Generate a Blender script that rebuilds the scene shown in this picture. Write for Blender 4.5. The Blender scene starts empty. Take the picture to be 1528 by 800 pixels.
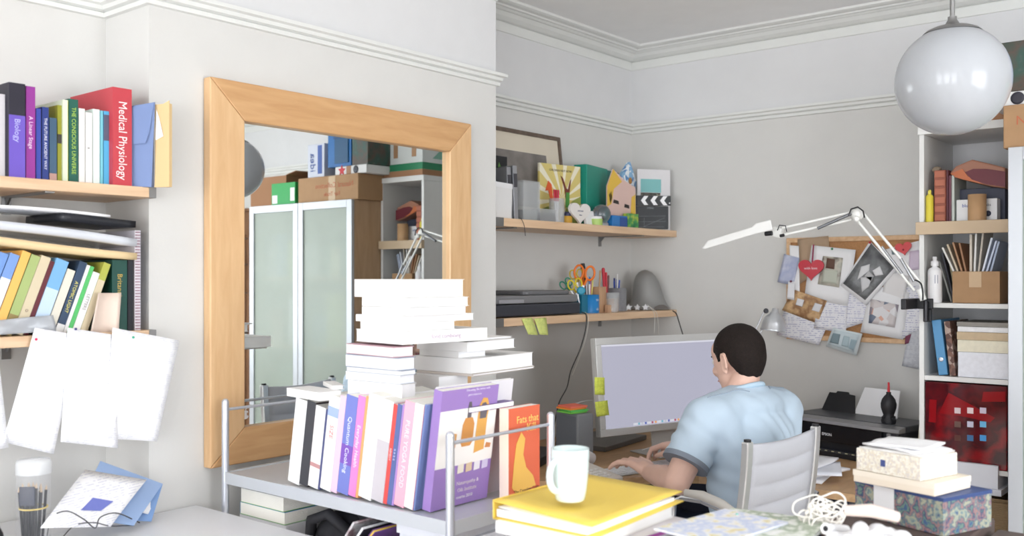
import bpy, math, random
from mathutils import Matrix, Vector
random.seed(7)
scene = bpy.context.scene
COL = scene.collection
PI = math.pi
R = math.radians

# ------------------------------------------------------------ camera geometry (image 1528x800)
F, CX, CY, HC = 1435.0, 764.0, 414.0, 1.42
YAW = R(39.6)
FW = Vector((-math.sin(YAW), math.cos(YAW))); RT = Vector((math.cos(YAW), math.sin(YAW)))
def ray(px):
    r = (px-CX)/F
    return FW.x+RT.x*r, FW.y+RT.y*r
def DX(px, X): return X/ray(px)[0]
def DY(px, Y): return Y/ray(px)[1]
def DZ(py, Z): return (HC-Z)*F/(py-CY)
def zat(py, D): return HC+(CY-py)/F*D
def at(px, py, D):
    a = ray(px); return Vector((a[0]*D, a[1]*D, zat(py, D)))
def onX(px, py, X): return at(px, py, DX(px, X))
def onY(px, py, Y): return at(px, py, DY(px, Y))
def onZ(px, py, Z): return at(px, py, DZ(py, Z))

# ------------------------------------------------------------ materials
def lin(c):
    out = []
    for v in c[:3]:
        v /= 255.0
        out.append(v/12.92 if v <= .04045 else ((v+.055)/1.055)**2.4)
    return (*out, 1)
MATS = {}
def mat(col, rough=.6, metal=0, bump=0, bscale=60, var=.0, vscale=8, spec=.5, coat=0, trans=0, alpha=1, key=None, ior=1.45):
    k = key or (tuple(col), rough, metal, bump, bscale, var, vscale, spec, coat, trans, alpha)
    if k in MATS: return MATS[k]
    m = bpy.data.materials.new('material'); m.use_nodes = True
    nt = m.node_tree; b = nt.nodes['Principled BSDF']
    b.inputs['Base Color'].default_value = lin(col); b.inputs['Roughness'].default_value = rough
    b.inputs['Metallic'].default_value = metal; b.inputs['Specular IOR Level'].default_value = spec
    b.inputs['Coat Weight'].default_value = coat; b.inputs['Transmission Weight'].default_value = trans
    b.inputs['Alpha'].default_value = alpha; b.inputs['IOR'].default_value = ior
    tc = nt.nodes.new('ShaderNodeTexCoord')
    n = nt.nodes.new('ShaderNodeTexNoise'); n.inputs['Scale'].default_value = vscale; n.inputs['Detail'].default_value = 4
    nt.links.new(tc.outputs['Object'], n.inputs['Vector'])
    v = max(var, .03)
    mx = nt.nodes.new('ShaderNodeMixRGB'); mx.blend_type = 'MULTIPLY'; mx.inputs[0].default_value = 1
    mx.inputs[1].default_value = lin(col)
    cr = nt.nodes.new('ShaderNodeValToRGB')
    cr.color_ramp.elements[0].position = .3; cr.color_ramp.elements[1].position = .7
    cr.color_ramp.elements[0].color = (1-v, 1-v, 1-v, 1); cr.color_ramp.elements[1].color = (1, 1, 1, 1)
    nt.links.new(n.outputs['Fac'], cr.inputs[0]); nt.links.new(cr.outputs[0], mx.inputs[2])
    nt.links.new(mx.outputs[0], b.inputs['Base Color'])
    if bump:
        n2 = nt.nodes.new('ShaderNodeTexNoise'); n2.inputs['Scale'].default_value = bscale; n2.inputs['Detail'].default_value = 3
        nt.links.new(tc.outputs['Object'], n2.inputs['Vector'])
        bp = nt.nodes.new('ShaderNodeBump'); bp.inputs['Strength'].default_value = bump; bp.inputs['Distance'].default_value = .004
        nt.links.new(n2.outputs['Fac'], bp.inputs['Height']); nt.links.new(bp.outputs[0], b.inputs['Normal'])
    MATS[k] = m
    return m
def wood(c1, c2, scale=(1, 14, 14), rough=.45, key=None):
    k = ('wood', tuple(c1), tuple(c2), scale, rough)
    if k in MATS: return MATS[k]
    m = bpy.data.materials.new('wood'); m.use_nodes = True
    nt = m.node_tree; b = nt.nodes['Principled BSDF']; b.inputs['Roughness'].default_value = rough
    tc = nt.nodes.new('ShaderNodeTexCoord'); mp = nt.nodes.new('ShaderNodeMapping'); mp.inputs['Scale'].default_value = scale
    n = nt.nodes.new('ShaderNodeTexNoise'); n.inputs['Scale'].default_value = 3; n.inputs['Detail'].default_value = 6
    n.inputs['Distortion'].default_value = .6
    cr = nt.nodes.new('ShaderNodeValToRGB'); cr.color_ramp.elements[0].color = lin(c1); cr.color_ramp.elements[1].color = lin(c2)
    cr.color_ramp.elements[0].position = .3; cr.color_ramp.elements[1].position = .7
    nt.links.new(tc.outputs['Object'], mp.inputs[0]); nt.links.new(mp.outputs[0], n.inputs['Vector'])
    nt.links.new(n.outputs['Fac'], cr.inputs[0]); nt.links.new(cr.outputs[0], b.inputs['Base Color'])
    MATS[k] = m
    return m
def mottled(cols, scale=40, rough=.6, kind='VORONOI', bump=0):
    k = ('mot', tuple(map(tuple, cols)), scale, rough, kind)
    if k in MATS: return MATS[k]
    m = bpy.data.materials.new('patterned'); m.use_nodes = True
    nt = m.node_tree; b = nt.nodes['Principled BSDF']; b.inputs['Roughness'].default_value = rough
    tc = nt.nodes.new('ShaderNodeTexCoord')
    if kind == 'VORONOI':
        n = nt.nodes.new('ShaderNodeTexVoronoi'); n.inputs['Scale'].default_value = scale
        sp = nt.nodes.new('ShaderNodeSeparateColor'); nt.links.new(n.outputs['Color'], sp.inputs[0]); out = sp.outputs[0]
    elif kind == 'NOISE':
        n = nt.nodes.new('ShaderNodeTexNoise'); n.inputs['Scale'].default_value = scale; n.inputs['Detail'].default_value = 5; out = n.outputs['Fac']
    else:
        n = nt.nodes.new('ShaderNodeTexWave'); n.inputs['Scale'].default_value = scale; n.inputs['Distortion'].default_value = 1.0
        if kind == 'WAVEZ': n.bands_direction = 'Z'
        if kind == 'WAVEY': n.bands_direction = 'Y'
        out = n.outputs['Fac']
    nt.links.new(tc.outputs['Object'], n.inputs['Vector'])
    cr = nt.nodes.new('ShaderNodeValToRGB'); cr.color_ramp.interpolation = 'CONSTANT' if kind == 'VORONOI' else 'LINEAR'
    e = cr.color_ramp.elements
    lo, hi = (.0, 1.0) if kind != 'NOISE' else (.32, .68)
    N = len(cols)
    e[0].position = lo; e[0].color = lin(cols[0]); e[1].position = lo+(hi-lo)*(1/N if kind == 'VORONOI' else 1/(N-1)); e[1].color = lin(cols[1])
    for i in range(2, N):
        x = e.new(lo+(hi-lo)*(i/N if kind == 'VORONOI' else i/(N-1))); x.color = lin(cols[i])
    nt.links.new(out, cr.inputs[0]); nt.links.new(cr.outputs[0], b.inputs['Base Color'])
    if bump:
        bp = nt.nodes.new('ShaderNodeBump'); bp.inputs['Strength'].default_value = bump; bp.inputs['Distance'].default_value = .01
        nt.links.new(out, bp.inputs['Height']); nt.links.new(bp.outputs[0], b.inputs['Normal'])
    MATS[k] = m
    return m
def ruled(base=(246, 246, 248), ink=(150, 155, 190), scale=150, axis='Z', amount=.35):
    """printed page: faint lines of text made of a wave broken up by noise"""
    k = ('ruled', tuple(base), tuple(ink), scale, axis, amount)
    if k in MATS: return MATS[k]
    m = bpy.data.materials.new('printed_paper'); m.use_nodes = True
    nt = m.node_tree; b = nt.nodes['Principled BSDF']; b.inputs['Roughness'].default_value = .8
    tc = nt.nodes.new('ShaderNodeTexCoord')
    w = nt.nodes.new('ShaderNodeTexWave'); w.bands_direction = axis; w.inputs['Scale'].default_value = scale/6.283; 
    nt.links.new(tc.outputs['Object'], w.inputs['Vector'])
    n = nt.nodes.new('ShaderNodeTexNoise'); n.inputs['Scale'].default_value = 70; n.inputs['Detail'].default_value = 2
    nt.links.new(tc.outputs['Object'], n.inputs['Vector'])
    g1 = nt.nodes.new('ShaderNodeMath'); g1.operation = 'GREATER_THAN'; g1.inputs[1].default_value = .72
    g2 = nt.nodes.new('ShaderNodeMath'); g2.operation = 'GREATER_THAN'; g2.inputs[1].default_value = .5
    mu = nt.nodes.new('ShaderNodeMath'); mu.operation = 'MULTIPLY'; mu2 = nt.nodes.new('ShaderNodeMath'); mu2.operation = 'MULTIPLY'; mu2.inputs[1].default_value = amount
    nt.links.new(w.outputs['Fac'], g1.inputs[0]); nt.links.new(n.outputs['Fac'], g2.inputs[0])
    nt.links.new(g1.outputs[0], mu.inputs[0]); nt.links.new(g2.outputs[0], mu.inputs[1]); nt.links.new(mu.outputs[0], mu2.inputs[0])
    mx = nt.nodes.new('ShaderNodeMixRGB'); mx.inputs[1].default_value = lin(base); mx.inputs[2].default_value = lin(ink)
    nt.links.new(mu2.outputs[0], mx.inputs[0]); nt.links.new(mx.outputs[0], b.inputs['Base Color'])
    MATS[k] = m
    return m
def pages_mat(base=(246, 243, 232)):
    return mottled([tuple(int(c*.93) for c in base), base, base], 160, .8, 'WAVEY')
WHITE = (244, 244, 244)
PAPER = mat((246, 246, 248), .8)
PAGE = mat((245, 243, 235), .8, bump=.3, bscale=300)
PINE = wood((208, 172, 136), (228, 196, 162), (14, 1, 14))
PINEX = wood((205, 160, 118), (226, 186, 146), (1, 14, 14))
CHROME = mat((205, 208, 215), .25, 1)
STEEL = mat((150, 150, 150), .4, .9)
BLACK = mat((28, 28, 32), .45)
DGREY = mat((70, 70, 76), .5)
WPL = mat((232, 232, 232), .4)
LGREY = mat((185, 186, 190), .5)
CARD = mat((176, 140, 104), .8, var=.08, vscale=20)
def glassy(col=(235, 240, 242), rough=.03, alpha=.25):
    return mat(col, rough, alpha=alpha, spec=.6, key=('gl', tuple(col), rough, alpha))

# ------------------------------------------------------------ mesh builder
class MB:
    def __init__(s): s.v = []; s.f = []; s.mi = []; s.sm = []
    def add(s, vs, fs, mi=0, smooth=False):
        o = len(s.v); s.v += [Vector(a) for a in vs]
        for f in fs: s.f.append([i+o for i in f]); s.mi.append(mi); s.sm.append(smooth)
        return s
    def box(s, lo, hi, mi=0, M=None):
        x0, y0, z0 = lo; x1, y1, z1 = hi
        v = [Vector(p) for p in ((x0,y0,z0),(x1,y0,z0),(x1,y1,z0),(x0,y1,z0),(x0,y0,z1),(x1,y0,z1),(x1,y1,z1),(x0,y1,z1))]
        if M is not None: v = [M @ p for p in v]
        return s.add(v, [(0,3,2,1),(4,5,6,7),(0,1,5,4),(1,2,6,5),(2,3,7,6),(3,0,4,7)], mi)
    def rbox(s, lo, hi, r, mi=0, M=None, seg=4, axis=2):
        """box with rounded vertical edges (axis = extrusion axis)"""
        a, b = [i for i in range(3) if i != axis]
        if axis == 1: a, b = 2, 0
        c = []
        for (cx, cy, a0) in ((hi[a]-r, hi[b]-r, 0), (lo[a]+r, hi[b]-r, 90), (lo[a]+r, lo[b]+r, 180), (hi[a]-r, lo[b]+r, 270)):
            for k in range(seg+1):
                t = R(a0+90*k/seg); c.append((cx+r*math.cos(t), cy+r*math.sin(t)))
        n = len(c); vs = []
        for h in (lo[axis], hi[axis]):
            for p in c:
                q = [0, 0, 0]; q[a] = p[0]; q[b] = p[1]; q[axis] = h; vs.append(Vector(q))
        if M is not None: vs = [M @ p for p in vs]
        fs = [tuple(range(n))[::-1], tuple(range(n, 2*n))]+[(i, (i+1) % n, n+(i+1) % n, n+i) for i in range(n)]
        return s.add(vs, fs, mi)
    def tube(s, pts, r, n=10, mi=0, closed=False, caps=True):
        pts = [Vector(p) for p in pts]; N = len(pts)
        rr = r if isinstance(r, (list, tuple)) else [r]*N
        vs = []; up = None
        for i, p in enumerate(pts):
            if closed: t = pts[(i+1) % N]-pts[i-1]
            else: t = pts[min(i+1, N-1)]-pts[max(i-1, 0)]
            if t.length < 1e-9: t = Vector((0, 0, 1))
            t.normalize()
            if up is None: up = Vector((0, 0, 1)) if abs(t.z) < .9 else Vector((1, 0, 0))
            a = t.cross(up)
            if a.length < 1e-6: a = t.cross(Vector((1, 0, 0)))
            a.normalize(); b = a.cross(t).normalized(); up = b
            for k in range(n):
                q = 2*PI*k/n; vs.append(p+(a*math.cos(q)+b*math.sin(q))*rr[i])
        fs = []
        M_ = N if closed else N-1
        for i in range(M_):
            j = (i+1) % N
            for k in range(n): fs.append((i*n+k, i*n+(k+1) % n, j*n+(k+1) % n, j*n+k))
        s.add(vs, fs, mi, True)
        if caps and not closed:
            s.add(vs[:n], [tuple(range(n))[::-1]], mi); s.add(vs[-n:], [tuple(range(n))], mi)
        return s
    def lathe(s, prof, c=(0, 0, 0), n=28, mi=0, M=None, smooth=True, sx=1, sy=1):
        vs = []
        for (r_, z) in prof:
            for k in range(n):
                q = 2*PI*k/n; vs.append(Vector((c[0]+r_*math.cos(q)*sx, c[1]+r_*math.sin(q)*sy, c[2]+z)))
        if M is not None: vs = [M @ p for p in vs]
        fs = [(i*n+k, i*n+(k+1) % n, (i+1)*n+(k+1) % n, (i+1)*n+k) for i in range(len(prof)-1) for k in range(n)]
        s.add(vs, fs, mi, smooth)
        if prof[0][0] > 1e-5: s.add(vs[:n], [tuple(range(n))[::-1]], mi)
        if prof[-1][0] > 1e-5: s.add(vs[-n:], [tuple(range(n))], mi)
        return s
    def ball(s, c, r, n=20, m=12, mi=0, sc=(1, 1, 1), M=None):
        prof = [(max(1e-6, r*math.sin(PI*i/m)), -r*math.cos(PI*i/m)) for i in range(m+1)]
        vs = []
        for (a, z) in prof:
            for k in range(n):
                q = 2*PI*k/n; p = Vector((a*math.cos(q)*sc[0], a*math.sin(q)*sc[1], z*sc[2]))
                if M is not None: p = M.to_3x3() @ p
                vs.append(p+Vector(c))
        fs = [(i*n+k, i*n+(k+1) % n, (i+1)*n+(k+1) % n, (i+1)*n+k) for i in range(m) for k in range(n)]
        return s.add(vs, fs, mi, True)
    def prism(s, poly, h0, h1, M=None, mi=0, mi_side=None):
        """poly in local xy, extruded along z"""
        n = len(poly); vs = [Vector((p[0], p[1], h0)) for p in poly]+[Vector((p[0], p[1], h1)) for p in poly]
        if M is not None: vs = [M @ p for p in vs]
        s.add(vs, [tuple(range(n))[::-1], tuple(range(n, 2*n))], mi)
        return s.add(vs, [(i, (i+1) % n, n+(i+1) % n, n+i) for i in range(n)], mi if mi_side is None else mi_side)
    def sheet(s, c, t=.0006, nu=1, nv=1, fn=None, mi=0):
        """quad sheet c = TL,TR,BR,BL with thickness; fn(u,v) gives bulge along the normal"""
        c = [Vector(p) for p in c]
        nrm = (c[1]-c[0]).cross(c[3]-c[0]).normalized()
        P = []
        for j in range(nv+1):
            for i in range(nu+1):
                u, v = i/nu, j/nv
                p = (c[0]*(1-u)+c[1]*u)*(1-v)+(c[3]*(1-u)+c[2]*u)*v
                if fn: p = p+nrm*fn(u, v)
                P.append(p)
        n = len(P); vs = P+[p+nrm*t for p in P]; fs = []
        W = nu+1
        for j in range(nv):
            for i in range(nu):
                a = j*W+i; fs.append((a, a+1, a+W+1, a+W)); fs.append((n+a, n+a+W, n+a+W+1, n+a+1))
        for i in range(nu):
            fs.append((i, n+i, n+i+1, i+1)); a = nv*W+i; fs.append((a, a+1, n+a+1, n+a))
        for j in range(nv):
            a = j*W; fs.append((a, a+W, n+a+W, n+a)); a = j*W+nu; fs.append((a, n+a, n+a+W, a+W))
        return s.add(vs, fs, mi, nu > 1 or nv > 1)
    def build(s, name, mats, parent=None, local=False, bevel=0, seg=2, sub=0, smooth=None):
        me = bpy.data.meshes.new(name)
        vs = s.v
        if parent is not None and not local:
            Mi = parent_matrix(parent).inverted(); vs = [Mi @ p for p in vs]
        me.from_pydata([tuple(p) for p in vs], [], s.f)
        if not isinstance(mats, (list, tuple)): mats = [mats]
        for m in mats: me.materials.append(m)
        for p, mi, sm in zip(me.polygons, s.mi, s.sm): p.material_index = mi; p.use_smooth = sm if smooth is None else smooth
        o = bpy.data.objects.new(name, me); COL.objects.link(o)
        if parent is None and not local:
            # origin at base centre
            xs = [p.x for p in s.v]; ys = [p.y for p in s.v]; zs = [p.z for p in s.v]
            c = Vector(((min(xs)+max(xs))/2, (min(ys)+max(ys))/2, min(zs)))
            me.transform(Matrix.Translation(-c)); o.location = c; WM[o.name] = Matrix.Translation(c)
        if parent is not None:
            o.parent = parent; WM[o.name] = parent_matrix(parent)
        if bevel:
            b = o.modifiers.new('bevel', 'BEVEL'); b.width = bevel; b.segments = seg; b.limit_method = 'ANGLE'; b.angle_limit = R(40)
        if sub:
            b = o.modifiers.new('subdiv', 'SUBSURF'); b.levels = sub; b.render_levels = sub
        return o
WM = {}
def parent_matrix(o): return WM[o.name]
def thing(name, label, cat, M=None, group=None):
    o = bpy.data.objects.new(name, None); COL.objects.link(o)
    if M is None: M = Matrix.Identity(4)
    if isinstance(M, (tuple, list, Vector)): M = Matrix.Translation(Vector(M))
    o.matrix_world = M; o.empty_display_size = .05; WM[o.name] = M.copy()
    return tag(o, label, cat, group)
def tag(o, label, cat, group=None, kind=None):
    if label: o['label'] = label
    if cat: o['category'] = cat
    if group: o['group'] = group
    if kind: o['kind'] = kind
    return o
def struct(mb, name, mats, **k):
    o = mb.build(name, mats, **k); o['kind'] = 'structure'; return o
def T(x, y=0, z=0):
    return Matrix.Translation(Vector(x) if not isinstance(x, (int, float)) else Vector((x, y, z)))
def RZ(a): return Matrix.Rotation(R(a), 4, 'Z')
def RX(a): return Matrix.Rotation(R(a), 4, 'X')
def RY(a): return Matrix.Rotation(R(a), 4, 'Y')
def frame2(px0, D0, px1, D1, z=0):
    """local x from left point to right point, local y away from the viewer; returns matrix and width"""
    a = at(px0, 0, D0); b = at(px1, 0, D1)
    d = Vector((b.x-a.x, b.y-a.y)); w = d.length
    return T(a.x, a.y, z) @ Matrix.Rotation(math.atan2(d.y, d.x), 4, 'Z'), w
def basis(o, x, y):
    x = Vector(x).normalized(); y = Vector(y).normalized(); z = x.cross(y)
    m = Matrix.Identity(4)
    for i in range(3): m[i][0] = x[i]; m[i][1] = y[i]; m[i][2] = z[i]; m[i][3] = o[i]
    return m
def text(string, size, material, parent, M, name='lettering', ext=.0003, bold=0, align='CENTER', fit=None, sx=1):
    """M maps text plane (x right, y up, z out) into the parent's local space"""
    cu = bpy.data.curves.new('t', 'FONT'); cu.body = string; cu.size = size; cu.extrude = ext; cu.offset = bold
    cu.align_x = align; cu.align_y = 'CENTER'; cu.resolution_u = 2
    o = bpy.data.objects.new('t', cu); COL.objects.link(o)
    bpy.context.view_layer.update()
    me = bpy.data.meshes.new_from_object(o.evaluated_get(bpy.context.evaluated_depsgraph_get()))
    bpy.data.objects.remove(o); 
    if fit and me.vertices:
        w = max(v.co.x for v in me.vertices)-min(v.co.x for v in me.vertices)
        if w > fit: sx = sx*fit/w
    me.transform(Matrix.Diagonal((sx, 1, 1, 1))); me.transform(M)
    me.materials.clear(); me.materials.append(material)
    ob = bpy.data.objects.new(name, me); COL.objects.link(ob)
    if parent is not None: ob.parent = parent; WM[ob.name] = parent_matrix(parent)
    return ob
SPINE = lambda x, y, z: basis((x, y, z), (0, 0, -1), (0, -1, 0))
FRONT = lambda x, y, z: basis((x, y, z), (1, 0, 0), (0, 0, 1))

def book(label, W, Tk, H, cover, M, title=None, tcol=WHITE, tsize=None, pages=None, cover2=None, group=None, hard=False,
         name='book', cat='book', front=None, band=None, zt=.5):
    """local: spine at x=0, fore-edge x=W, thickness y 0..Tk, height z. front cover faces -y"""
    o = thing(name, label, cat, M, group)
    ct = .0025 if hard else .0012
    ct = min(ct, Tk*.2)
    cm = mat(cover, .45) if isinstance(cover, tuple) else cover
    mats = [cm, mat(cover2, .45) if isinstance(cover2, tuple) else (cover2 or cm)]
    e = .003 if hard else 0
    c = MB(); c.box((0, 0, 0), (W, ct, H), 1).box((0, Tk-ct, 0), (W, Tk, H), 0).box((0, ct, 0), (ct, Tk-ct, H), 0)
    if band: c.box((-.0003, 0, H*band[0]), (.0001, Tk, H*band[1]), 2); mats.append(mat(band[2], .5))
    c.build('cover', mats, o, local=True)
    MB().box((ct, ct, e+.0005), (W-.001-e, Tk-ct, H-e-.0005)).build('pages', pages or PAGE, o, local=True)
    if title:
        ts = tsize or min(Tk*.62, .02)
        text(title, ts, mat(tcol, .6), o, SPINE(-.0006, Tk/2, H*zt), 'spine_title', fit=H*.8)
    if front:
        for (s_, x, z, sz, c_) in front:
            text(s_, sz, mat(c_, .6), o, FRONT(W*x, -.0006, H*z), 'cover_title', fit=W*.9)
    return o
# ============================================================ ROOM
XA, XB, XL = -2.807, -2.515, -2.757      # right alcove wall, chimney breast face, left alcove wall
YN, YF, YB = 1.4355, 2.938, 4.40          # breast near / far edges, back wall
XR, YW, ZC = 2.15, -3.1, 2.625           # right wall, window wall, ceiling
ZR = 2.188
LOWER = mat((216, 215, 212), .85, bump=.05, bscale=90)
UPPER = mat((222, 222, 223), .85, bump=.05, bscale=90)
CEILM = mat((244, 244, 244), .9)
TRIMM = mat((228, 229, 226), .5)
def wallbox(mb, lo, hi):
    mb.box((lo[0], lo[1], 0), (hi[0], hi[1], ZR+.03), 0); mb.box((lo[0], lo[1], ZR+.03), (hi[0], hi[1], 2.75), 1)
w = MB(); wallbox(w, (-3.0, YW-.2), (XL, YN)); wallbox(w, (-3.0, YN), (XB, YF)); wallbox(w, (-3.0, YF), (XA, YB+.15))
struct(w, 'wall_left', [LOWER, UPPER])
# back wall with a door opening at the right
dx0, dx1, dz = 1.22, 1.98, 1.95
w = MB(); wallbox(w, (XA, YB), (dx0, YB+.15)); wallbox(w, (dx1, YB), (XR+.15, YB+.15))
w.box((dx0, YB, dz), (dx1, YB+.15, ZR+.03), 0).box((dx0, YB, ZR+.03), (dx1, YB+.15, 2.75), 1)
struct(w, 'wall_back', [LOWER, UPPER])
ry0, ry1 = .55, 2.45  # unseen opening added in the right wall to brighten breast, alcove and chair
w = MB(); wallbox(w, (XR, YW-.2), (XR+.15, ry0)); wallbox(w, (XR, ry1), (XR+.15, YB))
w.box((XR, ry0, 0), (XR+.15, ry1, .62), 0).box((XR, ry0, 2.42), (XR+.15, ry1, 2.75), 1)
struct(w, 'wall_right', [LOWER, UPPER])
fr = MB(); xx0, xx1 = XR+.05, XR+.11
fr.box((xx0, ry0, .62), (xx1, ry0+.05, 2.42)).box((xx0, ry1-.05, .62), (xx1, ry1, 2.42)).box((xx0, ry0+.05, .62), (xx1, ry1-.05, .68)).box((xx0, ry0+.05, 2.37), (xx1, ry1-.05, 2.42)).box((xx0, ry0+.05, 1.5), (xx1, ry1-.05, 1.55))
wo = struct(fr, 'window_4', TRIMM, bevel=.003)
MB().box((XR+.078, ry0+.05, .68), (XR+.082, ry1-.05, 1.5)).box((XR+.078, ry0+.05, 1.55), (XR+.082, ry1-.05, 2.37)).build('pane', glassy((255, 255, 255), .0, .06), wo)
# window wall: three tall sash openings
wins = [(-2.3, -1.2), (-.8, .3), (.7, 1.8)]
wz0, wz1 = .35, 2.45
w = MB(); xs = [XL]+[v for p in wins for v in p]+[XR]
for i in range(0, len(xs), 2): wallbox(w, (xs[i], YW-.2), (xs[i+1], YW))
for (a, b) in wins:
    w.box((a, YW-.2, 0), (b, YW, wz0), 0).box((a, YW-.2, wz1), (b, YW, 2.75), 1)
struct(w, 'wall_front', [LOWER, UPPER])
for i, (a, b) in enumerate(wins):
    fr = MB(); yy = (YW-.12, YW-.06)
    fr.box((a, yy[0], wz0), (a+.05, yy[1], wz1)).box((b-.05, yy[0], wz0), (b, yy[1], wz1))
    fr.box((a+.05, yy[0], wz0), (b-.05, yy[1], wz0+.06)).box((a+.05, yy[0], wz1-.05), (b-.05, yy[1], wz1)).box((a+.05, yy[0], 1.5), (b-.05, yy[1], 1.55))
    wo = struct(fr, 'window_%d' % (i+1), TRIMM, bevel=.003)
    g = MB().box((a+.05, YW-.093, wz0+.06), (b-.05, YW-.089, 1.5)).box((a+.05, YW-.093, 1.55), (b-.05, YW-.089, wz1-.05))
    g.build('pane', glassy((255, 255, 255), .0, .06), wo)
    MB().box((a-.04, YW-.055, wz0-.03), (b+.04, YW+.04, wz0)).build('window_sill', TRIMM, wo)
fl = MB().box((-3.0, YW-.2, -.1), (XR+.15, YB+.15, 0)); struct(fl, 'floor', wood((204, 196, 186), (218, 210, 202), (9, 1, 9), .5))
ce = MB().box((-3.0, YW-.2, ZC), (XR+.15, YB+.15, ZC+.14)); struct(ce, 'ceiling', CEILM)
# mouldings following the wall outline (room on the right hand side of the path)
PATH = [(XL, YW), (XL, YN), (XB, YN), (XB, YF), (XA, YF), (XA, YB), (XR, YB), (XR, YW)]
def moulding(prof, name, path=PATH, m=TRIMM):
    n = len(path); mb = MB(); secs = []
    for i, p in enumerate(path):
        p = Vector(p)
        def nr(a, b):
            d = (Vector(b)-Vector(a)).normalized(); return Vector((d.y, -d.x))
        if i == 0: o = nr(path[0], path[1])
        elif i == n-1: o = nr(path[-2], path[-1])
        else: o = nr(path[i-1], p)+nr(p, path[i+1])
        secs.append([Vector((p.x+o.x*d, p.y+o.y*d, z)) for d, z in prof])
    k = len(prof); vs = [v for s_ in secs for v in s_]; fs = []
    for i in range(n-1):
        for j in range(k-1): fs.append((i*k+j, (i+1)*k+j, (i+1)*k+j+1, i*k+j+1))
    mb.add(vs, fs); return struct(mb, name, m)
moulding([(0, ZR), (.012, ZR+.002), (.014, ZR+.014), (.008, ZR+.017), (.02, ZR+.022), (.022, ZR+.033), (.034, ZR+.037), (.036, ZR+.048), (0, ZR+.052)], 'trim_1')
moulding([(0, 2.53), (.006, 2.532), (.008, 2.572), (.004, 2.576), (.022, 2.578), (.045, 2.588), (.062, 2.602), (.075, 2.604), (.078, 2.6), (.09, 2.606), (.105, 2.606), (.11, 2.612), (.135, 2.612), (.15, 2.616), (.155, ZC+.001)], 'trim_2')
moulding([(0, 0), (.018, 0), (.018, .14), (.01, .16), (0, .165)], 'baseboard_left', PATH[:6])
moulding([(0, 0), (.018, 0), (.018, .14), (.01, .16), (0, .165)], 'baseboard_back', [(XA, YB), (dx0, YB)])
# door seen only in the mirror
d = MB().box((dx0+.02, YB+.03, .005), (dx1-.02, YB+.07, dz-.02))
for z0, z1 in ((.25, .9), (1.05, 1.75)):
    for q in (0, 1):
        x0 = dx0+.12+q*.29; d.box((x0, YB+.02, z0), (x0+.22, YB+.03, z1))
do = struct(d, 'door_1', wood((120, 84, 58), (150, 110, 78), (14, 14, 1)), bevel=.004)
fr = MB().box((dx0, YB-.015, 0), (dx0+.02, YB+.1, dz)).box((dx1-.02, YB-.015, 0), (dx1, YB+.1, dz)).box((dx0+.02, YB-.015, dz-.02), (dx1-.02, YB+.1, dz))
fr.build('door_frame', wood((120, 84, 58), (150, 110, 78), (14, 14, 1)), do)
MB().ball((dx0+.08, YB-.01, 1.0), .025).tube([(dx0+.08, YB-.01, 1), (dx0+.08, YB+.02, 1)], .01).build('door_handle', STEEL, do)
for z in (1.72, 1.52, 1.3):
    MB().tube([(dx0+.09, YB+.02, z), (dx0+.09, YB-.03, z), (dx0+.09, YB-.04, z+.03)], .005).build('coat_hook', STEEL, do)

# ------------------------------------------------------------ shelves on the walls
def wall_shelf(label, x0, x1, y0, y1, ztop, th, brackets, cap_end, group):
    o = thing('wall_shelf', label, 'shelf', (x0, (y0+y1)/2, ztop-th), group)
    MB().box((x0, y0, ztop-th), (x1, y1, ztop)).build('board', PINE, o, bevel=.002)
    for e in cap_end:
        ya, yb = (y1-.004, y1+.001) if e > 0 else (y0-.001, y0+.004)
        MB().box((x1-.03, min(ya, yb), ztop-th-.001), (x1+.0015, max(ya, yb)+ .0, ztop+.001)).box((x1, y1-.02 if e > 0 else y0, ztop-th-.001), (x1+.002, y1 if e > 0 else y0+.06, ztop+.001)).build('end_cap', STEEL, o)
    for y in brackets:
        b = MB().box((x0, y-.012, ztop-th-.05), (x0+.004, y+.012, ztop-th)).box((x0, y-.012, ztop-th-.004), (x1-.02, y+.012, ztop-th))
        b.prism([(0, 0), (.03, 0), (0, -.03)], -.003, .003, basis((x0, y, ztop-th-.004), (1, 0, 0), (0, 0, 1)))
        b.build('bracket', STEEL, o)
    return o
ZU, ZL = 1.663, 1.252
ZUL, ZLL = 1.67, 1.273
wall_shelf('pale pine wall shelf at upper left carrying upright textbooks and folders', XL, -2.476, .35, YN-.002, ZUL, .028, [1.15], [1], 'pine wall shelves')
wall_shelf('pale pine wall shelf at left with sheets of paper pinned to its edge', XL, -2.476, .35, YN-.002, ZLL, .028, [1.15], [1], 'pine wall shelves')
wall_shelf('upper pine shelf in the alcove, right of the mirror, with clapperboard and cards', XA, -2.527, YF+.002, YB-.002, ZU, .034, [4.1, 3.1], [-1], 'pine wall shelves')
wall_shelf('lower pine shelf in the alcove carrying the scanner, scissors and grey dome', XA, -2.527, YF+.002, YB-.002, ZL, .034, [4.1, 3.1], [-1], 'pine wall shelves')

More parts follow.
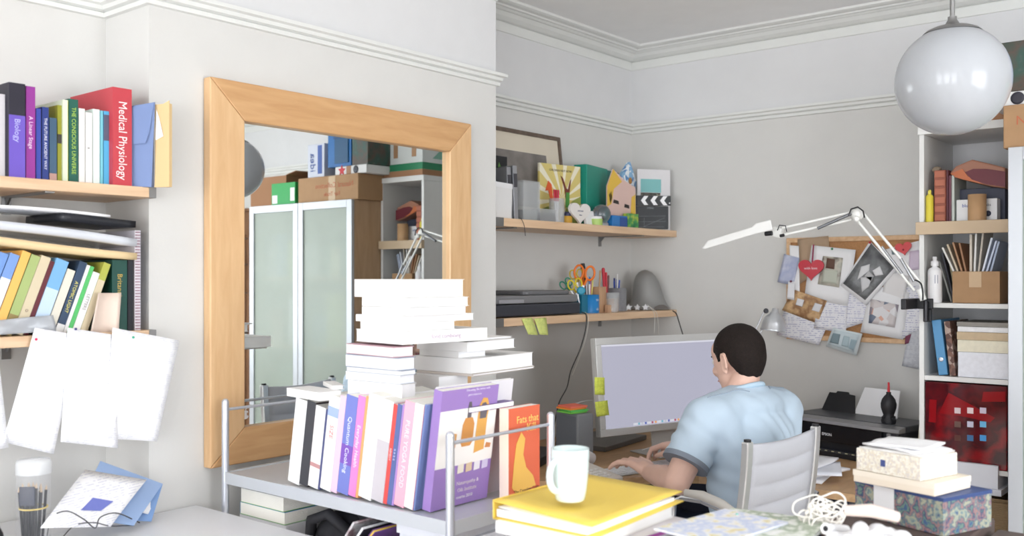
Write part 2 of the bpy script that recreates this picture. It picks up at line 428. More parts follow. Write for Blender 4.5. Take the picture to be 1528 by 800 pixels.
# ------------------------------------------------------------ mirror
MX = -2.500
my0, my1, mz0, mz1 = 1.608, 2.752, .858, 2.010
iy0, iy1, iz0, iz1 = 1.728, 2.632, .966, 1.893
mo = thing('wall_mirror', 'large square mirror in a broad light wooden frame on the chimney breast', 'mirror', (XB+.001, (my0+my1)/2, mz0))
MAPLE_H = wood((198, 152, 104), (212, 168, 120), (10, 2, 14), .35); MAPLE_V = wood((214, 172, 126), (226, 188, 142), (10, 14, 2), .35)
def fbar(poly, m):
    b = MB(); n = 4; f = -2.478
    vs = [Vector((XB+.001, y, z)) for y, z in poly]+[Vector((f, y, z)) for y, z in poly]
    b.add(vs, [(3, 2, 1, 0), (4, 5, 6, 7)]+[(i, (i+1) % 4, 4+(i+1) % 4, 4+i) for i in range(4)])
    return b.build('frame_side', m, mo, bevel=.004)
fbar([(my0, mz1), (iy0, iz1), (iy1, iz1), (my1, mz1)], MAPLE_H); fbar([(my0, mz0), (my1, mz0), (iy1, iz0), (iy0, iz0)], MAPLE_H)
fbar([(my0, mz0), (iy0, iz0), (iy0, iz1), (my0, mz1)], MAPLE_V); fbar([(my1, mz0), (my1, mz1), (iy1, iz1), (iy1, iz0)], MAPLE_V)
MB().box((XB+.004, iy0-.01, iz0-.01), (MX, iy1+.01, iz1+.01)).build('mirror_glass', mat((236, 240, 240), .0, 1), mo)
# small white sticker on the glass
import math as _m
st = thing('sticker', 'small white apple-shaped sticker in the bottom left corner of the mirror', 'sticker', (MX+.0005, 1.742, 1.0))
pts = []
for k in range(40):
    t = 2*PI*k/40; r_ = .0125*(1-.10*_m.cos(2*t)+.12*_m.cos(4*t+PI)*.4)
    y_, z_ = r_*_m.cos(t), r_*_m.sin(t)
    if _m.hypot(y_-.0165, z_-.002) < .0075: y_ -= .0055
    pts.append((y_, z_))
MB().prism(pts, 0, .0005, basis((MX+.0005, 1.744, 1.0), (0, 1, 0), (0, 0, 1))).build('fruit_shape', PAPER, st)
MB().prism([(0, .014), (.001, .02), (.006, .024), (.005, .018)], 0, .0005, basis((MX+.0005, 1.744, 1.0), (0, 1, 0), (0, 0, 1))).build('leaf_shape', PAPER, st)

# ------------------------------------------------------------ globe pendant
gx, gy, gz = -.772, 2.882, 1.975; gr = .153
go = thing('pendant_lamp', 'white opal glass globe lamp hanging from the ceiling on a steel rod', 'lamp', (gx, gy, gz-gr))
MB().ball((gx, gy, gz), gr, 48, 32).build('globe', mat((176, 179, 184), .16, spec=.4, coat=.1), go)
MB().lathe([(.078, gz+.1335), (.07, gz+.141), (.05, gz+.15), (.02, gz+.158), (.012, gz+.172), (.012, gz+.18)], (gx, gy, 0), 32).build('cap', STEEL, go)
MB().tube([(gx, gy, gz+.16), (gx, gy, ZC-.02)], .0065).build('rod', STEEL, go)
MB().lathe([(.05, -.03), (.05, -.01), (.045, .0)], (gx, gy, ZC), 24).build('ceiling_rose', STEEL, go)

# ------------------------------------------------------------ camera, world, portals
cam = bpy.data.cameras.new('camera'); co = bpy.data.objects.new('camera', cam); COL.objects.link(co)
co.location = (0, 0, HC); co.rotation_euler = (PI/2, 0, YAW); cam.sensor_width = 36; cam.lens = 36*F/1528
cam.shift_y = 14/1528.0; cam.clip_start = .05
cam.dof.use_dof = True; cam.dof.focus_distance = 3.3; cam.dof.aperture_fstop = 3.2
scene.camera = co
wd = bpy.data.worlds.new('world'); scene.world = wd; wd.use_nodes = True
bg = wd.node_tree.nodes['Background']; bg.inputs[0].default_value = (.94, .965, 1, 1); bg.inputs[1].default_value = 6.0
for i, (a, b) in enumerate(wins):
    l = bpy.data.lights.new('window_portal', 'AREA'); l.shape = 'RECTANGLE'; l.size = b-a; l.size_y = wz1-wz0
    l.cycles.is_portal = True
    lo = bpy.data.objects.new('window_portal', l); COL.objects.link(lo); lo.location = ((a+b)/2, YW-.15, (wz0+wz1)/2); lo.rotation_euler = (R(90), 0, 0)
l = bpy.data.lights.new('window_portal', 'AREA'); l.shape = 'RECTANGLE'; l.size = 1.8; l.size_y = ry1-ry0; l.cycles.is_portal = True
lo = bpy.data.objects.new('window_portal', l); COL.objects.link(lo); lo.location = (XR+.14, (ry0+ry1)/2, 1.52); lo.rotation_euler = (0, R(90), 0)  # portal of the added fill opening
vs = scene.view_settings; vs.view_transform = 'Standard'; vs.look = 'None'; vs.gamma = 1; vs.use_curve_mapping = False; vs.exposure = .97
# ============================================================ UPPER LEFT SHELF (spines face +X)
def Yx(px, X): return ray(px)[1]/ray(px)[0]*X
def shelf_book(pl, pr, ytop, X, z, W, label, cover, tilt=0, group=None, **k):
    y0, y1 = Yx(pl, X), Yx(pr, X)
    D = DX((pl+pr)/2, X); H = zat(ytop, D)-z
    M = T(X, y1-.0006, z) @ RX(tilt) @ RZ(180)
    return book(label, W, y1-y0-.0012, H, cover, M, group=group, **k)
G1 = 'books on the upper left shelf'
XS = -2.505
B = shelf_book
B(-26, -10, 150, XS-.01, ZUL, .19, 'pale grey book cut by the left edge of the picture, upper left shelf', (190, 186, 190), group=G1)
B(-9, 8, 140, XS-.01, ZUL, .19, 'white grey-spined textbook left of the black and violet one', (214, 210, 214), group=G1)
B(13, 38, 124, XS+.01, ZUL, .20, 'tall violet and blue spined textbook with a black cover, upper left shelf', (30, 26, 44), group=G1, hard=True, cover2=(30, 26, 44), title='Biology', tcol=(190, 190, 235), band=(.0, .66, (108, 84, 190)), pages=PAGE)
B(38.5, 53, 129, XS+.005, ZUL, .19, 'magenta spined textbook beside the violet one', (150, 50, 150), group=G1, title='A Linear Stage', tcol=(245, 220, 245))
B(53.5, 62, 162, XS, ZUL, .16, 'royal blue book with a black cover, right of the magenta spine', (52, 70, 170), group=G1, cover2=(20, 20, 30))
B(62.5, 73, 160, XS, ZUL, .16, 'navy blue book with white title down its spine, upper left shelf', (36, 56, 130), group=G1, title='THE FUTURE ANCIENT WAY', tcol=(235, 235, 245))
B(73.5, 85, 176, XS-.002, ZUL, .15, 'short slate teal paperback, upper left shelf', (62, 92, 118), group=G1, band=(.02, .12, (190, 150, 140)))
B(85.5, 93, 157, XS-.006, ZUL, .2, 'olive green and black magazine beside the slate teal paperback', (150, 150, 40), group=G1, cover2=(60, 56, 50), band=(.5, .62, (60, 56, 50)))
B(93.5, 102, 149, XS, ZUL, .19, 'cream and lime spined book left of the dark green spine', (222, 232, 206), group=G1, cover2=(190, 200, 60))
B(102.5, 117, 148, XS, ZUL, .19, 'dark green book with lettering down the spine, upper left shelf', (24, 92, 78), group=G1, title='THE CONSCIOUS UNIVERSE', tcol=(180, 215, 90))
B(117.5, 127, 162, XS, ZUL, .16, 'white spined paperback next to the dark green spine', (236, 234, 230), group=G1)
B(127.5, 138, 168, XS, ZUL, .15, 'white paperback with a small grey mark on its spine, second of the white spines', (240, 238, 236), group=G1, title='a', tcol=(120, 120, 120), tsize=.012)
B(138.5, 149, 163, XS, ZUL, .16, 'pale mint white paperback left of the light blue spine', (226, 240, 234), group=G1)
B(149.5, 154, 165, XS, ZUL, .16, 'thin turquoise booklet, upper left shelf', (120, 200, 216), group=G1)
B(154.5, 165, 166, XS, ZUL, .16, 'sky blue spined book touching the thick red textbook', (84, 176, 222), group=G1, band=(.6, .95, (90, 96, 120)))
B(168, 197, 131.5, XS+.02, ZUL, .24, 'thick red medical textbook standing tall, upper left shelf', (196, 66, 76), group=G1, hard=True,
  title='Medical Physiology', tcol=(250, 236, 236), tsize=.034, zt=.46, cover2=(196, 66, 76))
# blue card wallet and buff envelope folder
def foldr(name, label, cat, y0, y1, x0, x1, z, H, m, inner, top_slant=.0, group=None):
    o = thing(name, label, cat, (x1, y0, z), group)
    MB().sheet([(x0, y0, z+H), (x1, y0, z+H-top_slant), (x1, y0, z), (x0, y0, z)], .0012, 4, 4, lambda u, v: .002*math.sin(PI*u)).build('front_flap', m, o)
    MB().sheet([(x0, y1, z+H), (x1-.006, y1+.004, z+H-top_slant*.5), (x1-.006, y1, z), (x0, y1, z)], .0012, 4, 4, lambda u, v: -.002*math.sin(PI*u)).build('back_flap', m, o)
    MB().box((x0+.01, y0+.003, z+.002), (x1-.02, y1-.003, z+H-.03)).build('papers', inner, o)
    MB().box((x0, y0, z), (x1-.002, y1, z+.0015)).build('bottom_fold', m, o)
    return o
a = frame2(192, DX(192, -2.50), 231, 2.66, ZUL)
o = thing('document_wallet', 'denim blue card document wallet leaning beside the red textbook', 'folder', a[0])
bm_ = mat((116, 136, 180), .6)
MB().add([(0, 0, 0), (a[1]*.87, 0, 0), (a[1]*1.0, 0, .235), (.008, 0, .222), (0, .006, 0), (a[1]*.87, .006, 0), (a[1], .006, .235), (.008, .006, .222)],
         [(0, 1, 2, 3), (7, 6, 5, 4), (0, 4, 5, 1), (1, 5, 6, 2), (2, 6, 7, 3), (3, 7, 4, 0)]).build('front_panel', bm_, o, local=True)
MB().add([(.002, -.003, .115), (a[1]*.65, -.006, .12), (a[1]*.8, -.004, .15), (a[1]*.97, -.002, .232), (.01, -.003, .22)], [(0, 1, 2, 3, 4)]).build('flap', bm_, o, local=True)
MB().prism([(a[1]*.87, .006), (a[1]*.9, .028), (a[1]*.87, .03), (a[1]*.8, .006)], 0, .215).build('back_panel', bm_, o, local=True)
a = frame2(228, 2.655, 248, 2.64, ZUL-.006)
o = thing('envelope_folder', 'buff card folder with white paper showing, at the shelf end by the chimney breast', 'folder', a[0] @ T(.0, .012, .006))
bf = mat((226, 196, 146), .7)
MB().add([(-.004, 0, 0), (a[1], 0, 0), (a[1]*1.0, 0, .238), (.006, 0, .222), (-.004, .002, 0), (a[1], .002, 0), (a[1]*1.0, .002, .238), (.006, .002, .222)],
         [(0, 1, 2, 3), (7, 6, 5, 4), (0, 4, 5, 1), (1, 5, 6, 2), (2, 6, 7, 3), (3, 7, 4, 0)]).build('front_panel', bf, o, local=True)
MB().prism([(-.004, .002), (a[1]*.8, .014), (a[1], .012), (a[1], .002)], 0, .23).build('gusset', bf, o, local=True)
MB().add([(.001, -.002, .13), (a[1]*.6, -.002, .14), (a[1]*.3, -.002, .19), (.004, -.002, .215)], [(0, 1, 2, 3)]).build('paper_insert', PAPER, o, local=True)

# ============================================================ MIDDLE LEFT SHELF : leaning row
G2 = 'leaning books on the lower left shelf'
def lean(pl, pr, ytop, W, label, cover, ang, **k):
    """pl, pr are the bottom corners in the photograph"""
    X = -2.50
    y0, y1 = Yx(pl, X), Yx(pr, X)
    D = DX(pl, X); ca = math.cos(R(ang)); H = (zat(ytop, D)-ZLL)/ca
    th = (y1-y0)*ca
    M = T(X, y1-.0005, ZLL) @ RX(-ang) @ RZ(180)
    return book(label, W, th-.001, H-.012, cover, M, group=G2, **k)
A_ = 20
for (pl, pr, yt, W, lab, cv, kk) in [
    (-75, -52, 372, .18, 'grey leaning book beyond the left edge, lower left shelf', (170, 170, 176), {}),
    (-51, -34, 372, .18, 'light blue leaning book cut by the picture edge, lower left shelf', (110, 150, 214), {}),
    (-33, -16, 374, .18, 'blue and white leaning book, leftmost fully seen on the lower left shelf', (120, 156, 216), dict(band=(.3, .7, (240, 240, 240)))),
    (-15, 0, 370, .20, 'orange-yellow leaning folder-backed book, lower left shelf', (244, 186, 96), {}),
    (1, 17, 376, .18, 'sage green leaning book with an earthy foot, lower left shelf', (166, 184, 116), dict(band=(.0, .25, (150, 130, 80)))),
    (17, 34, 378, .18, 'beige leaning book with a small dark emblem', (214, 200, 170), dict(title='O', tcol=(90, 50, 40), tsize=.01, zt=.3)),
    (34, 42, 384, .17, 'thin maroon leaning book, lower left shelf', (96, 30, 44), {}),
    (42, 64, 384, .18, 'sky blue and white leaning book, lower left shelf', (120, 176, 226), dict(band=(.1, .6, (196, 218, 240)))),
    (65, 79, 398, .17, 'cream grey leaning paperback right of the sky blue one', (222, 218, 204), {}),
    (80, 93, 386, .17, 'navy and white striped leaning book with yellow lettering', (50, 72, 100), dict(title='ATOMIC LIGHT', tcol=(230, 220, 120), band=(.0, .12, (240, 240, 240)))),
    (93, 99, 390, .17, 'thin white leaning booklet left of the green one', (240, 240, 240), {}),
    (99, 106, 392, .18, 'bright green leaning book, lower left shelf', (86, 190, 106), {}),
    (106, 118, 402, .16, 'white leaning paperback right of the bright green book', (238, 236, 236), dict(title='LETTERS', tcol=(150, 150, 150))),
    (118, 130, 388, .18, 'olive topped leaning book, last before the dark green binder', (176, 182, 80), dict(band=(.0, .75, (214, 200, 170)))),
]:
    lean(pl, pr, yt, W, lab, cv, A_, **kk)
shelf_book(150, 167, 389, XS-.06, ZLL, .16, 'dark green hardback in the shadow behind the card, lower left shelf', (34, 74, 66), group='upright books at the end of the lower left shelf', hard=True)
shelf_book(167, 190, 388, XS-.0, ZLL, .2, 'dark green hardback with gold lettering, lower left shelf', (28, 76, 68), group='upright books at the end of the lower left shelf', hard=True, title='Britannica', tcol=(200, 170, 90), zt=.6)
shelf_book(190.5, 199, 388, XS, ZLL, .2, 'black hardback between the dark green book and the spiral notebook', (30, 32, 40), group='upright books at the end of the lower left shelf', hard=True)
# spiral notebook
y0, y1 = Yx(200, XS), Yx(211, XS)
o = thing('spiral_notebook', 'grey wire-bound notebook standing at the end of the lower left shelf', 'notebook', (XS, y1, ZLL))
ht = zat(344, DX(205, XS))-ZLL
MB().box((XS-.2, y0+.002, ZLL), (XS, y1-.004, ZLL+ht)).build('pages', mat((220, 214, 220), .7), o)
MB().box((XS-.2, y1-.004, ZLL), (XS, y1-.0025, ZLL+ht)).build('back_cover', mat((210, 212, 226), .5), o)
n_ = 34; c = MB()
for k in range(n_):
    z = ZLL+.005+(ht-.01)*k/(n_-1); c.tube([(XS+.0005+.0045*math.cos(t), (y0+y1)/2+.007*math.sin(t), z) for t in [2*PI*i/8 for i in range(8)]], .0009, 5, closed=True)
c.build('wire_binding', mat((140, 60, 90), .4, .4), o)
# beige card leaning in front of the dark green books
c = [onX(147, 437, -2.476), onX(181, 437, -2.476), onX(177, 497, -2.47), onX(135, 497, -2.47)]
o = MB().sheet(c, .0006, 8, 4, lambda u, v: .012*math.sin(PI*u)).build('greeting_card', mat((226, 206, 192), .7)); tag(o, 'beige pink card curled in front of the dark green hardback, lower left shelf', 'card')
# plastic wrap at the foot of the row
c = [onX(-6, 478, -2.474), onX(80, 470, -2.474), onX(84, 494, -2.47), onX(-6, 500, -2.47)]
o = MB().sheet(c, .004, 16, 6, lambda u, v: .006*math.sin(9*u)*math.cos(5*v)).build('plastic_bag', mat((190, 194, 200), .15, alpha=.75, key=('pb',))); tag(o, 'crumpled clear plastic bag at the foot of the leaning books', 'bag')
# things lying on top of the leaning row
def slab(name, label, cat, p0, p1, zc, x0, x1, t, m, group=None, curve=0, z2=None, n=10, name_part=None):
    """floppy item lying along Y between pixels p0..p1 on X=x1; zc / z2 heights at both ends"""
    ya, yb = Yx(p0, x1), Yx(p1, x1)
    z2 = zc if z2 is None else z2
    c = [(x1, ya, zc), (x1, yb, z2), (x0, yb, z2), (x0, ya, zc)]
    o = MB().sheet([c[0], c[3], c[2], c[1]], t, 4, n, lambda u, v: curve*math.sin(PI*v)).build(name, m)
    return tag(o, label, cat, group)
zt = lambda py, px: zat(py, DX(px, -2.48))
slab('folder', 'buff card folder lying across the tops of the leaning books', 'folder', -30, 205, zt(350, 0), -2.72, -2.472, .018, mat((232, 206, 160), .6), z2=zt(378, 205), curve=.003)
slab('plastic_sleeve', 'clear plastic sleeve stuffed with white sheets on the buff folder', 'folder', -30, 205, zt(328, 0), -2.70, -2.478, .020, mat((214, 218, 226), .25, coat=.5), z2=zt(357, 205), curve=-.004)
slab('folder', 'black plastic folder in the paper pile on the lower left shelf', 'folder', 95, 203, zt(318, 95), -2.7, -2.482, .018, mat((34, 36, 42), .4), z2=zt(330, 203))
slab('papers', 'loose white sheets on top of the pile, lower left shelf', 'paper', -30, 165, zt(306, 0), -2.7, -2.476, .006, PAPER, z2=zt(321, 165), curve=-.004)

# ============================================================ sheets pinned to the lower left shelf edge
def pinned(label, q, X, pin, pcol, m=None, bulge=.01, grp='sheets pinned to the lower left shelf'):
    o = thing('sheet_of_paper', label, 'paper', onX(*q[0], X), grp)
    MB().sheet([onX(a_, b_, X) for a_, b_ in q][::1], .0005, 8, 10, lambda u, v: bulge*(v**1.5)*math.sin(PI*(u*.8+.2))).build('page', m or ruled(scale=420, amount=.3), o)
    if pin:
        p = onX(*pin, X+.003); MB().ball(p, .0035, 12, 8).tube([p, p-Vector((.006, 0, 0))], .0012, 6).build('push_pin', mat(pcol, .3), o)
pinned('white sheet hanging at the very left edge, its corner only in view', [(-95, 500), (-4, 515), (13, 668), (-90, 690)], -2.468, None, None)
pinned('white printed sheet hung at a slant with a red pin', [(52, 489), (101, 500), (92, 677), (14, 663)][0:1]+[(118, 500), (80, 678), (6, 660)], -2.4625, (54, 506.5), (214, 40, 90))
pinned('white printed sheet hanging in the middle of the pinned row', [(101, 489), (172, 500), (176, 669), (92, 660)], -2.4565, (113, 491), (60, 60, 120))
pinned('white letter with a green pin, rightmost of the pinned sheets', [(168, 489), (268, 508), (234, 659), (158, 655)], -2.4505, (199, 503.5), (60, 170, 140))

# ============================================================ TABLE AT LOWER LEFT
tz = .755
tx1 = -1.5
o = thing('desk_table', 'white topped table under the pinned sheets at lower left', 'table', (-1.9, .9, 0))
yE = Yx(293, XB+.01)
MB().rbox((XB+.012 , .2, tz-.03), (tx1, yE, tz), .01).build('tabletop', mat((226, 227, 230), .35), o, bevel=.003)
MB().box((XL+.03, .2, tz-.03), (XB+.012, YN-.03, tz)).build('tabletop_back_strip', mat((226, 227, 230), .35), o)
for x in (-2.45, tx1-.06):
    for y in (.28, yE-.06): MB().box((x, y-.02, 0), (x+.04, y+.02, tz-.03)).build('leg', WPL, o)
# pencil jar
p = onZ(50, 800, tz); D = 2.33; p = at(50, 800, D); base = Vector((p.x, p.y, tz)); k_ = lambda py: zat(py, D)-tz
o = thing('pencil_jar', 'clear plastic jar full of black pencils tied with a yellow band', 'jar', base)
rj = 24*D/F
MB().lathe([(rj*.98, .0), (rj, .004), (rj, k_(703)), (rj*.97, k_(700))], base, 32).build('jar_body', glassy((230, 232, 238), .06, .12), o)
MB().lathe([(rj*1.02, k_(706)), (rj*1.02, k_(690)), (rj*.95, k_(686)), (0.0001, k_(685))], base, 32).build('jar_lid', glassy((236, 238, 240), .2, .55), o)
pc = mat((26, 26, 30), .35); wd_ = mat((214, 190, 160), .6)
for k in range(16):
    t = 2*PI*k*.382*1.0; q = rj*.86*math.sqrt((k+.5)/16)
    b0 = base+Vector((q*.62*math.cos(t), q*.62*math.sin(t), .003)); top = base+Vector((q*math.cos(t), q*math.sin(t), k_(722)+random.uniform(-.008, .01)))
    MB().tube([b0, b0.lerp(top, .93)], .0036, 6, 0).tube([b0.lerp(top, .93), top], [.0036, .0006], 6, 1).build('pencil', [pc, wd_], o)
MB().tube([base+Vector((rj*.8*math.cos(t), rj*.8*math.sin(t), k_(757))) for t in [2*PI*i/24 for i in range(24)]], .002, 6, closed=True).build('rubber_band', mat((226, 200, 110), .5), o)
MB().sheet([base+Vector((rj*1.01*math.cos(t), rj*1.01*math.sin(t), z)) for t, z in ((R(-75), k_(722)), (R(-20), k_(722)), (R(-20), k_(750)), (R(-75), k_(750)))], .0005).build('label', mat((50, 54, 70), .5), o)
# blue box file leaning on the wall, with the printed sheet lying on it
Xf = -2.50
fA, fB, fC, fD = onX(151, 688, XB+.006), onX(243, 722, XB+.03), onX(196, 788, XB+.10), onX(75, 800, XB+.14)
def P3(px, py, X): return onX(px, py, X)
o = thing('ring_binder', 'blue folder leaning against the chimney breast with papers inside', 'folder', (Xf, YN, tz))
q = [P3(150, 688, -2.505), P3(243, 722, -2.47), P3(200, 784, -2.36), P3(110, 770, -2.38)]
MB().sheet([q[0], q[1], q[2], q[3]], .003).build('front_cover', mat((156, 182, 222), .5), o)
q2 = [P3(156, 694, -2.512), P3(243, 722, -2.474), P3(226, 778, -2.40), P3(112, 772, -2.41)]
MB().sheet([q2[0], q2[1], q2[2], q2[3]], .002).build('back_cover', mat((130, 164, 214), .5), o)
q3 = [P3(232, 734, -2.475), P3(236, 734, -2.478), P3(222, 766, -2.41), P3(214, 764, -2.395)]
MB().sheet(q3, .004).build('papers', PAPER, o)
s_ = [P3(127, 701, -2.478), P3(219, 716, -2.446), P3(165, 786, -2.335), P3(60, 788, -2.30)]
o = thing('sheet_of_paper', 'white printed sheet with a blue patch lying on the blue folder', 'paper', s_[3])
MB().sheet(s_, .0008, 6, 6, lambda u, v: -.008*math.sin(PI*v)).build('page', ruled(scale=380, amount=.35), o)
i_ = lambda u, v: (s_[0]*(1-u)+s_[1]*u)*(1-v)+(s_[3]*(1-u)+s_[2]*u)*v+(s_[1]-s_[0]).cross(s_[3]-s_[0]).normalized()*(-.008*math.sin(PI*v)-.0016)
MB().sheet([i_(.42, .52), i_(.76, .56), i_(.68, .74), i_(.38, .74)], .0004).build('printed_patch', mat((116, 126, 200), .6), o)
# cable tangle
def cable(name, label, pts, r, m, cat='cable', n=8, res=10, group=None):
    pts = [Vector(p) for p in pts]; out = []
    for i in range(len(pts)-1):
        p0 = pts[max(i-1, 0)]; p1 = pts[i]; p2 = pts[i+1]; p3 = pts[min(i+2, len(pts)-1)]
        for k in range(res):
            t = k/res; out.append(.5*((2*p1)+(-p0+p2)*t+(2*p0-5*p1+4*p2-p3)*t*t+(-p0+3*p1-3*p2+p3)*t**3))
    out.append(pts[-1])
    o = MB().tube(out, r, n).build(name, m); return tag(o, label, cat, group)
zc = tz+.004
cable('cable', 'thin dark wires looped on the white table in front of the blue folder',
      [onZ(70, 800, tz+.003), at(78, 772, 2.35), at(100, 763, 2.32), at(125, 775, 2.33), at(142, 788, 2.33), at(150, 772, 2.34), at(175, 766, 2.40), onZ(208, 780, tz+.003)], .0016, DGREY)
cable('cable', 'thin dark wire crossing low over the looped wires', [onZ(95, 800, tz+.003), at(112, 784, 2.38), at(140, 780, 2.31), at(165, 785, 2.45), onZ(200, 784, tz+.003)], .0014, DGREY)
p = at(150, 800, 2.2)
o = MB().ball((p.x, p.y, tz+.018), .05, 24, 14, sc=(1, .8, .62)).build('headphone_cushion', BLACK); tag(o, 'black padded headphone cup at the bottom edge on the white table', 'headphones')
p = at(5, 770, 2.2)
o = thing('desk_telephone', 'dark object with a looped handle cut by the bottom left corner', 'telephone', (p.x, p.y, tz))
MB().lathe([(.03, 0), (.034, .03), (.03, .075), (.014, .11), (0.0001, .118)], (p.x-.03, p.y-.02, tz), 20).build('body', BLACK, o)
MB().tube([(p.x-.0+.022*math.cos(t), p.y, tz+.025+.02*math.sin(t)) for t in [2*PI*i/20 for i in range(20)]], .004, 8, closed=True).build('handle', BLACK, o)
# ============================================================ WIRE TROLLEY
cz = .85
cx0, cx1, cy0, cy1 = -2.435, -1.535, 1.63, 2.015
o = thing('wire_trolley', 'silver wire trolley in front of the mirror carrying a row and pile of books', 'trolley', ((cx0+cx1)/2, (cy0+cy1)/2, 0))
SILV = mat((214, 218, 228), .3, .7)
for (x, y, zt_) in ((cx0, cy0, 1.056), (cx1, cy0, 1.052), (cx1, cy1, 1.056), (cx0+.02, cy1, 1.02)):
    MB().tube([(x, y, 0), (x, y, zt_)], .0105, 14).ball((x, y, zt_), .0105, 12, 6).build('post', SILV, o)
for z, nm in ((cz, 'shelf_plate'), (.56, 'shelf_plate')):
    MB().box((cx0+.004, cy0+.004, z-.006), (cx1-.004, cy1-.004, z)).box((cx0, cy0-.006, z-.03), (cx1, cy0+.004, z+.003)).box((cx0, cy1-.004, z-.03), (cx1, cy1+.006, z+.003)) \
        .box((cx0-.006, cy0+.004, z-.03), (cx0+.004, cy1-.004, z+.003)).box((cx1-.004, cy0+.004, z-.03), (cx1+.006, cy1-.004, z+.003)).build(nm, mat((206, 210, 216), .35, .2), o)
for x in (cx0, cx1): MB().tube([(x, cy0, 1.034), (x, cy1, 1.034)], .0045, 8).build('end_rail', SILV, o)

# ------------------------------------------------------------ upright leaning row (spines face -Y)
G3 = 'upright books on the wire trolley'
ys = 1.648
ANG = 9
def Xy(px, Y): return ray(px)[0]/ray(px)[1]*Y
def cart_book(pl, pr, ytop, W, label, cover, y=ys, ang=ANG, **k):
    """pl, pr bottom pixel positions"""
    if isinstance(cover, tuple): cover = tuple(int(c+.16*(255-c)) for c in cover)  # pales the covers: overexposure and haze mixed into their colour
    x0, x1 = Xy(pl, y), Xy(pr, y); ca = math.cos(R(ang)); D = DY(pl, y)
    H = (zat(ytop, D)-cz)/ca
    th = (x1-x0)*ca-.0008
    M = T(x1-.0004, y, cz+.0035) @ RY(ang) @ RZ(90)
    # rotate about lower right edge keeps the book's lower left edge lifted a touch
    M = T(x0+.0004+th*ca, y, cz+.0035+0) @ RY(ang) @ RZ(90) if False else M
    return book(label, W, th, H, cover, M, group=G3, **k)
W_ = (246, 245, 244)
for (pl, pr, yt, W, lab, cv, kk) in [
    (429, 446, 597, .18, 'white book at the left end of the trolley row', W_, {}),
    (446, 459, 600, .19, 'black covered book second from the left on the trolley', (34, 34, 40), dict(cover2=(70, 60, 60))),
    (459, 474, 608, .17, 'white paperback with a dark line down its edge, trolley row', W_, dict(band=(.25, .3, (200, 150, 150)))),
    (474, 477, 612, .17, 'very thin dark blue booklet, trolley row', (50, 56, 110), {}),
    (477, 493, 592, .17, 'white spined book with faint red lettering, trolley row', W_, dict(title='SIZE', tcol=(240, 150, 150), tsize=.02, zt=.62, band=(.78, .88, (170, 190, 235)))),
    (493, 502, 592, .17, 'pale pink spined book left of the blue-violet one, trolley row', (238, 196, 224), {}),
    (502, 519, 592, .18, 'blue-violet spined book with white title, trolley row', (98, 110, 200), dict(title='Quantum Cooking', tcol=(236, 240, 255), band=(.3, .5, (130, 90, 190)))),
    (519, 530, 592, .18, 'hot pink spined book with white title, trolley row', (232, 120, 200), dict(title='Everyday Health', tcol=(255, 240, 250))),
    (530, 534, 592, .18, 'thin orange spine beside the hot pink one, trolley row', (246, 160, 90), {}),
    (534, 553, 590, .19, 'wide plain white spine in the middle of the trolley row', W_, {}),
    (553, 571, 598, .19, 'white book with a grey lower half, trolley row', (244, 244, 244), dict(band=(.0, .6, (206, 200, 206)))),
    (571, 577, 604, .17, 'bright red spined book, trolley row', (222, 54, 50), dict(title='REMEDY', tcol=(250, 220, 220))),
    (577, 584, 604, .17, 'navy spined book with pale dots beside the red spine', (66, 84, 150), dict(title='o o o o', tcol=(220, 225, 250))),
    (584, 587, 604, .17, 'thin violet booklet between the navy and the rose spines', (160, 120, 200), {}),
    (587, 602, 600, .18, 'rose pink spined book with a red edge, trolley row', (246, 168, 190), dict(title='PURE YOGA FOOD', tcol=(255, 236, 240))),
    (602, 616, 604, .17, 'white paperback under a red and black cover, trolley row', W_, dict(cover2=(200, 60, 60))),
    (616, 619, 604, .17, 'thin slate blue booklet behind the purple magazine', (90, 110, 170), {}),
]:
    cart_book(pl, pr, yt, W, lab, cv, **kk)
# wide white folder and purple magazine, covers facing +X
def leanX(name, label, cat, X, y0, wid, H, th, ang, covers, pages=PAGE):
    o = thing(name, label, cat, T(X, y0, cz+.0035) @ RY(ang) @ RZ(90))
    MB().box((0, 0, 0), (wid, .0012, H)).box((0, th-.0012, 0), (wid, th, H)).box((0, .0012, 0), (.0012, th-.0012, H)).build('cover', covers, o, local=True)
    MB().box((.0014, .0012, .001), (wid-.002, th-.0012, H-.001)).build('pages', pages, o, local=True)
    return o
Xm = Xy(629, 1.655)
leanX('magazine', 'wide pale grey-white catalogue standing behind the purple magazine', 'magazine', Xm-.0045, 1.675, .285, .302, .010, 8, mat((232, 230, 236), .4))
PUR = mat((160, 130, 196), .35)
o = leanX('magazine', 'purple and white magazine with two amber bottles on its cover', 'magazine', Xm+.024, 1.66, .208, .297, .027, 8, PUR)
hw, hh = .208, .297
MB().box((.0005, -.0006, hh*.35), (hw-.0005, -.0001, hh*.83)).build('cover_photo_panel', mat((244, 240, 236), .4), o, local=True)
def flat(poly, y=-.0011, nm='bottle_picture', m=None, par=None): return MB().prism(poly, 0, .0004, basis((0, y, 0), (1, 0, 0), (0, 0, 1))).build(nm, m, par or o, local=True)
amb, dk, gold = mat((214, 150, 84), .35), mat((110, 104, 112), .35), mat((228, 172, 92), .35)
bx = .10*1.0; bz = .13
flat([(.088, .15), (.118, .15), (.126, .16), (.127, .205), (.118, .222), (.092, .222), (.084, .205), (.083, .16)], m=amb)
flat([(.098, .222), (.112, .222), (.112, .248), (.109, .262), (.101, .262), (.098, .248)], m=dk, nm='bottle_cap_picture')
flat([(.135, .128), (.172, .134), (.174, .22), (.178, .245), (.168, .266), (.152, .268), (.14, .25), (.137, .22)], m=gold)
flat([(.145, .215), (.168, .215), (.172, .242), (.162, .256), (.15, .254), (.143, .24)], y=-.0016, m=dk, nm='bottle_cap_picture')
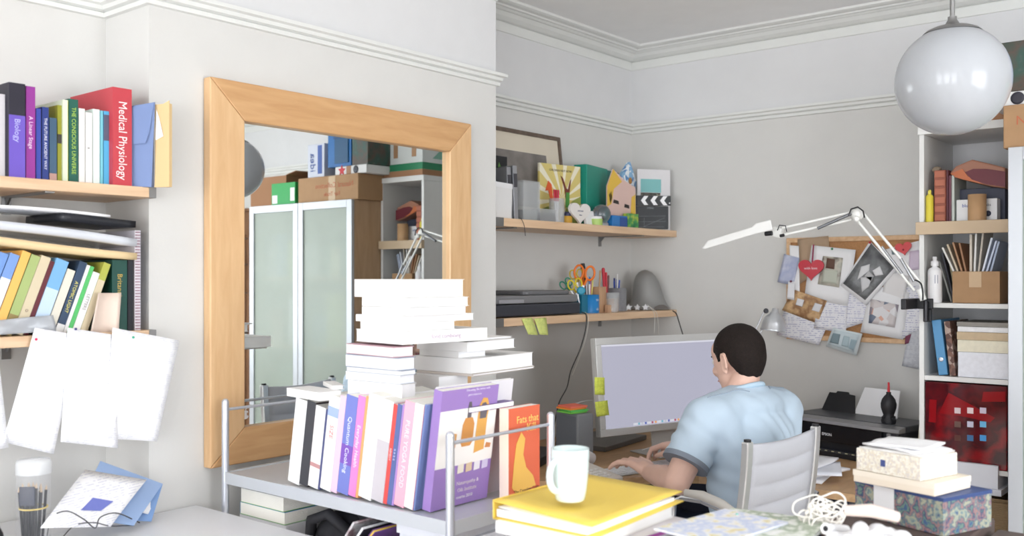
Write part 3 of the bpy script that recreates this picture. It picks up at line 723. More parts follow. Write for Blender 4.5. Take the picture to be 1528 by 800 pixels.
flat([(.04, .155), (.064, .15), (.066, .185), (.044, .19)], m=mat((224, 170, 110), .5), nm='fruit_picture')
flat([(.176, .137), (.196, .135), (.198, .146), (.18, .15)], m=mat((206, 140, 90), .5), nm='fruit_picture')
for k in range(4): flat([(.082+.03*k, .082), (.104+.03*k, .084), (.104+.03*k, .106), (.082+.03*k, .104)], m=mat([(236, 228, 214), (224, 200, 170), (236, 232, 240), (214, 206, 236)][k], .4), nm='small_picture')
text('Naturopathy &', .0135, mat((240, 226, 236), .5), o, FRONT(.125, -.0008, .056), 'cover_title'); text('Oils Institute', .0135, mat((240, 226, 236), .5), o, FRONT(.125, -.0008, .038), 'cover_title')
text('course 2010', .012, mat((250, 244, 250), .5), o, FRONT(.118, -.0008, .02), 'cover_title')
text('Educating the senses with', .0085, mat((232, 220, 246), .5), o, FRONT(.13, -.0008, .292), 'cover_subtitle'); text('pure essences', .0085, mat((232, 220, 246), .5), o, FRONT(.118, -.0008, .28), 'cover_subtitle')
# orange paperback
o = book('orange paperback with a yellow flame cover standing at the right end of the trolley', .128, .03, .232, (226, 110, 78), T(-1.56, 1.872, cz+.0035) @ RZ(90) @ Matrix.Identity(4), name='book', group=G3,
         pages=PAGE, front=[('Fats that', .6, .86, .026, (250, 214, 120)), ('Kill', .72, .76, .03, (250, 214, 120))], cover2=(226, 110, 78), band=(.0, 1, (246, 226, 210)))
fl = [(.012, .03), (.03, .012), (.11, .022), (.098, .05), (.07, .075), (.058, .11), (.066, .15), (.05, .168), (.03, .14), (.02, .09)]
MB().prism([(a_, b_) for a_, b_ in fl], 0, .0005, basis((0, -.001, 0), (1, 0, 0), (0, 0, 1))).build('flame_picture', mat((240, 190, 96), .4), o, local=True)
text('Udo Erasmus', .013, mat((70, 50, 40), .5), o, FRONT(.075, -.0018, .018), 'cover_subtitle') if False else text('The Complete Guide', .012, mat((90, 56, 40), .5), o, FRONT(.072, -.0018, .017), 'cover_subtitle')
# purple book lying behind over the orange one
o = book('purple paperback lying on top of the orange book', .11, .014, .17, (104, 76, 140), T(-1.70, 1.93, 1.085+.0005) @ RX(90) @ Matrix.Identity(4), group=G3)

# ------------------------------------------------------------ lying pile on top of the row
G4 = 'books piled flat on the trolley row'
def pile(label, pxN, D, z, th, pxL, wL, pxR, cover=W_, edge=None, hard=False, title=None, drop=0, pages=PAPER, name='book', cat='book', flip=False, tcol=(210, 190, 200)):
    """near corner at column pxN / depth D; left edge length wL ending at column pxL; right edge at 90 degrees ending at pxR"""
    N = at(pxN, 0, D); best = None
    for i in range(0, 1800):
        t = R(90+i*.1); q = Vector((N.x+wL*math.cos(t), N.y+wL*math.sin(t)))
        dd = q.x*FW.x+q.y*FW.y
        px = CX+F*(q.x*RT.x+q.y*RT.y)/dd
        if dd < D-.02 : continue
        e_ = abs(px-pxL)
        if best is None or e_ < best[0]: best = (e_, t)
    t = best[1]; u = Vector((math.cos(t), math.sin(t))); v = Vector((u.y, -u.x))
    if v.x*FW.x+v.y*FW.y < 0 and False: v = -v
    lo, hi = 0, .6
    for i in range(40):
        m_ = (lo+hi)/2; q = Vector((N.x+v.x*m_, N.y+v.y*m_)); dd = q.x*FW.x+q.y*FW.y
        px = CX+F*(q.x*RT.x+q.y*RT.y)/dd
        if px < pxR: lo = m_
        else: hi = m_
    L = min(lo, .30)
    # local x along v (right edge), y along u (left edge)
    M = basis((N.x, N.y, z), (v.x, v.y, 0), (u.x, u.y, 0))
    if drop: M = M @ RY(drop)
    o = thing(name, label, cat, M, G4)
    ct = .0022 if hard else .001
    cm = mat(cover, .5); em = mat(edge, .5) if edge else cm
    if flip: MB().box((0, 0, 0), (L, wL, ct)).box((0, 0, th-ct), (L, wL, th)).box((0, 0, ct), (L, ct, th-ct)).build('cover', em, o, local=True); a_, b_ = (0.001, ct), (L-.002, wL-.003)
    else: MB().box((0, 0, 0), (L, wL, ct)).box((0, 0, th-ct), (L, wL, th)).build('cover', em, o, local=True); MB().box((0, 0, ct), (ct, wL, th-ct)).build('spine', cm, o, local=True); a_, b_ = (ct, .003), (L-.003, wL-.002)
    MB().box((a_[0], a_[1], ct), (b_[0], b_[1], th-ct)).build('pages', pages, o, local=True)
    if title: text(title, min(.016, th*.7), mat(tcol, .6), o, basis((L*.5, -.0006, th*.5), (1, 0, 0), (0, 0, 1)), 'spine_title', fit=L*.8)
    return M, L
zz = lambda py, D: zat(py, D)

zr = 1.098
pile('floppy white booklet draped at the left end of the pile on the trolley', 476, 2.50, zr, .022, 428, .16, 511, pages=PAPER)
pile('small white paperback on the draped booklet, left end of the trolley pile', 496, 2.56, zr+.0225, .011, 482, .12, 514)
zL = zr
for args, kw in [
    (('thick white book at the foot of the left book stack', 600, 2.43, .05, 519, .2, 622), {}),
    (('white book with blue edges, second from the foot of the left stack', 597, 2.44, .022, 516, .2, 620), dict(edge=(216, 222, 236))),
    (('white paged book with dark slate boards in the left stack', 598, 2.43, .012, 518, .2, 622), dict(edge=(150, 156, 170))),
    (('white book with slate covers, two below the open-paged stack', 592, 2.42, .033, 516, .2, 620), dict(edge=(160, 168, 186), hard=True)),
    (('white book with a slate and red cover on the left stack', 586, 2.42, .027, 517, .2, 618), dict(edge=(190, 150, 160), hard=True))]:
    pile(args[0], args[1], args[2], zL, args[3], *args[4:], **kw); zL += args[3]+.0006
zR = zr
for args, kw in [
    (('cream paperback low in the right stack beside the purple magazine', 655, 2.60, .053, 612, .15, 700), {}),
    (('thin grey-beige board-covered book jutting out under the wide white one', 706, 2.60, .006, 622, .2, 815), dict(cover=(214, 204, 196))),
    (('wide white book with pale board jutting right over the purple magazine', 703, 2.61, .040, 616, .21, 803), {}),
    (('short cream paperback between the two wide books of the right stack', 684, 2.63, .018, 626, .16, 726), {}),
    (('white book with grey shadowed edge high in the right stack', 697, 2.61, .026, 622, .19, 769), {}),
    (('white open magazine sagging over the right stack', 680, 2.62, .005, 618, .16, 764), dict(name='magazine', cat='magazine'))]:
    pile(args[0], args[1], args[2], zR, args[3], *args[4:], **kw); zR += args[3]+.0006
zT = max(zL, zR)+.0005
for args, kw in [
    (('white food combining guide with a green sprig on its spine', 600, 2.42, .033, 531, .2, 727), dict(title='food combining', tcol=(190, 170, 190), flip=True)),
    (('white paperback above the food combining guide', 598, 2.42, .021, 538, .17, 680), {}),
    (('white book with curled pages in the middle of the top stack', 600, 2.41, .018, 531, .18, 708), {}),
    (('white booklet tilted under the two thick books of the top stack', 612, 2.40, .020, 540, .18, 697), dict(pages=mat((232, 234, 246), .8))),
    (('white paperback second from the top of the tower', 606, 2.41, .024, 540, .18, 700), {}),
    (('thick white book on the very top of the tower', 600, 2.40, .046, 529, .2, 693), dict(pages=PAGE))]:
    pile(args[0], args[1], args[2], zT, args[3], *args[4:], **kw); zT += args[3]+.0006

# ------------------------------------------------------------ things stored below the trolley shelf
lz = .5635
o = thing('backpack', 'black padded backpack lying under the trolley shelf', 'bag', (-2.08, 1.8, lz))
bag = MB().ball((-2.10, 1.80, lz+.10), .10, 24, 16, sc=(.95, .9, 1.0)).ball((-2.06, 1.87, lz+.155), .085, 24, 16, sc=(1.3, .9, .8))
b_ = bag.build('bag_body', mat((54, 54, 60), .7, bump=.4, bscale=30), o)
MB().tube([(-2.17, 1.73, lz+.12), (-2.14, 1.71, lz+.18), (-2.08, 1.72, lz+.205), (-2.02, 1.75, lz+.15)], .016, 10).build('shoulder_strap', mat((44, 44, 50), .7), o)
MB().ball((-2.11, 1.71, lz+.09), .05, 18, 10, sc=(1, .5, 1)).build('pocket', mat((62, 62, 68), .6), o)
book('thick white annual with a lime and blue edge under the trolley', .20, .04, .26, W_, T(-2.42, 1.66, .70) @ RZ(0) @ RX(90) @ RZ(0) @ T(0, -0.0, -.26) if False else T(-2.40, 1.92, .765) @ RX(90) , group='books under the trolley', cover2=(150, 200, 90))
book('blue and green book beneath the white annual under the trolley', .21, .035, .26, (90, 150, 190), T(-2.405, 1.92, .7295) @ RX(90), group='books under the trolley', cover2=(110, 180, 90))
o = MB().box((-2.41, 1.66, lz), (-2.19, 1.92, .729)).build('storage_box', mat((206, 206, 210), .6), None, bevel=.003); tag(o, 'grey-white storage box under the books in the lower left of the trolley', 'box')
def tiltbox(name, label, cat, M, size, mats_, parts='cover', grp=None, edge=None):
    o = thing(name, label, cat, M, grp); w_, d_, h_ = size
    MB().box((0, 0, 0), (w_, d_, .002)).box((0, 0, h_-.002), (w_, d_, h_)).box((0, 0, .002), (.002, d_, h_-.002)).build(parts, mats_, o, local=True)
    MB().box((.002, .002, .002), (w_-.002, d_-.002, h_-.002)).build('pages', edge or PAPER, o, local=True); return o
tiltbox('magazine', 'glossy magazine with a grey and red photo cover tilted beside the backpack', 'magazine', T(-1.965, 1.60, lz+.075) @ RY(-52) , (.21, .28, .006), mottled([(206, 204, 208), (150, 110, 120), (240, 238, 240), (120, 120, 130)], 18, .3, 'NOISE'), grp='papers under the trolley')
tiltbox('folder', 'dark grey folder leaning behind the glossy magazine', 'folder', T(-1.935, 1.60, lz+.07) @ RY(-50), (.21, .29, .012), mat((66, 66, 74), .4), grp='papers under the trolley')
tiltbox('folder', 'purple and yellow edged folder under the trolley shelf', 'folder', T(-1.905, 1.60, lz+.08) @ RY(-46), (.21, .31, .01), mat((110, 70, 140), .4), grp='papers under the trolley', edge=mat((236, 200, 90), .6))
z = lz
for k, (x, y, a_, w_, lab) in enumerate([(-1.745, 1.66, 2, .185, 'lowest white paper block of the pile at the right under the trolley'), (-1.745, 1.67, -3, .185, 'second white paper wad under the trolley, turned slightly'), (-1.735, 1.65, 3, .175, 'third wad of white papers under the trolley'), (-1.745, 1.66, -2, .185, 'top wad of loose white papers under the trolley')]):
    h_ = (.185, .04, .025, .015)[k]
    o = MB().box((0, 0, 0), (w_, .3, h_), M=T(x, y, z) @ RZ(a_)).build('paper_stack', mat((232, 234, 242), .8)); tag(o, lab, 'paper', 'papers under the trolley'); z += h_+.0005
# ============================================================ ALCOVE, UPPER SHELF
def stand(name, label, cat, p0, p1, z, X0=None, X1=None, D0=None, D1=None, group=None):
    """thing whose local x runs between two picture columns at given wall distance, y away, z up"""
    D0 = D0 or DX(p0, X0); D1 = D1 or DX(p1, X1 if X1 is not None else X0)
    M, w = frame2(p0, D0, p1, D1, z)
    return thing(name, label, cat, M, group), w, (D0+D1)/2
hz = lambda py, D, z: zat(py, D)-z
# framed picture leaning on the wall
o = thing('picture_frame', 'dark framed drawing in a wide cream mount leaning behind the upper alcove shelf items', 'picture', (XA+.03, 3.2, ZU))
X = XA+.02
ya, yb = 2.99, Yx(835, X); zt_ = zat(206, DX(835, X)); 
Mf = basis((XA+.062, ya, ZU), (0, 1, 0), Vector((-(.05), 0, zt_-ZU)))
W = yb-ya; H = math.hypot(zt_-ZU, .05)
fb = wood((82, 66, 54), (108, 90, 76), (10, 10, 10))
f = MB(); f.box((0, 0, 0), (W, .018, .012), M=Mf).box((0, H-.018, 0), (W, H, .012), M=Mf).box((0, .018, 0), (.018, H-.018, .012), M=Mf).box((W-.018, .018, 0), (W, H-.018, .012), M=Mf)
f.build('frame', fb, o)
MB().box((.018, .018, .002), (W-.018, H-.018, .005), M=Mf).build('mount', mat((222, 212, 194), .7), o)
m_ = MB(); m_.box((.10, .08, .005), (W-.12, H-.10, .0065), M=Mf); m_.build('drawing', mottled([(112, 106, 102), (128, 122, 118), (150, 142, 136)], 8, .5, 'NOISE'), o)
# black box and white box at the left end
o, w, D = stand('box', 'black box with a green leaf picture, half hidden behind the chimney corner, upper alcove shelf', 'box', 728, 757, ZU, X0=-2.665)
MB().box((0, 0, 0), (w, .05, hz(232, D, ZU))).build('box_body', BLACK, o, local=True, bevel=.002)
MB().prism([(w*.35, .1), (w*.75, .12), (w*.8, .2), (w*.55, .25), (w*.4, .18)], 0, .001, basis((0, -.001, 0), (1, 0, 0), (0, 0, 1))).build('leaf_picture', mat((96, 140, 70), .5), o, local=True)
o, w, D = stand('box', 'plain white box at the left end of the upper alcove shelf', 'box', 733, 768, ZU, X0=-2.555, X1=-2.59)
MB().box((0, 0, 0), (w*.9, .07, hz(274, D, ZU)+.003)).build('box_body', WPL, o, local=True, bevel=.002)
MB().box((-.001, -.001, hz(274, D, ZU)+.003-.02), (w*.9+.001, .071, hz(274, D, ZU)+.004)).build('lid', mat((240, 240, 242), .4), o, local=True)
SLV = mat((176, 178, 184), .28, .8)
for (a_, b_, yt, lab) in ((759, 767, 250, 'left one of the two slim silver files on the upper alcove shelf'), (768, 776, 248, 'right one of the two slim silver files on the upper alcove shelf')):
    o, w, D = stand('metal_file', lab, 'file', a_, b_, ZU+.001, X0=-2.585, group='slim silver files')
    h_ = hz(yt, D, ZU)
    MB().box((0, 0, 0), (w*.75, .09, h_), M=RY(-3)).build('file_body', SLV, o, local=True, bevel=.003)
    MB().box((.002, -.001, h_*.6), (w*.75-.002, 0, h_*.85), M=RY(-3)).build('label_holder', DGREY, o, local=True)
o, w, D = stand('acrylic_box', 'tall clear acrylic container beside the silver files', 'container', 781, 806, ZU, X0=-2.60)
h_ = hz(270, D, ZU); c = MB(); t = .003
c.box((0, 0, 0), (w, .075, t)).box((0, 0, t), (w, t, h_)).box((0, .075-t, t), (w, .075, h_)).box((0, t, t), (t, .075-t, h_)).box((w-t, t, t), (w, .075-t, h_))
c.build('box_walls', glassy((220, 224, 226), .05, .28), o, local=True, bevel=.001)
MB().box((t+.002, t+.002, t+.0005), (w-t-.002, .07, .05)).build('grey_contents', mat((120, 126, 128), .5), o, local=True)
# colourful card
o, w, D = stand('greeting_card', 'colourful card with yellow sun rays and two small figures, upper alcove shelf', 'card', 805, 866, ZU, X0=-2.70, X1=-2.66)
h_ = hz(246, D, ZU)
def rays_mat():
    m = bpy.data.materials.new('sun_rays'); m.use_nodes = True; nt = m.node_tree; b = nt.nodes['Principled BSDF']; b.inputs['Roughness'].default_value = .6
    tc = nt.nodes.new('ShaderNodeTexCoord'); mp = nt.nodes.new('ShaderNodeMapping'); mp.inputs['Location'].default_value = (-w*.55, 0, -h_*.42)
    sx = nt.nodes.new('ShaderNodeSeparateXYZ'); at2 = nt.nodes.new('ShaderNodeMath'); at2.operation = 'ARCTAN2'
    mu = nt.nodes.new('ShaderNodeMath'); mu.operation = 'MULTIPLY'; mu.inputs[1].default_value = 14; sn = nt.nodes.new('ShaderNodeMath'); sn.operation = 'SINE'
    cr = nt.nodes.new('ShaderNodeValToRGB'); cr.color_ramp.elements[0].color = lin((214, 196, 120)); cr.color_ramp.elements[1].color = lin((236, 230, 206)); cr.color_ramp.elements[0].position = .35; cr.color_ramp.elements[1].position = .6
    L = nt.links.new; L(tc.outputs['Object'], mp.inputs[0]); L(mp.outputs[0], sx.inputs[0]); L(sx.outputs[2], at2.inputs[0]); L(sx.outputs[0], at2.inputs[1])
    L(at2.outputs[0], mu.inputs[0]); L(mu.outputs[0], sn.inputs[0]); L(sn.outputs[0], cr.inputs[0]); L(cr.outputs[0], b.inputs['Base Color']); return m
MB().box((0, 0, 0), (w, .012, h_)).build('card_board', rays_mat(), o, local=True)
pf = lambda poly, m, nm, y=-.0012, par=None: MB().prism([(a*w, b*h_) for a, b in poly], 0, .001, basis((0, y, 0), (1, 0, 0), (0, 0, 1))).build(nm, m, par or o, local=True)
GR = mat((84, 150, 70), .6); 
pf([(.05, .0), (.42, .0), (.4, .22), (.2, .3), (.06, .25)], mat((110, 120, 50), .6), 'bush_picture')
pf([(.55, .0), (1, .0), (1, .5), (.8, .42), (.62, .25)], mat((150, 160, 80), .6), 'bush_picture')
pf([(.13, .55), (.2, .72), (.28, .66), (.32, .4), (.26, .38), (.2, .56)], mat((222, 96, 50), .6), 'figure_picture', -.0016)
pf([(.62, .45), (.7, .45), (.76, .78), (.72, .72), (.68, .6), (.64, .62), (.56, .78), (.5, .82), (.6, .6)], mat((120, 60, 50), .6), 'figure_picture', -.0016)
pf([(.62, .3), (.71, .3), (.72, .55), (.63, .55)], GR, 'figure_picture', -.002)
text('CHILDREN FIRST NOW', .014, mat((120, 110, 90), .6), o, FRONT(w/2, -.0014, h_*.9), 'card_lettering', fit=w*.85)
# small clear box with dark contents
o, w, D = stand('acrylic_box', 'small low clear box in front of the colourful card', 'container', 806, 830, ZU, X0=-2.585)
MB().box((0, 0, 0), (w, .05, hz(312, D, ZU))).build('box_walls', glassy((220, 224, 226), .05, .35), o, local=True, bevel=.002)
MB().box((.004, .004, .002), (w-.004, .046, hz(318, D, ZU))).build('dark_contents', mat((90, 90, 96), .5), o, local=True)
# clear pen pot with red pens
o, w, D = stand('pen_pot', 'clear pot of red capped pens on the upper alcove shelf', 'pot', 829, 843, ZU, X0=-2.59)
MB().lathe([(w/2, 0), (w/2, hz(296, D, ZU)), (w/2-.002, hz(296, D, ZU)), (w/2-.002, .003)], (w/2, .02, 0), 20).build('pot_body', glassy((225, 228, 230), .05, .3), o, local=True)
for k, (dx, c_) in enumerate([(-.022, (196, 40, 60)), (-.012, (200, 46, 66)), (-.002, (190, 36, 56)), (.006, (70, 140, 90)), (.013, (204, 40, 80))]):
    x = w/2+dx*.75; MB().tube([(w/2+dx*.35, .02, .004), (x, .02+.004*(k % 2), hz(300, D, ZU)), ], .0036, 8, 0).tube([(x, .02+.004*(k % 2), hz(300, D, ZU)), (x+dx*.2, .02+.004*(k % 2), hz(283, D, ZU))], .0045, 8, 1).build('pen', [mat((230, 230, 232), .4), mat(c_, .4)], o, local=True)
# mustard figure, heart plaque, white block, green tin, glass ball
o, w, D = stand('small_jar', 'small mustard yellow and navy pot between the pens and the heart plaque', 'jar', 846, 856, ZU, X0=-2.58)
MB().lathe([(w*.42, 0), (w*.5, .01), (w*.5, .03), (w*.4, .036)], (w/2, .02, 0), 16, 0).lathe([(w*.35, .036), (w*.4, .048), (w*.2, .056), (.0001, .057)], (w/2, .02, 0), 16, 1).build('pot_body', [mat((196, 150, 50), .5), mat((50, 54, 84), .5)], o, local=True)
o, w, D = stand('heart_plaque', 'white heart-shaped plaque with small blue writing, upper alcove shelf', 'plaque', 851, 881, ZU, X0=-2.57)
h_ = hz(303, D, ZU)
def heart(n=40, s=1.0):
    out = []
    for k in range(n):
        t = 2*PI*k/n; out.append((16*math.sin(t)**3/32*s, (13*math.cos(t)-5*math.cos(2*t)-2*math.cos(3*t)-math.cos(4*t)+17)/30*s))
    return out
MB().prism([(w/2+a*w*1.02, min(b*h_*1.02, h_)) for a, b in heart()], 0, .012, basis((0, .012, 0), (1, 0, 0), (0, 0, 1))).build('plaque_body', mat((230, 226, 222), .35), o, local=True, bevel=.002)
text('LOVE MUM', .009, mat((70, 80, 120), .6), o, FRONT(w/2, -.0006, h_*.62), 'lettering'); text('always', .008, mat((70, 80, 120), .6), o, FRONT(w/2, -.0006, h_*.44), 'lettering')
o, w, D = stand('small_box', 'small plain white block leaning right of the heart plaque', 'box', 876, 889, ZU, X0=-2.565)
MB().box((0, 0, 0), (w, .015, hz(314, D, ZU)), M=RX(-12)).build('box_body', WPL, o, local=True, bevel=.001)
o, w, D = stand('candle_tin', 'pale green tin with a white lid, upper alcove shelf', 'tin', 888, 899, ZU, X0=-2.55)
MB().lathe([(w/2, 0), (w/2, .03)], (w/2, .015, 0), 20).build('tin_body', mat((170, 200, 110), .4), o, local=True)
MB().lathe([(w*.45, .03), (w*.45, .042), (.0001, .043)], (w/2, .015, 0), 20).build('lid', WPL, o, local=True)
o, w, D = stand('glass_ball', 'glass snow globe with a silver base in front of the pop portrait panel', 'ornament', 896, 914, ZU, X0=-2.545)
MB().ball((w/2, .03, .014+w*.42), w*.45, 20, 14).build('globe', mat((190, 196, 204), .04, trans=.85, key=('glb',)), o, local=True)
MB().lathe([(w*.34, 0), (w*.34, .012), (w*.25, .018)], (w/2, .03, 0), 20).build('base', SLV, o, local=True)
MB().ball((w/2, .03, .04), .011, 12, 8).build('figure', mat((120, 90, 90), .6), o, local=True)
# teal box file
o, w, D = stand('box_file', 'teal green box file standing behind the pop portrait panel', 'file', 876, 924, ZU, X0=-2.64, X1=-2.72)
h_ = hz(251, D, ZU)
TEAL = mat((24, 140, 120), .4)
MB().box((0, 0, 0), (w*.62, .07, h_)).build('file_body', TEAL, o, local=True, bevel=.003)
MB().box((w*.62+.0005, .002, .002), (w, .06, h_-.004)).build('file_side', mat((20, 110, 98), .4), o, local=True, bevel=.002)
# panel of yellow / pink shapes (plain stand-in) and blue tissue cone
o, w, D = stand('art_panel', 'panel painted with yellow, pink and black patches, right of the teal box file', 'picture', 906, 949, ZU, X0=-2.60, X1=-2.58)
h_ = hz(254, D, ZU)
MB().prism([(0, 0), (w, 0), (w*.98, h_*.72), (w*.62, h_*.82), (w*.2, h_), (0, h_*.7)], 0, .006, basis((0, .006, 0), (1, 0, 0), (0, 0, 1))).build('panel', mat((222, 190, 180), .5), o, local=True)
YE, BK = mat((226, 186, 76), .5), mat((50, 42, 40), .5)
for poly, m in (([(.0, .35), (.14, .4), (.22, .66), (.5, .8), (.2, 1), (.0, .7)], YE), ([(.78, .1), (.98, .05), (.97, .6), (.84, .55)], YE), ([(.1, .4), (.16, .5), (.14, .62), (.05, .55)], BK),
                ([(.2, .42), (.4, .4), (.38, .46), (.22, .48)], BK), ([(.58, .36), (.76, .34), (.75, .4), (.6, .42)], BK), ([(.42, .14), (.58, .13), (.5, .18)], mat((150, 60, 70), .5)), ([(.7, .0), (.84, .02), (.86, .3), (.78, .24)], BK)):
    MB().prism([(a*w, b*h_) for a, b in poly], 0, .0008, basis((0, -.0006, 0), (1, 0, 0), (0, 0, 1))).build('painted_patch', m, o, local=True)
o, w, D = stand('gift_bag', 'blue and white patterned paper cone with a gold seal above the pop panel', 'bag', 924, 950, ZU, X0=-2.67, X1=-2.66)
zb, h_ = .0, hz(241, D, ZU)
MB().add([(w*.35, 0, 0), (w*.75, 0, 0), (w*1.0, 0, h_*.72), (w*.62, 0, h_), (w*.05, 0, h_*.75), (w*.35, .03, 0), (w*.75, .03, 0), (w*1.0, .02, h_*.72), (w*.62, .02, h_), (w*.05, .02, h_*.75)],
         [(0, 1, 2, 3, 4), (9, 8, 7, 6, 5)]+[(i, i+5, (i+1) % 5+5, (i+1) % 5) for i in range(5)]).build('paper', mottled([(226, 236, 244), (140, 186, 222), (240, 244, 248), (96, 150, 206)], 60, .5), o, local=True)
MB().ball((w*.6, -.004, h_*.72), .014, 14, 8, sc=(1, .3, 1.2)).build('seal', mat((180, 130, 70), .4), o, local=True)
# blue green boxes at front
o, w, D = stand('small_box', 'small bright blue box at the shelf front below the pop panel', 'box', 914, 936, ZU, X0=-2.545)
MB().box((0, 0, 0), (w, .03, hz(322, D, ZU))).build('box_body', mat((40, 120, 190), .4), o, local=True, bevel=.002)
MB().box((w*.5, -.0006, .002), (w, 0, hz(324, D, ZU))).build('dark_panel', mat((40, 80, 150), .4), o, local=True)
o, w, D = stand('small_box', 'small yellow-green box beside the clapperboard', 'box', 937, 953, ZU, X0=-2.55)
MB().box((0, 0, 0), (w, .03, hz(319, D, ZU))).build('box_body', mottled([(190, 200, 60), (60, 150, 80), (30, 110, 70)], 30, .4, 'NOISE'), o, local=True, bevel=.002)
# white postcard with teal picture
o, w, D = stand('postcard', 'white bordered print with a teal picture standing in the corner behind the clapperboard', 'card', 951, 1000, ZU, D0=4.90, D1=4.955)
h_ = hz(253, D, ZU)
MB().box((0, 0, 0), (w, .003, h_)).build('card', mat((222, 220, 222), .6), o, local=True)
MB().box((w*.1, -.0006, h_*.62), (w*.72, 0, h_*.84)).build('teal_picture', mat((130, 190, 190), .5), o, local=True)
MB().box((w*.1, -.0006, h_*.4), (w*.7, 0, h_*.615)).build('building_picture', mottled([(90, 84, 76), (150, 146, 130), (70, 70, 64)], 60, .5), o, local=True)
# clapperboard
o, w, D = stand('clapperboard', 'black film clapperboard with white chevrons at the right end of the upper alcove shelf', 'clapperboard', 950, 1001, ZU, X0=-2.60, D1=4.86)
H = hz(290, D, ZU)
w2 = w
MB().rbox((0, 0, 0), (w2*.93, .008, H*.66), .004, axis=1).build('slate', mat((34, 38, 42), .45), o, local=True, bevel=.001)
St = RY(-2)
b = MB(); b.box((0, -.002, H*.68), (w2*1.0, .010, H*.96))
b.build('clap_stick', mat((34, 38, 42), .45), o, local=True, bevel=.001)
for k in range(3):
    x = w2*(.12+.28*k); zz0, zz1, zm = H*.69, H*.95, H*.82; q = w2*.12
    MB().prism([(x+q*.8, zz0), (x+q*1.8, zz0), (x+q*1.0, zm), (x+q*1.8, zz1), (x+q*.8, zz1), (x, zm)], 0, .0008, basis((0, -.0022, 0), (1, 0, 0), (0, 0, 1))).build('white_chevron', PAPER, o, local=True)
MB().tube([(w2*.96, -.004, H*.75), (w2*.96, .011, H*.75)], .004, 10).build('hinge', STEEL, o, local=True)
ln = mat((150, 156, 160), .6)
for (a0, a1) in (((.06, .55), (.85, .58)), ((.06, .1), (.8, .1)), ((.22, .1), (.22, .5)), ((.22, .12), (.82, .5)), ((.06, .32), (.85, .34))):
    MB().tube([(w2*a0[0], -.0006, H*.66*a0[1]), (w2*a1[0], -.0006, H*.66*a1[1])], .0007, 4).build('chalk_line', ln, o, local=True)
text('SCENE', .012, ln, o, FRONT(w2*.4, -.0006, H*.60), 'lettering')
cable('cable', 'thin black wire dangling from the front edge of the upper alcove shelf', [onX(775, 324, -2.56), onX(778, 327, -2.523), onX(782, 336, -2.521), onX(784, 352, -2.521)], .0012, BLACK)

# ============================================================ ALCOVE, LOWER SHELF
# flatbed scanner
X = -2.55
o = thing('scanner', 'black and grey flatbed scanner on the lower alcove shelf', 'scanner', (-2.67, 3.3, ZL))
y0, y1 = 2.965, Yx(868, X); D = DX(800, X); zt_ = zat(433, D)
MB().rbox((XA+.01, y0, ZL+.004), (X, y1, ZL+(zt_-ZL)*.48), .02, axis=2).build('base', mat((54, 56, 64), .4), o, bevel=.006)
MB().rbox((XA+.01, y0, ZL+(zt_-ZL)*.5), (X-.006, y1-.01, ZL+(zt_-ZL)*.80), .02).build('lid', mat((122, 122, 124), .4), o, bevel=.006)
MB().rbox((XA+.02, Yx(790, X), ZL+(zt_-ZL)*.80), (X-.02, y1-.05, zt_-.003), .03).build('lid_top', mat((108, 108, 110), .45), o, bevel=.006)
yq0, yq1 = Yx(745, X), Yx(782, X)
MB().box((X-.012, yq0, ZL+(zt_-ZL)*.52), (X+.001, yq1, ZL+(zt_-ZL)*.66)).build('control_panel', mat((170, 170, 176), .3, .4), o, bevel=.002)
# scissors pot (stone blue cube)
def pot(name, label, p0, p1, ytop, X0, m, n=24, cat='pot', depth=None, square=False):
    o, w, D = stand(name, label, cat, p0, p1, ZL, X0=X0)
    h_ = hz(ytop, D, ZL); t = .0025
    c = MB()
    if square:
        c.box((0, 0, 0), (w, w, .004)).box((0, 0, .004), (w, t, h_)).box((0, w-t, .004), (w, w, h_)).box((0, t, .004), (t, w-t, h_)).box((w-t, t, .004), (w, w-t, h_))
    else: c.lathe([(w/2, 0), (w/2, h_), (w/2-t, h_), (w/2-t, .004), (.0001, .004)], (w/2, w/2, 0), n)
    c.build('pot_body', m, o, local=True); return o, w, D, h_
BLU = mat((40, 130, 176), .4)
o, w, D, h_ = pot('pencil_pot', 'dark turquoise pot holding scissors beside the scanner', 868, 881, 440, -2.60, mat((34, 120, 150), .4), square=True)
def scissors(label, px, py, Dd, s, col, tilt, lean_=0):
    """handles up; (px,py) centre of handles"""
    c = at(px, py, Dd); M = basis(c, (RT.x, RT.y, 0), (0, 0, 1)) @ Matrix.Rotation(R(tilt), 4, 'Z')
    o = thing('scissors', label, 'scissors', M, 'scissors in the turquoise pot')
    for sgn in (-1, 1):
        MB().tube([(sgn*.021*s+.017*s*math.cos(t), .003+.026*s*math.sin(t), sgn*.002) for t in [2*PI*i/20 for i in range(20)]], .0042*s, 8, closed=True).tube([(sgn*.012*s, -.02*s, sgn*.002), (sgn*.003*s, -.045*s, sgn*.002)], .005*s, 8).build('handle', mat(col, .4), o, local=True)
        MB().add([(sgn*.004*s, -.045*s, sgn*.001), (-sgn*.006*s, -.045*s, sgn*.001), (-sgn*.001*s, -.11*s, sgn*.001), (sgn*.004*s, -.045*s, sgn*.003), (-sgn*.006*s, -.045*s, sgn*.003), (-sgn*.001*s, -.11*s, sgn*.003)],
                 [(0, 1, 2), (5, 4, 3), (0, 3, 4, 1), (1, 4, 5, 2), (2, 5, 3, 0)]).build('blade', CHROME, o, local=True)
    return o
Ds = DX(872, -2.6)
scissors('green handled scissors, leftmost in the turquoise pot', 845, 424, Ds+.02, .75, (30, 140, 110), 35)
scissors('small yellow handled scissors in front of the pot', 858, 425, Ds-.02, .85, (226, 206, 40), 14)
scissors('orange handled large scissors standing highest in the pot', 872, 408, Ds+.04, 1.25, (238, 120, 30), -6)
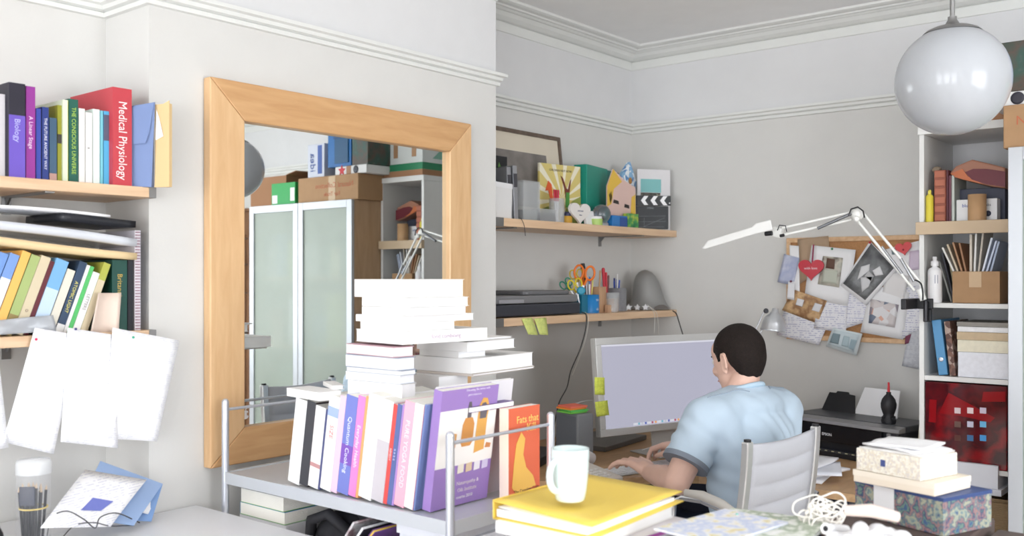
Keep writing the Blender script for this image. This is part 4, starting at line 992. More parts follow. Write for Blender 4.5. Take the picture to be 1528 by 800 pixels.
scissors('second yellow handled scissors behind the orange pair', 860, 410, Ds+.075, .8, (226, 200, 50), 8)
o = thing('marker', 'black capped thick marker behind the orange scissors', 'pen', at(870, 400, Ds+.1))
MB().tube([at(873, 438, Ds+.1), at(870, 402, Ds+.1)], .009, 12).build('barrel', mat((240, 130, 40), .4), o); MB().tube([at(870, 401.5, Ds+.1), at(869.5, 393, Ds+.1)], [.012, .010], 12).build('cap', BLACK, o)
o = MB().lathe([(.013, 0), (.02, .002), (.02, .008), (.013, .01)], (0, 0, 0), 20, M=basis(at(867, 434, Ds-.05), (RT.x, RT.y, 0), (0, 0, 1))).build('tape_roll', mat((50, 150, 180), .4)); tag(o, 'small turquoise tape roll hanging on the scissors pot', 'tape')
# bright blue cup with pencils
o, w, D, h_ = pot('pencil_cup', 'bright blue cup with white lettering full of pens, lower alcove shelf', 882.5, 900, 440, -2.575, mat((30, 128, 196), .4))
text('thc', .016, PAPER, o, basis((w/2, -.0008, h_*.72), (1, 0, 0), (0, 0, 1)), 'lettering', fit=w*.6); text('ck', .018, PAPER, o, basis((w/2, -.0008, h_*.22), (1, 0, 0), (0, 0, 1)), 'lettering', fit=w*.5)
def pens(o, w, h_, specs, base=.005):
    for (dx, dy, tx, top, c_, r_) in specs:
        MB().tube([(w/2+dx*.5, w/2+dy*.5, base), (w/2+tx, w/2+dy, top)], r_, 8).build('pen', mat(c_, .4), o, local=True)
pens(o, w, h_, [(-.02, 0, -.022, h_+.06, (220, 220, 226), .0035), (-.012, .01, -.018, h_+.08, (40, 44, 60), .004), (-.004, -.01, -.008, h_+.085, (60, 120, 190), .004), (.002, .01, -.002, h_+.09, (224, 226, 232), .005), (.004, -.004, .008, h_+.07, (214, 50, 50), .004), (.012, .006, .018, h_+.08, (50, 50, 56), .004), (.016, -.004, .028, h_+.075, (232, 220, 120), .0035), (-.01, -.012, -.012, h_+.05, (236, 238, 240), .005)])
# wooden block organiser
o, w, D = stand('wooden_organiser', 'stepped pale wooden pen block on the lower alcove shelf', 'organiser', 902, 928, ZL, X0=-2.57)
wb = wood((178, 136, 104), (206, 166, 130), (10, 10, 2))
MB().box((0, .03, 0), (w*.4, .07, hz(428, D, ZL))).build('tall_block', wb, o, local=True, bevel=.001)
MB().box((w*.402, .02, 0), (w, .07, hz(446, D, ZL))).build('middle_block', wb, o, local=True, bevel=.001)
MB().box((w*.2, 0, 0), (w*.62, .0195, hz(455, D, ZL))).build('low_block', wb, o, local=True, bevel=.001)
for (x, t_, z1, c_, r_) in ((w*.2, w*.25, hz(405, D, ZL), (190, 150, 110), .0055), (w*.5, w*.42, hz(402, D, ZL), (196, 40, 60), .0085), (w*.62, w*.58, hz(408, D, ZL), (200, 50, 64), .006), (w*.7, w*.72, hz(412, D, ZL), (110, 60, 60), .005)):
    MB().tube([(x, .05, hz(446 if x > w*.4 else 428, D, ZL)), (t_, .05, z1)], [r_*.6, r_], 10).ball((t_, .05, z1), r_, 10, 6).build('tool_handle', mat(c_, .35), o, local=True)
o, w, D, h_ = pot('mesh_cup', 'grey wire mesh cup with blue pens next to the grey dome', 924, 941, 430, -2.62, mottled([(150, 150, 154), (112, 112, 116)], 300, .4, 'NOISE'))
pens(o, w, h_, [(-.015, 0, -.02, h_+.035, (40, 70, 160), .004), (-.005, .008, -.006, h_+.05, (30, 40, 110), .0045), (.002, -.006, .002, h_+.07, (240, 240, 240), .003), (.008, .004, .012, h_+.045, (60, 90, 180), .004), (.013, -.006, .02, h_+.04, (50, 80, 180), .004)])
o, w, D = stand('glass', 'small clear glass in front of the wooden block', 'glass', 917, 929, ZL, X0=-2.545)
MB().lathe([(w*.4, 0), (w*.5, hz(437, D, ZL)), (w*.46, hz(437, D, ZL)), (w*.36, .004)], (w/2, w/2, 0), 20).build('glass_body', glassy((225, 230, 232), .04, .3), o, local=True)
# grey dome (lamp shade)
o = thing('dome_shade', 'large matte grey bell-shaped dome at the right end of the lower alcove shelf', 'shade', (-2.64, 4.18, ZL))
cD = DX(968, -2.64); c = at(968, 0, cD); hh = zat(404, cD)-ZL; rb = 35*cD/F
sk = MB(); prof = [(1.0, 0), (.97, .03), (.86, .12), (.76, .25), (.69, .42), (.63, .58), (.56, .72), (.45, .85), (.30, .94), (.14, .985), (.0001, 1.0)]
vs = []; n = 40
for (r_, z_) in prof:
    off = -.02*z_**1.2
    for k in range(n):
        q = 2*PI*k/n; cut = .0
        vs.append(Vector((c.x+RT.x*off+rb*r_*math.cos(q)*.92, c.y+RT.y*off+rb*r_*math.sin(q)*.92, ZL+.004+hh*z_)))
sk.add(vs, [(i*n+k, i*n+(k+1) % n, (i+1)*n+(k+1) % n, (i+1)*n+k) for i in range(len(prof)-1) for k in range(n)], 0, True)
so = sk.build('shade_body', mat((150, 150, 148), .5, .3), o)
s2 = so.modifiers.new('solid', 'SOLIDIFY'); s2.thickness = .003
p = at(986, 466, cD-rb-.004)
MB().prism([(-.038, 0), (-.03, .014), (-.01, .024), (.012, .026), (.03, .018), (.044, 0)], 0, .004, basis((p.x, p.y, ZL+.004), (RT.x, RT.y, 0), (0, 0, 1))).build('opening', mat((96, 90, 84), .6), o)
for (px, py, D_) in ((938, 462, cD-rb-.02), (951, 460, cD-rb-.03), (963, 461, cD-rb-.015)):
    p = at(px, py, D_); tpt = [(math.cos(PI/2+i*PI/5)*(.019 if i % 2 == 0 else .009), math.sin(PI/2+i*PI/5)*(.019 if i % 2 == 0 else .009)) for i in range(10)]
    o = MB().prism(tpt, 0, .004, basis((p.x, p.y, ZL+.0165), (RT.x, RT.y, 0), (0, 0, 1))).build('star_ornament', mottled([(196, 196, 196), (184, 184, 186), (60, 60, 64)], 90, .4) if px == 951 else mat((190, 190, 192), .3, .3))
    tag(o, {938: 'white star ornament left in front of the grey dome', 951: 'white star ornament with a dark printed patch before the dome', 963: 'silver star ornament right in front of the grey dome'}[px], 'ornament', 'star ornaments')
WC = mat((226, 224, 216), .5)
cable('cable', 'white thin cord looping down from the shelf below the grey dome', [onX(966, 455, -2.53), onX(973, 462, -2.524), onX(977, 472, -2.522), onX(976, 497, -2.522)], .0013, WC)
cable('cable', 'second white cord hanging from the shelf, just right of the first', [onX(970, 458, -2.532), onX(979, 466, -2.524), onX(982, 480, -2.522), onX(983, 499, -2.522)], .0013, WC)
cable('cable', 'black cord hanging over the right end of the lower alcove shelf', [at(1004, 464, 4.93), at(1009, 468, 4.86), at(1013, 480, 4.86), at(1020, 503, 4.88)], .003, BLACK)
cable('cable', 'dark twisted cord hanging from the lower alcove shelf down to the desk', [onX(868, 466, -2.56), onX(875, 471, -2.522), onX(874, 490, -2.52), onX(866, 520, -2.52), onX(852, 553, -2.53), onX(846, 578, -2.54), onX(834, 602, -2.56), onX(826, 640, -2.6)], .0028, mat((60, 60, 60), .5))
cable('cable', 'thin white cord beside the dark twisted one', [onX(873, 466, -2.55), onX(878, 471, -2.521), onX(877, 490, -2.519), onX(872, 512, -2.519), onX(862, 540, -2.525), onX(854, 560, -2.53)], .0013, WC)
# sticky notes on the shelf edge
SN = mat((214, 222, 130), .7)
for (a_, b_, c_, d_, lab) in ((778, 794, 804, 789, 'left yellow sticky note hanging from the lower alcove shelf'), (797, 815, 819, 806, 'right yellow sticky note hanging from the lower alcove shelf')):
    q = [onX(a_, 475.5, -2.5245), onX(b_, 474, -2.5245), onX(c_, 500, -2.51), onX(d_, 499, -2.51)]
    o = MB().sheet(q, .0005, 3, 6, lambda u, v: .003*v*v).build('sticky_note', ruled((214, 222, 130), (120, 150, 80), 500, 'Z', .4)); tag(o, lab, 'note', 'sticky notes on the shelf edge')

# ============================================================ PINBOARD
YP = YB-.001
pz1, pz0 = zat(355.6, DY(1177.5, YP)), zat(511, DY(1300, YP)); px0 = Xy(1175.5, YP); px1 = -1.02
o = thing('pinboard', 'cork pinboard with a pine frame on the back wall, crowded with photos and papers', 'pinboard', ((px0+px1)/2, YP, pz0))
fw = .022; pf_ = wood((206, 164, 122), (226, 190, 150), (14, 1, 14))
for lo, hi in (((px0, YP-.018, pz1-fw), (px1, YP, pz1)), ((px0, YP-.018, pz0), (px1, YP, pz0+fw)), ((px0, YP-.018, pz0+fw), (px0+fw, YP, pz1-fw)), ((px1-fw, YP-.018, pz0+fw), (px1, YP, pz1-fw))):
    MB().box(lo, hi).build('frame_side', pf_, o, bevel=.002)
MB().box((px0+fw, YP-.008, pz0+fw), (px1-fw, YP, pz1-fw)).build('cork_sheet', mat((196, 146, 100), .9, bump=.4, bscale=200, var=.2, vscale=120), o)
def pins(name, label, cat, q, dy, m, curl=.0, t=.0006, pic=None, picm=None, pin=None, pinc=None, grp='pieces on the pinboard', extra=None, nu=6):
    o = thing(name, label, cat, onY(*q[3], YP-.02-dy), grp)
    P = [onY(a, b, YP-.02-dy) for a, b in q]
    MB().sheet([P[0], P[1], P[2], P[3]], t, nu, nu, lambda u, v: curl*v*v).build('sheet', m, o)
    def ins(qq, nm, mm, d=.0012): 
        Q = [onY(a, b, YP-.02-dy-d) for a, b in qq]; return MB().sheet(Q, .0005, 6, 6, (lambda u, v: 0)).build(nm, mm, o)
    if pic: ins(pic, 'photo', picm)
    if extra:
        for (qq, mm) in extra: ins(qq, 'photo_patch', mm, .0020)
    if pin: 
        p = onY(*pin, YP-.024-dy); MB().ball(p, .0055, 12, 8).tube([p, p+Vector((0, .02, 0))], .0015, 6).build('push_pin', mat(pinc, .3), o)
    return o
G5 = 'pieces on the pinboard'
HW = ruled((240, 240, 246), (120, 124, 180), 200, 'Z', .55)
KR = mat((182, 156, 130), .8, var=.1)
pins('paper_bag', 'flattened brown paper bag at the top left of the pinboard', 'bag', [(1190, 357), (1236, 352), (1240, 392), (1192, 425)], .0, KR, .0)
pins('note', 'narrow white sheet behind the brown bag, top left of the pinboard', 'paper', [(1178, 366), (1192, 367), (1194, 470), (1179, 440)], .002, PAPER)
pins('card', 'pale violet blurred card sticking out left of the pinboard', 'card', [(1170, 379), (1193, 385), (1184, 426), (1160, 421)], .006, mottled([(200, 204, 222), (170, 178, 208), (226, 226, 234)], 10, .4, 'NOISE'))
pins('letter', 'large white letter sheet at the bottom left of the pinboard', 'paper', [(1172, 458), (1238, 478), (1222, 515), (1159, 500)], .004, HW)
pins('letter', 'white sheet with handwriting slanting below the kraft photo', 'paper', [(1222, 445), (1266, 455), (1262, 497), (1214, 490)], .008, HW)
pins('letter', 'white handwritten sheet tilted at the middle bottom of the pinboard', 'paper', [(1256, 430), (1302, 445), (1300, 478), (1256, 492)], .006, HW)
pins('photograph', 'tan photo of cardboard boxes, lower left of the pinboard', 'photo', [(1184, 432), (1234, 449), (1219, 483), (1166, 463)], .012, mottled([(190, 150, 104), (214, 178, 134), (150, 110, 76), (200, 164, 120)], 14, .4, 'NOISE'), .006,
     extra=[([(1190, 445), (1200, 448), (1197, 458), (1187, 455)], mat((226, 226, 230), .5)), ([(1216, 452), (1227, 455), (1222, 466), (1211, 463)], mat((226, 226, 230), .5))])
pins('photograph', 'white sheet with a photo of a sleeping baby, centre left of the pinboard', 'photo', [(1211, 366), (1277, 373), (1264, 457), (1199, 445)], .016, PAPER, .008, pic=[(1228, 382), (1258, 385), (1252, 429), (1220, 424)], picm=mottled([(120, 96, 84), (180, 180, 168), (206, 200, 186), (90, 80, 74)], 14, .4, 'NOISE'),
     pin=(1241.5, 371.5), pinc=(50, 140, 90), extra=[([(1234, 385), (1246, 387), (1245, 402), (1232, 400)], mat((96, 66, 52), .5)), ([(1228, 402), (1250, 404), (1248, 424), (1226, 421)], mat((196, 200, 186), .5))])
pins('photograph', 'black and white photo of seated people, turned diagonally on the pinboard', 'photo', [(1298, 360), (1339, 401), (1292, 456), (1254, 426)], .022, PAPER, .0, pic=[(1300, 363), (1334, 400), (1291, 448), (1258, 423)], picm=mottled([(70, 72, 74), (100, 102, 104), (130, 132, 134), (60, 62, 64)], 12, .35, 'NOISE'),
     pin=(1298, 362), pinc=(200, 40, 60), extra=[([(1285, 398), (1298, 394), (1297, 404), (1279, 418)], mat((226, 226, 228), .5)), ([(1302, 404), (1313, 397), (1318, 410), (1306, 412)], mat((232, 232, 234), .5)), ([(1284, 414), (1302, 413), (1296, 428), (1286, 436)], mat((214, 214, 216), .5)), ([(1296, 404), (1304, 412), (1300, 420), (1290, 412)], mat((190, 190, 192), .5))])
pins('card', 'white sheet behind the red heart at the top right of the pinboard', 'paper', [(1322, 372), (1376, 358), (1376, 442), (1326, 440)], .003, PAPER, extra=[([(1357, 375), (1372, 373), (1372, 402), (1356, 404)], mat((222, 206, 226), .5)), ([(1330, 371), (1338, 369), (1337, 380), (1331, 380)], mat((110, 130, 136), .5))])
pins('letter', 'long white handwritten sheet at the right end of the pinboard', 'paper', [(1345, 430), (1374, 425), (1374, 494), (1346, 506)], .010, HW)
pins('photograph', 'white sheet with a pastel family photo, lower right of the pinboard', 'photo', [(1300, 425), (1357, 436), (1347, 507), (1283, 496)], .014, PAPER, .006, pic=[(1299, 446), (1341, 455), (1335, 489), (1296, 482)], picm=mottled([(214, 206, 206), (160, 150, 160), (230, 228, 230), (120, 130, 150), (220, 170, 150)], 30, .4))
pins('card', 'round-cornered pale card overlapping the diagonal photo', 'card', [(1322, 405), (1356, 412), (1346, 460), (1314, 448)], .019, mat((236, 234, 234), .5), .010)
pins('photograph', 'small pale photo of three people hanging below the pinboard', 'photo', [(1243, 489), (1287, 498), (1277, 531), (1231, 517)], .018, mat((226, 236, 240), .4), .008, pic=[(1245, 492), (1283, 500), (1274, 526), (1235, 514)], picm=mat((206, 220, 226), .4),
     extra=[([(1243, 497), (1254, 499), (1251, 514), (1238, 511)], mat((130, 150, 158), .5)), ([(1259, 501), (1268, 503), (1266, 519), (1255, 516)], mat((176, 196, 204), .5)), ([(1270, 506), (1279, 508), (1273, 523), (1266, 520)], mat((160, 182, 192), .5))])
pins('leaflet', 'grey printed leaflet hanging at the bottom right beneath the pinboard', 'paper', [(1356, 497), (1376, 492), (1373, 552), (1345, 546)], .012, ruled((206, 208, 214), (140, 144, 160), 330, 'Z', .5), .006, extra=[([(1351, 502), (1360, 498), (1356, 512), (1350, 514)], mat((120, 50, 80), .5))])
pins('tag', 'small white tag with a red knot at the left of the pinboard', 'tag', [(1176, 420), (1186, 420), (1185, 448), (1174, 446)], .020, mat((232, 232, 236), .5), pin=(1180, 420), pinc=(120, 40, 70))
# hearts
def heart_on(label, cx, cy, w, h, dy, col, tilt=0):
    o = thing('heart_decoration', label, 'decoration', onY(cx, cy, YP-.02-dy), 'heart decorations')
    c = onY(cx, cy, YP-.02-dy); k = DY(cx, YP-.02)/F
    pts = [(a*w*k*1.15, (b-.5)*h*k*1.05) for a, b in heart()]
    MB().prism(pts, 0, .008, basis(c, (1, 0, 0), (0, 0, 1)) @ Matrix.Rotation(R(tilt), 4, 'Z')).build('heart', mat(col, .35), o, bevel=.003, seg=3); return o, c, k
o, c, k = heart_on('deep red heart hung on a crimson ribbon over the baby photo', 1211, 403, 34, 31, .026, (196, 50, 66))
MB().tube([onY(1212, 392, YP-.05), onY(1213, 378, YP-.05), onY(1214, 365, YP-.05)], .0032, 6).build('ribbon', mat((150, 36, 80), .5), o)
text('LOVE YOU', .012, PAPER, o, basis(c+Vector((0, -.0092, .008)), (1, 0, 0), (0, 0, 1)), 'lettering') if False else None
tt = text('with love', .017, mat((250, 230, 232), .6), o, Matrix.Translation(-parent_matrix(o).translation) @ basis(c+Vector((0, -.0095, .008)), (1, 0, 0), (0, 0, 1)), 'lettering')
o, c, k = heart_on('coral red heart pinned at the top right of the pinboard', 1349, 371.5, 21, 19, .012, (224, 80, 84), 10)
MB().ball(c+Vector((.0, -.013, -.004)), .004, 10, 6).build('push_pin', mat((150, 30, 50), .3), o)
# ============================================================ BOOKCASE
BY0, BY1 = 3.865, 4.265; BX0, BX1 = Xy(1371.5, 3.865), -.802; BT = .018
bz_top = zat(190, DY(1371.5, BY0))
o = bk = thing('bookcase', 'tall narrow white open bookcase against the back wall beside the glass cupboard', 'bookcase', ((BX0+BX1)/2, (BY0+BY1)/2, 0))
BW = mat((224, 224, 222), .4)
for x in (BX0, BX1-BT): MB().box((x, BY0, 0), (x+BT, BY1, bz_top-.03)).build('side_panel', BW, o, bevel=.001)
MB().box((BX0+BT, BY1-.008, .05), (BX1-BT, BY1, bz_top-.03)).build('back_panel', mat((216, 216, 218), .5), o)
MB().box((BX0-.004, BY0-.006, bz_top-.03), (BX1, BY1, bz_top)).build('top_board', BW, o, bevel=.001)
MB().box((BX0+BT, BY0+.002, .0), (BX1-BT, BY0+.02, .06)).build('plinth', BW, o)
shel = {}
for nm, z in (('s2', 1.322), ('s3', 1.043), ('s4', .708), ('s5', .07)):
    MB().box((BX0+BT, BY0+.004, z-.018), (BX1-BT, BY1-.009, z)).build('shelf', BW, o, bevel=.001); shel[nm] = z
S1 = 1.631
MB().box((BX0+BT, BY0+.0, S1-.018), (BX1-BT, BY1-.009, S1)).build('shelf', BW, o)
MB().box((BX0-.006, BY0-.026, S1-.047), (BX1-BT+.012, BY0-.0005, S1+.001)).build('shelf_lip', mat((196, 174, 146), .6), o, bevel=.002)
# --- top compartment
def Xs(px, Y): return Xy(px, Y)
def bbox(name, label, cat, p0, p1, ytop, Y, z, dep, m, part='box_body', bev=.002, group=None, yb=None):
    x0, x1 = Xs(p0, Y), Xs(p1, Y); D = DY((p0+p1)/2, Y); h = zat(ytop, D)-z
    x0 = max(x0, BX0+BT+.002); x1 = min(x1, BX1-BT-.002)
    o = thing(name, label, cat, (x0, Y, z), group)
    MB().box((0, 0, 0), (x1-x0, dep, h)).build(part, m, o, local=True, bevel=bev)
    return o, x1-x0, h
Y = 3.885
o, w, h = bbox('document_case', 'dark navy document box at the back of the top compartment, under the burgundy bag', 'box', 1426, 1500, 281, 4.0, S1+.001, .2, mat((62, 66, 84), .5))
o, w, h = bbox('small_box', 'white box with a blue and black print before the navy box, top compartment', 'box', 1427, 1488, 297, Y+.05, S1+.001, .05, WPL)
text('blu', .018, mat((60, 80, 160), .5), o, FRONT(w*.22, -.0006, h*.72), 'lettering'); text('labs', .014, mat((60, 60, 70), .5), o, FRONT(w*.78, -.0006, h*.72), 'lettering')
MB().lathe([(.0001, 0), (.011, 0), (.011, .001), (.0001, .001)], (0, 0, 0), 20, M=basis((w*.78, -.0002, h*.34), (1, 0, 0), (0, 0, 1))).build('round_print', mat((50, 56, 76), .5), o, local=True)
x = Xs(1457, Y); D = DY(1457, Y); r_ = 12.7*D/F
o = thing('cardboard_tube', 'short brown cardboard tube standing at the front of the top compartment', 'tube', (x, Y+.01, S1+.001))
h = zat(290, D)-S1-.001
MB().lathe([(r_, 0), (r_, h), (r_-.003, h), (r_-.003, h-.02), (.0001, h-.02)], (0, 0, 0), 28).build('tube_body', mat((190, 152, 112), .6), o, local=True)
MB().lathe([(r_-.0032, h-.019), (r_-.0032, h-.002), (.0001, h-.002)], (0, 0, 0), 28).build('end_plug', mat((170, 134, 98), .7), o, local=True)
x = Xs(1385, Y); r_ = 5.6*D/F
o = thing('glue_bottle', 'yellow bottle at the left end of the top compartment of the bookcase', 'bottle', (max(x, BX0+BT+r_+.001), Y, S1+.001))
h = zat(286, D)-S1-.001
MB().lathe([(r_, 0), (r_, h*.92), (r_*.7, h*.96), (r_*.4, h)], (0, 0, 0), 22).build('bottle_body', mat((222, 206, 70), .4), o, local=True)
MB().lathe([(r_*.45, h), (r_*.45, h+.012), (r_*.3, h+.016), (.0001, h+.016)], (0, 0, 0), 16).build('cap', mat((230, 216, 90), .4), o, local=True)
o, w, h = bbox('drawer_tower', 'reddish brown slatted tower at the left of the top compartment', 'box', 1394, 1411, 254, Y+.01, S1+.001, .12, mat((150, 84, 64), .5), part='frame')
for k in range(6): MB().box((.002, -.004, h*(k/6)+.006), (w-.002, -.0005, h*((k+1)/6)-.004)).build('slat', mat((176, 104, 80), .5), o, local=True, bevel=.001)
o = thing('paper_bundle', 'crumpled brown tissue sitting on the slatted tower', 'paper', (Xs(1398, Y+.05), Y+.05, zat(252, D)))
MB().ball((Xs(1397, Y+.05), Y+.06, zat(252, D)+.012), .018, 12, 8, sc=(1, 1.2, .8)).build('wad', mat((150, 134, 116), .8, bump=1, bscale=80), o)
for i, (a, b, yt, c_, lab) in enumerate([(1411.5, 1415, 254, (90, 36, 48), 'thin maroon book right of the slatted tower'), (1415.5, 1419, 262, (120, 70, 84), 'thin dusty rose book in the top compartment'), (1419.5, 1424, 262, (206, 214, 206), 'thin pale green book left of the navy box')]):
    z = S1+.001; Yb_ = Y+.02+.01*i; x0, x1 = Xs(a, Yb_), Xs(b, Yb_); D = DY(a, Yb_)
    book(lab, .17, x1-x0, zat(yt, D)-z, c_, T(x1, Yb_, z) @ RZ(90), group='thin books in the top compartment')
# burgundy / orange bag lying on top
o = thing('shoulder_bag', 'burgundy and orange leather bag lying on the navy box, top compartment', 'bag', ((BX0+BX1)/2, 4.0, S1+.13))
P = lambda px, py, Yq: onY(px, py, Yq)
Yq = 3.93
out = [(1417, 258), (1426, 248), (1450, 238), (1476, 244), (1500, 250), (1500, 281), (1472, 277), (1440, 269), (1424, 265)]
def extr(pts, Ya, Yb2): 
    mb = MB(); n = len(pts); a = [P(x, y, Ya) for x, y in pts]; b = [q+Vector((0, Yb2-Ya, 0)) for q in a]
    a = [Vector((min(q.x, BX1-BT-.003), q.y, q.z)) for q in a]; b = [Vector((min(q.x, BX1-BT-.003), q.y, q.z)) for q in b]
    mb.add(a+b, [tuple(range(n))[::-1], tuple(range(n, 2*n))]+[(i, (i+1) % n, n+(i+1) % n, n+i) for i in range(n)]); return mb
extr(out, 3.93, 4.2).build('bag_body', mat((168, 118, 96), .5), o, bevel=.006)
extr([(1440, 257), (1452, 252), (1472, 252), (1500, 256), (1500, 279), (1472, 275), (1450, 268)], 3.924, 3.9295).build('burgundy_flap', mat((104, 34, 46), .45), o)
extr([(1418, 259), (1436, 252), (1444, 263), (1468, 275), (1440, 268.5), (1424, 264)], 3.925, 3.9295).build('orange_edge', mat((196, 110, 66), .45), o)
# --- second compartment
z = shel['s2']+.001
x = Xs(1395, Y); D = DY(1395, Y); r_ = 10*D/F; x = max(x, BX0+BT+r_+.001)
o = thing('spray_bottle', 'white spray bottle with pink print in the second compartment of the bookcase', 'bottle', (x, Y, z)); h = zat(383, D)-z
MB().lathe([(r_*.95, 0), (r_, .004), (r_, h*.68), (r_*.8, h*.74), (r_*.42, h*.77), (r_*.4, h*.8)], (0, 0, 0), 26).build('bottle_body', mat((234, 234, 236), .35), o, local=True)
MB().lathe([(r_*.55, h*.8), (r_*.55, h*.9), (r_*.3, h*.91), (r_*.3, h), (.0001, h)], (0, 0, 0), 20).build('pump_cap', mat((236, 236, 238), .35), o, local=True)
MB().sheet([Vector((r_*1.01*math.cos(R(t)), r_*1.01*math.sin(R(t)), zz_)) for t, zz_ in ((-175, h*.6), (-125, h*.6), (-125, h*.08), (-175, h*.08))], .0006).build('pink_label', mat((214, 120, 140), .5), o, local=True)
MB().sheet([Vector((r_*1.01*math.cos(R(t)), r_*1.01*math.sin(R(t)), zz_)) for t, zz_ in ((-75, h*.6), (-50, h*.6), (-50, h*.42), (-75, h*.42))], .0006).build('dark_print', mat((70, 80, 120), .5), o, local=True)
o, w, h = bbox('cardboard_box', 'open brown cardboard box full of papers, second compartment of the bookcase', 'box', 1421, 1492, 405, Y+.0, z, .2, CARD)
MB().box((w*.36, -.0008, h*.5), (w*.62, -.0002, h*.99)).build('tape_strip', mat((200, 170, 134), .4), o, local=True)
bx0 = parent_matrix(o).translation
def fan(name, label, x, yy, z0, h, ang, wd, m, grp, dep=.12, th=.006, back=0):
    o = MB().box((0, 0, 0), (th, dep, h), M=T(x, yy, z0) @ RY(ang)).build(name, m); return tag(o, label, 'paper', grp)
GP = 'papers standing in the open cardboard box'
zt0 = z+h-.001+.001
xx = lambda px: Xs(px, Y+.06)
i = 0
for (px, ang, hh_, c_, nm, lab) in [(1425, -24, .10, (228, 226, 222), 'envelope', 'white envelope fanned out at the left of the cardboard box'), (1431, -20, .11, (206, 190, 166), 'envelope', 'buff envelope second from left in the cardboard box'), (1437, -16, .115, (176, 134, 100), 'envelope', 'brown envelope leaning left in the cardboard box'), (1443, -12, .11, (160, 116, 84), 'envelope', 'darker brown envelope left of centre in the cardboard box'),
                                    (1450, 0, .14, (222, 212, 198), 'folder', 'cream folder standing upright in the cardboard box'), (1456, 2, .145, (232, 232, 230), 'folder', 'white folder standing tallest in the cardboard box'), (1462, 6, .15, (196, 188, 176), 'folder', 'grey-beige folder right of the tallest white one'), (1468, 14, .13, (226, 232, 244), 'plastic_sleeve', 'pale blue plastic sleeve leaning right in the cardboard box'), (1474, 16, .12, (196, 206, 226), 'plastic_sleeve', 'light blue-grey sleeve leaning right, near the cupboard'), (1480, 14, .115, (170, 182, 204), 'plastic_sleeve', 'steel blue sleeve at the right end of the cardboard box')]:
    fan(nm, lab, xx(px), Y+.03, zt0, hh_, ang, .1, mat(c_, .5), GP, dep=.14, th=.0065 if abs(ang) > 1 else .008); i += 1
for k, (px, ang, c_, hh_, lab) in enumerate([(1412, -16, (236, 236, 232), .2, 'white magazine leaning left behind the spray bottle'), (1416, -13, (120, 120, 130), .2, 'grey magazine leaning left behind the spray bottle'), (1419.5, -9, (214, 200, 160), .19, 'straw coloured magazine leaning against the cardboard box')]):
    o = MB().box((0, 0, 0), (.006, .15, hh_), M=T(Xs(px, 4.07)+.016, 4.07, z) @ RY(ang)).build('magazine', mat(c_, .5)); tag(o, lab, 'magazine', 'magazines leaning in the second compartment')
# --- third compartment
z = shel['s3']+.001
o = thing('ring_binder', 'sky blue ring binder leaning in the third compartment of the bookcase', 'binder', (Xs(1398, Y), Y, z))
x0 = Xs(1400, Y)
Mb = T(x0, Y+.004, z) @ RY(-7)
MB().box((0, 0, 0), (.034, .26, .212), M=Mb).build('cover', mat((90, 150, 196), .5), o, bevel=.003)
MB().lathe([(.006, 0), (.009, 0), (.009, .001), (.006, .001)], (0, 0, 0), 16, M=Mb @ basis((.017, -.001, .06), (1, 0, 0), (0, 0, 1))).build('finger_hole', CHROME, o)
o = thing('ring_binder', 'brown patterned binder between the blue binder and the paper stack', 'binder', (Xs(1418, Y), Y, z))
x0 = Xs(1417, Y)
MB().box((0, 0, 0), (.022, .26, .208), M=T(x0, Y+.002, z) @ RY(-6)).build('cover', mottled([(120, 84, 70), (90, 60, 52), (170, 150, 140)], 60, .5), o, bevel=.002)
xA, xB = Xs(1427, Y), BX1-BT-.003
zz_ = z
for k, (yb_, yt_, c_, ind, nm, lab) in enumerate([(None, 526, (236, 238, 246), .0, 'paper_stack', 'thick ream of white paper at the foot of the third compartment'), (None, 508, (236, 230, 208), -.006, 'box', 'cream coloured flat box above the white ream'), (None, 496, (206, 184, 152), -.012, 'box', 'flat tan box in the third compartment stack'),
                                           (None, 488, (240, 240, 242), -.008, 'paper_stack', 'white papers between the tan box and the grey folder'), (None, 481, (150, 146, 140), -.016, 'folder', 'grey folder on top of the third compartment stack')]):
    D = DY(1460, Y); zt_ = zat(yt_, D)
    o = MB().box((xA+ind*.5+.006, Y+.003*k, zz_), (xB, Y+.26, zt_-.0008)).build(nm, mat(c_, .7, var=.1, vscale=60), None, bevel=.001); tag(o, lab, {'paper_stack': 'paper', 'box': 'box', 'folder': 'folder'}[nm], 'flat stack in the third compartment'); zz_ = zt_
# --- red acrylic box
z = shel['s4']+.001
o, w, h = bbox('red_box', 'glossy dark red translucent box filling the fourth compartment of the bookcase', 'box', 1380, 1503, 573, BY0+.004, z, .3, mottled([(52, 3, 12), (92, 6, 18), (66, 4, 14), (140, 10, 22), (60, 4, 14)], 6, .08, 'NOISE'), part='red_panel', bev=.004)
h_ = h; 
for j in range(3):
    for i in range(3):
        D = DY(1430, BY0); px = 1428.5+19*i; py = 613+20.5*j
        x = Xs(px, BY0)-parent_matrix(o).translation.x; zc_ = zat(py, DY(px, BY0))-z; s = 4.3*D/F
        c_ = [[(224, 206, 210), (236, 214, 216), (206, 196, 214)], [(110, 80, 70), (206, 206, 226), (110, 190, 232)], [(96, 50, 40), (60, 110, 160), (70, 160, 226)]][j][i]
        MB().box((x-s, -.0012, zc_-s), (x+s, .0002, zc_+s)).build('square_window', mat(c_, .3), o, local=True)
RE = mat((214, 20, 34), .1)
for poly in ([(.18, .62), (.30, .88), (.86, .62), (.80, .56), (.52, .60)], [(.7, .80), (.72, .92), (.98, .94), (.98, .82)], [(.05, .5), (.14, .5), (.15, .78), (.06, .78)]):
    MB().prism([(a*w, b*h) for a, b in poly], 0, .0006, basis((0, -.0004, 0), (1, 0, 0), (0, 0, 1))).build('bright_red_shape', mat((146, 8, 20), .1), o, local=True)
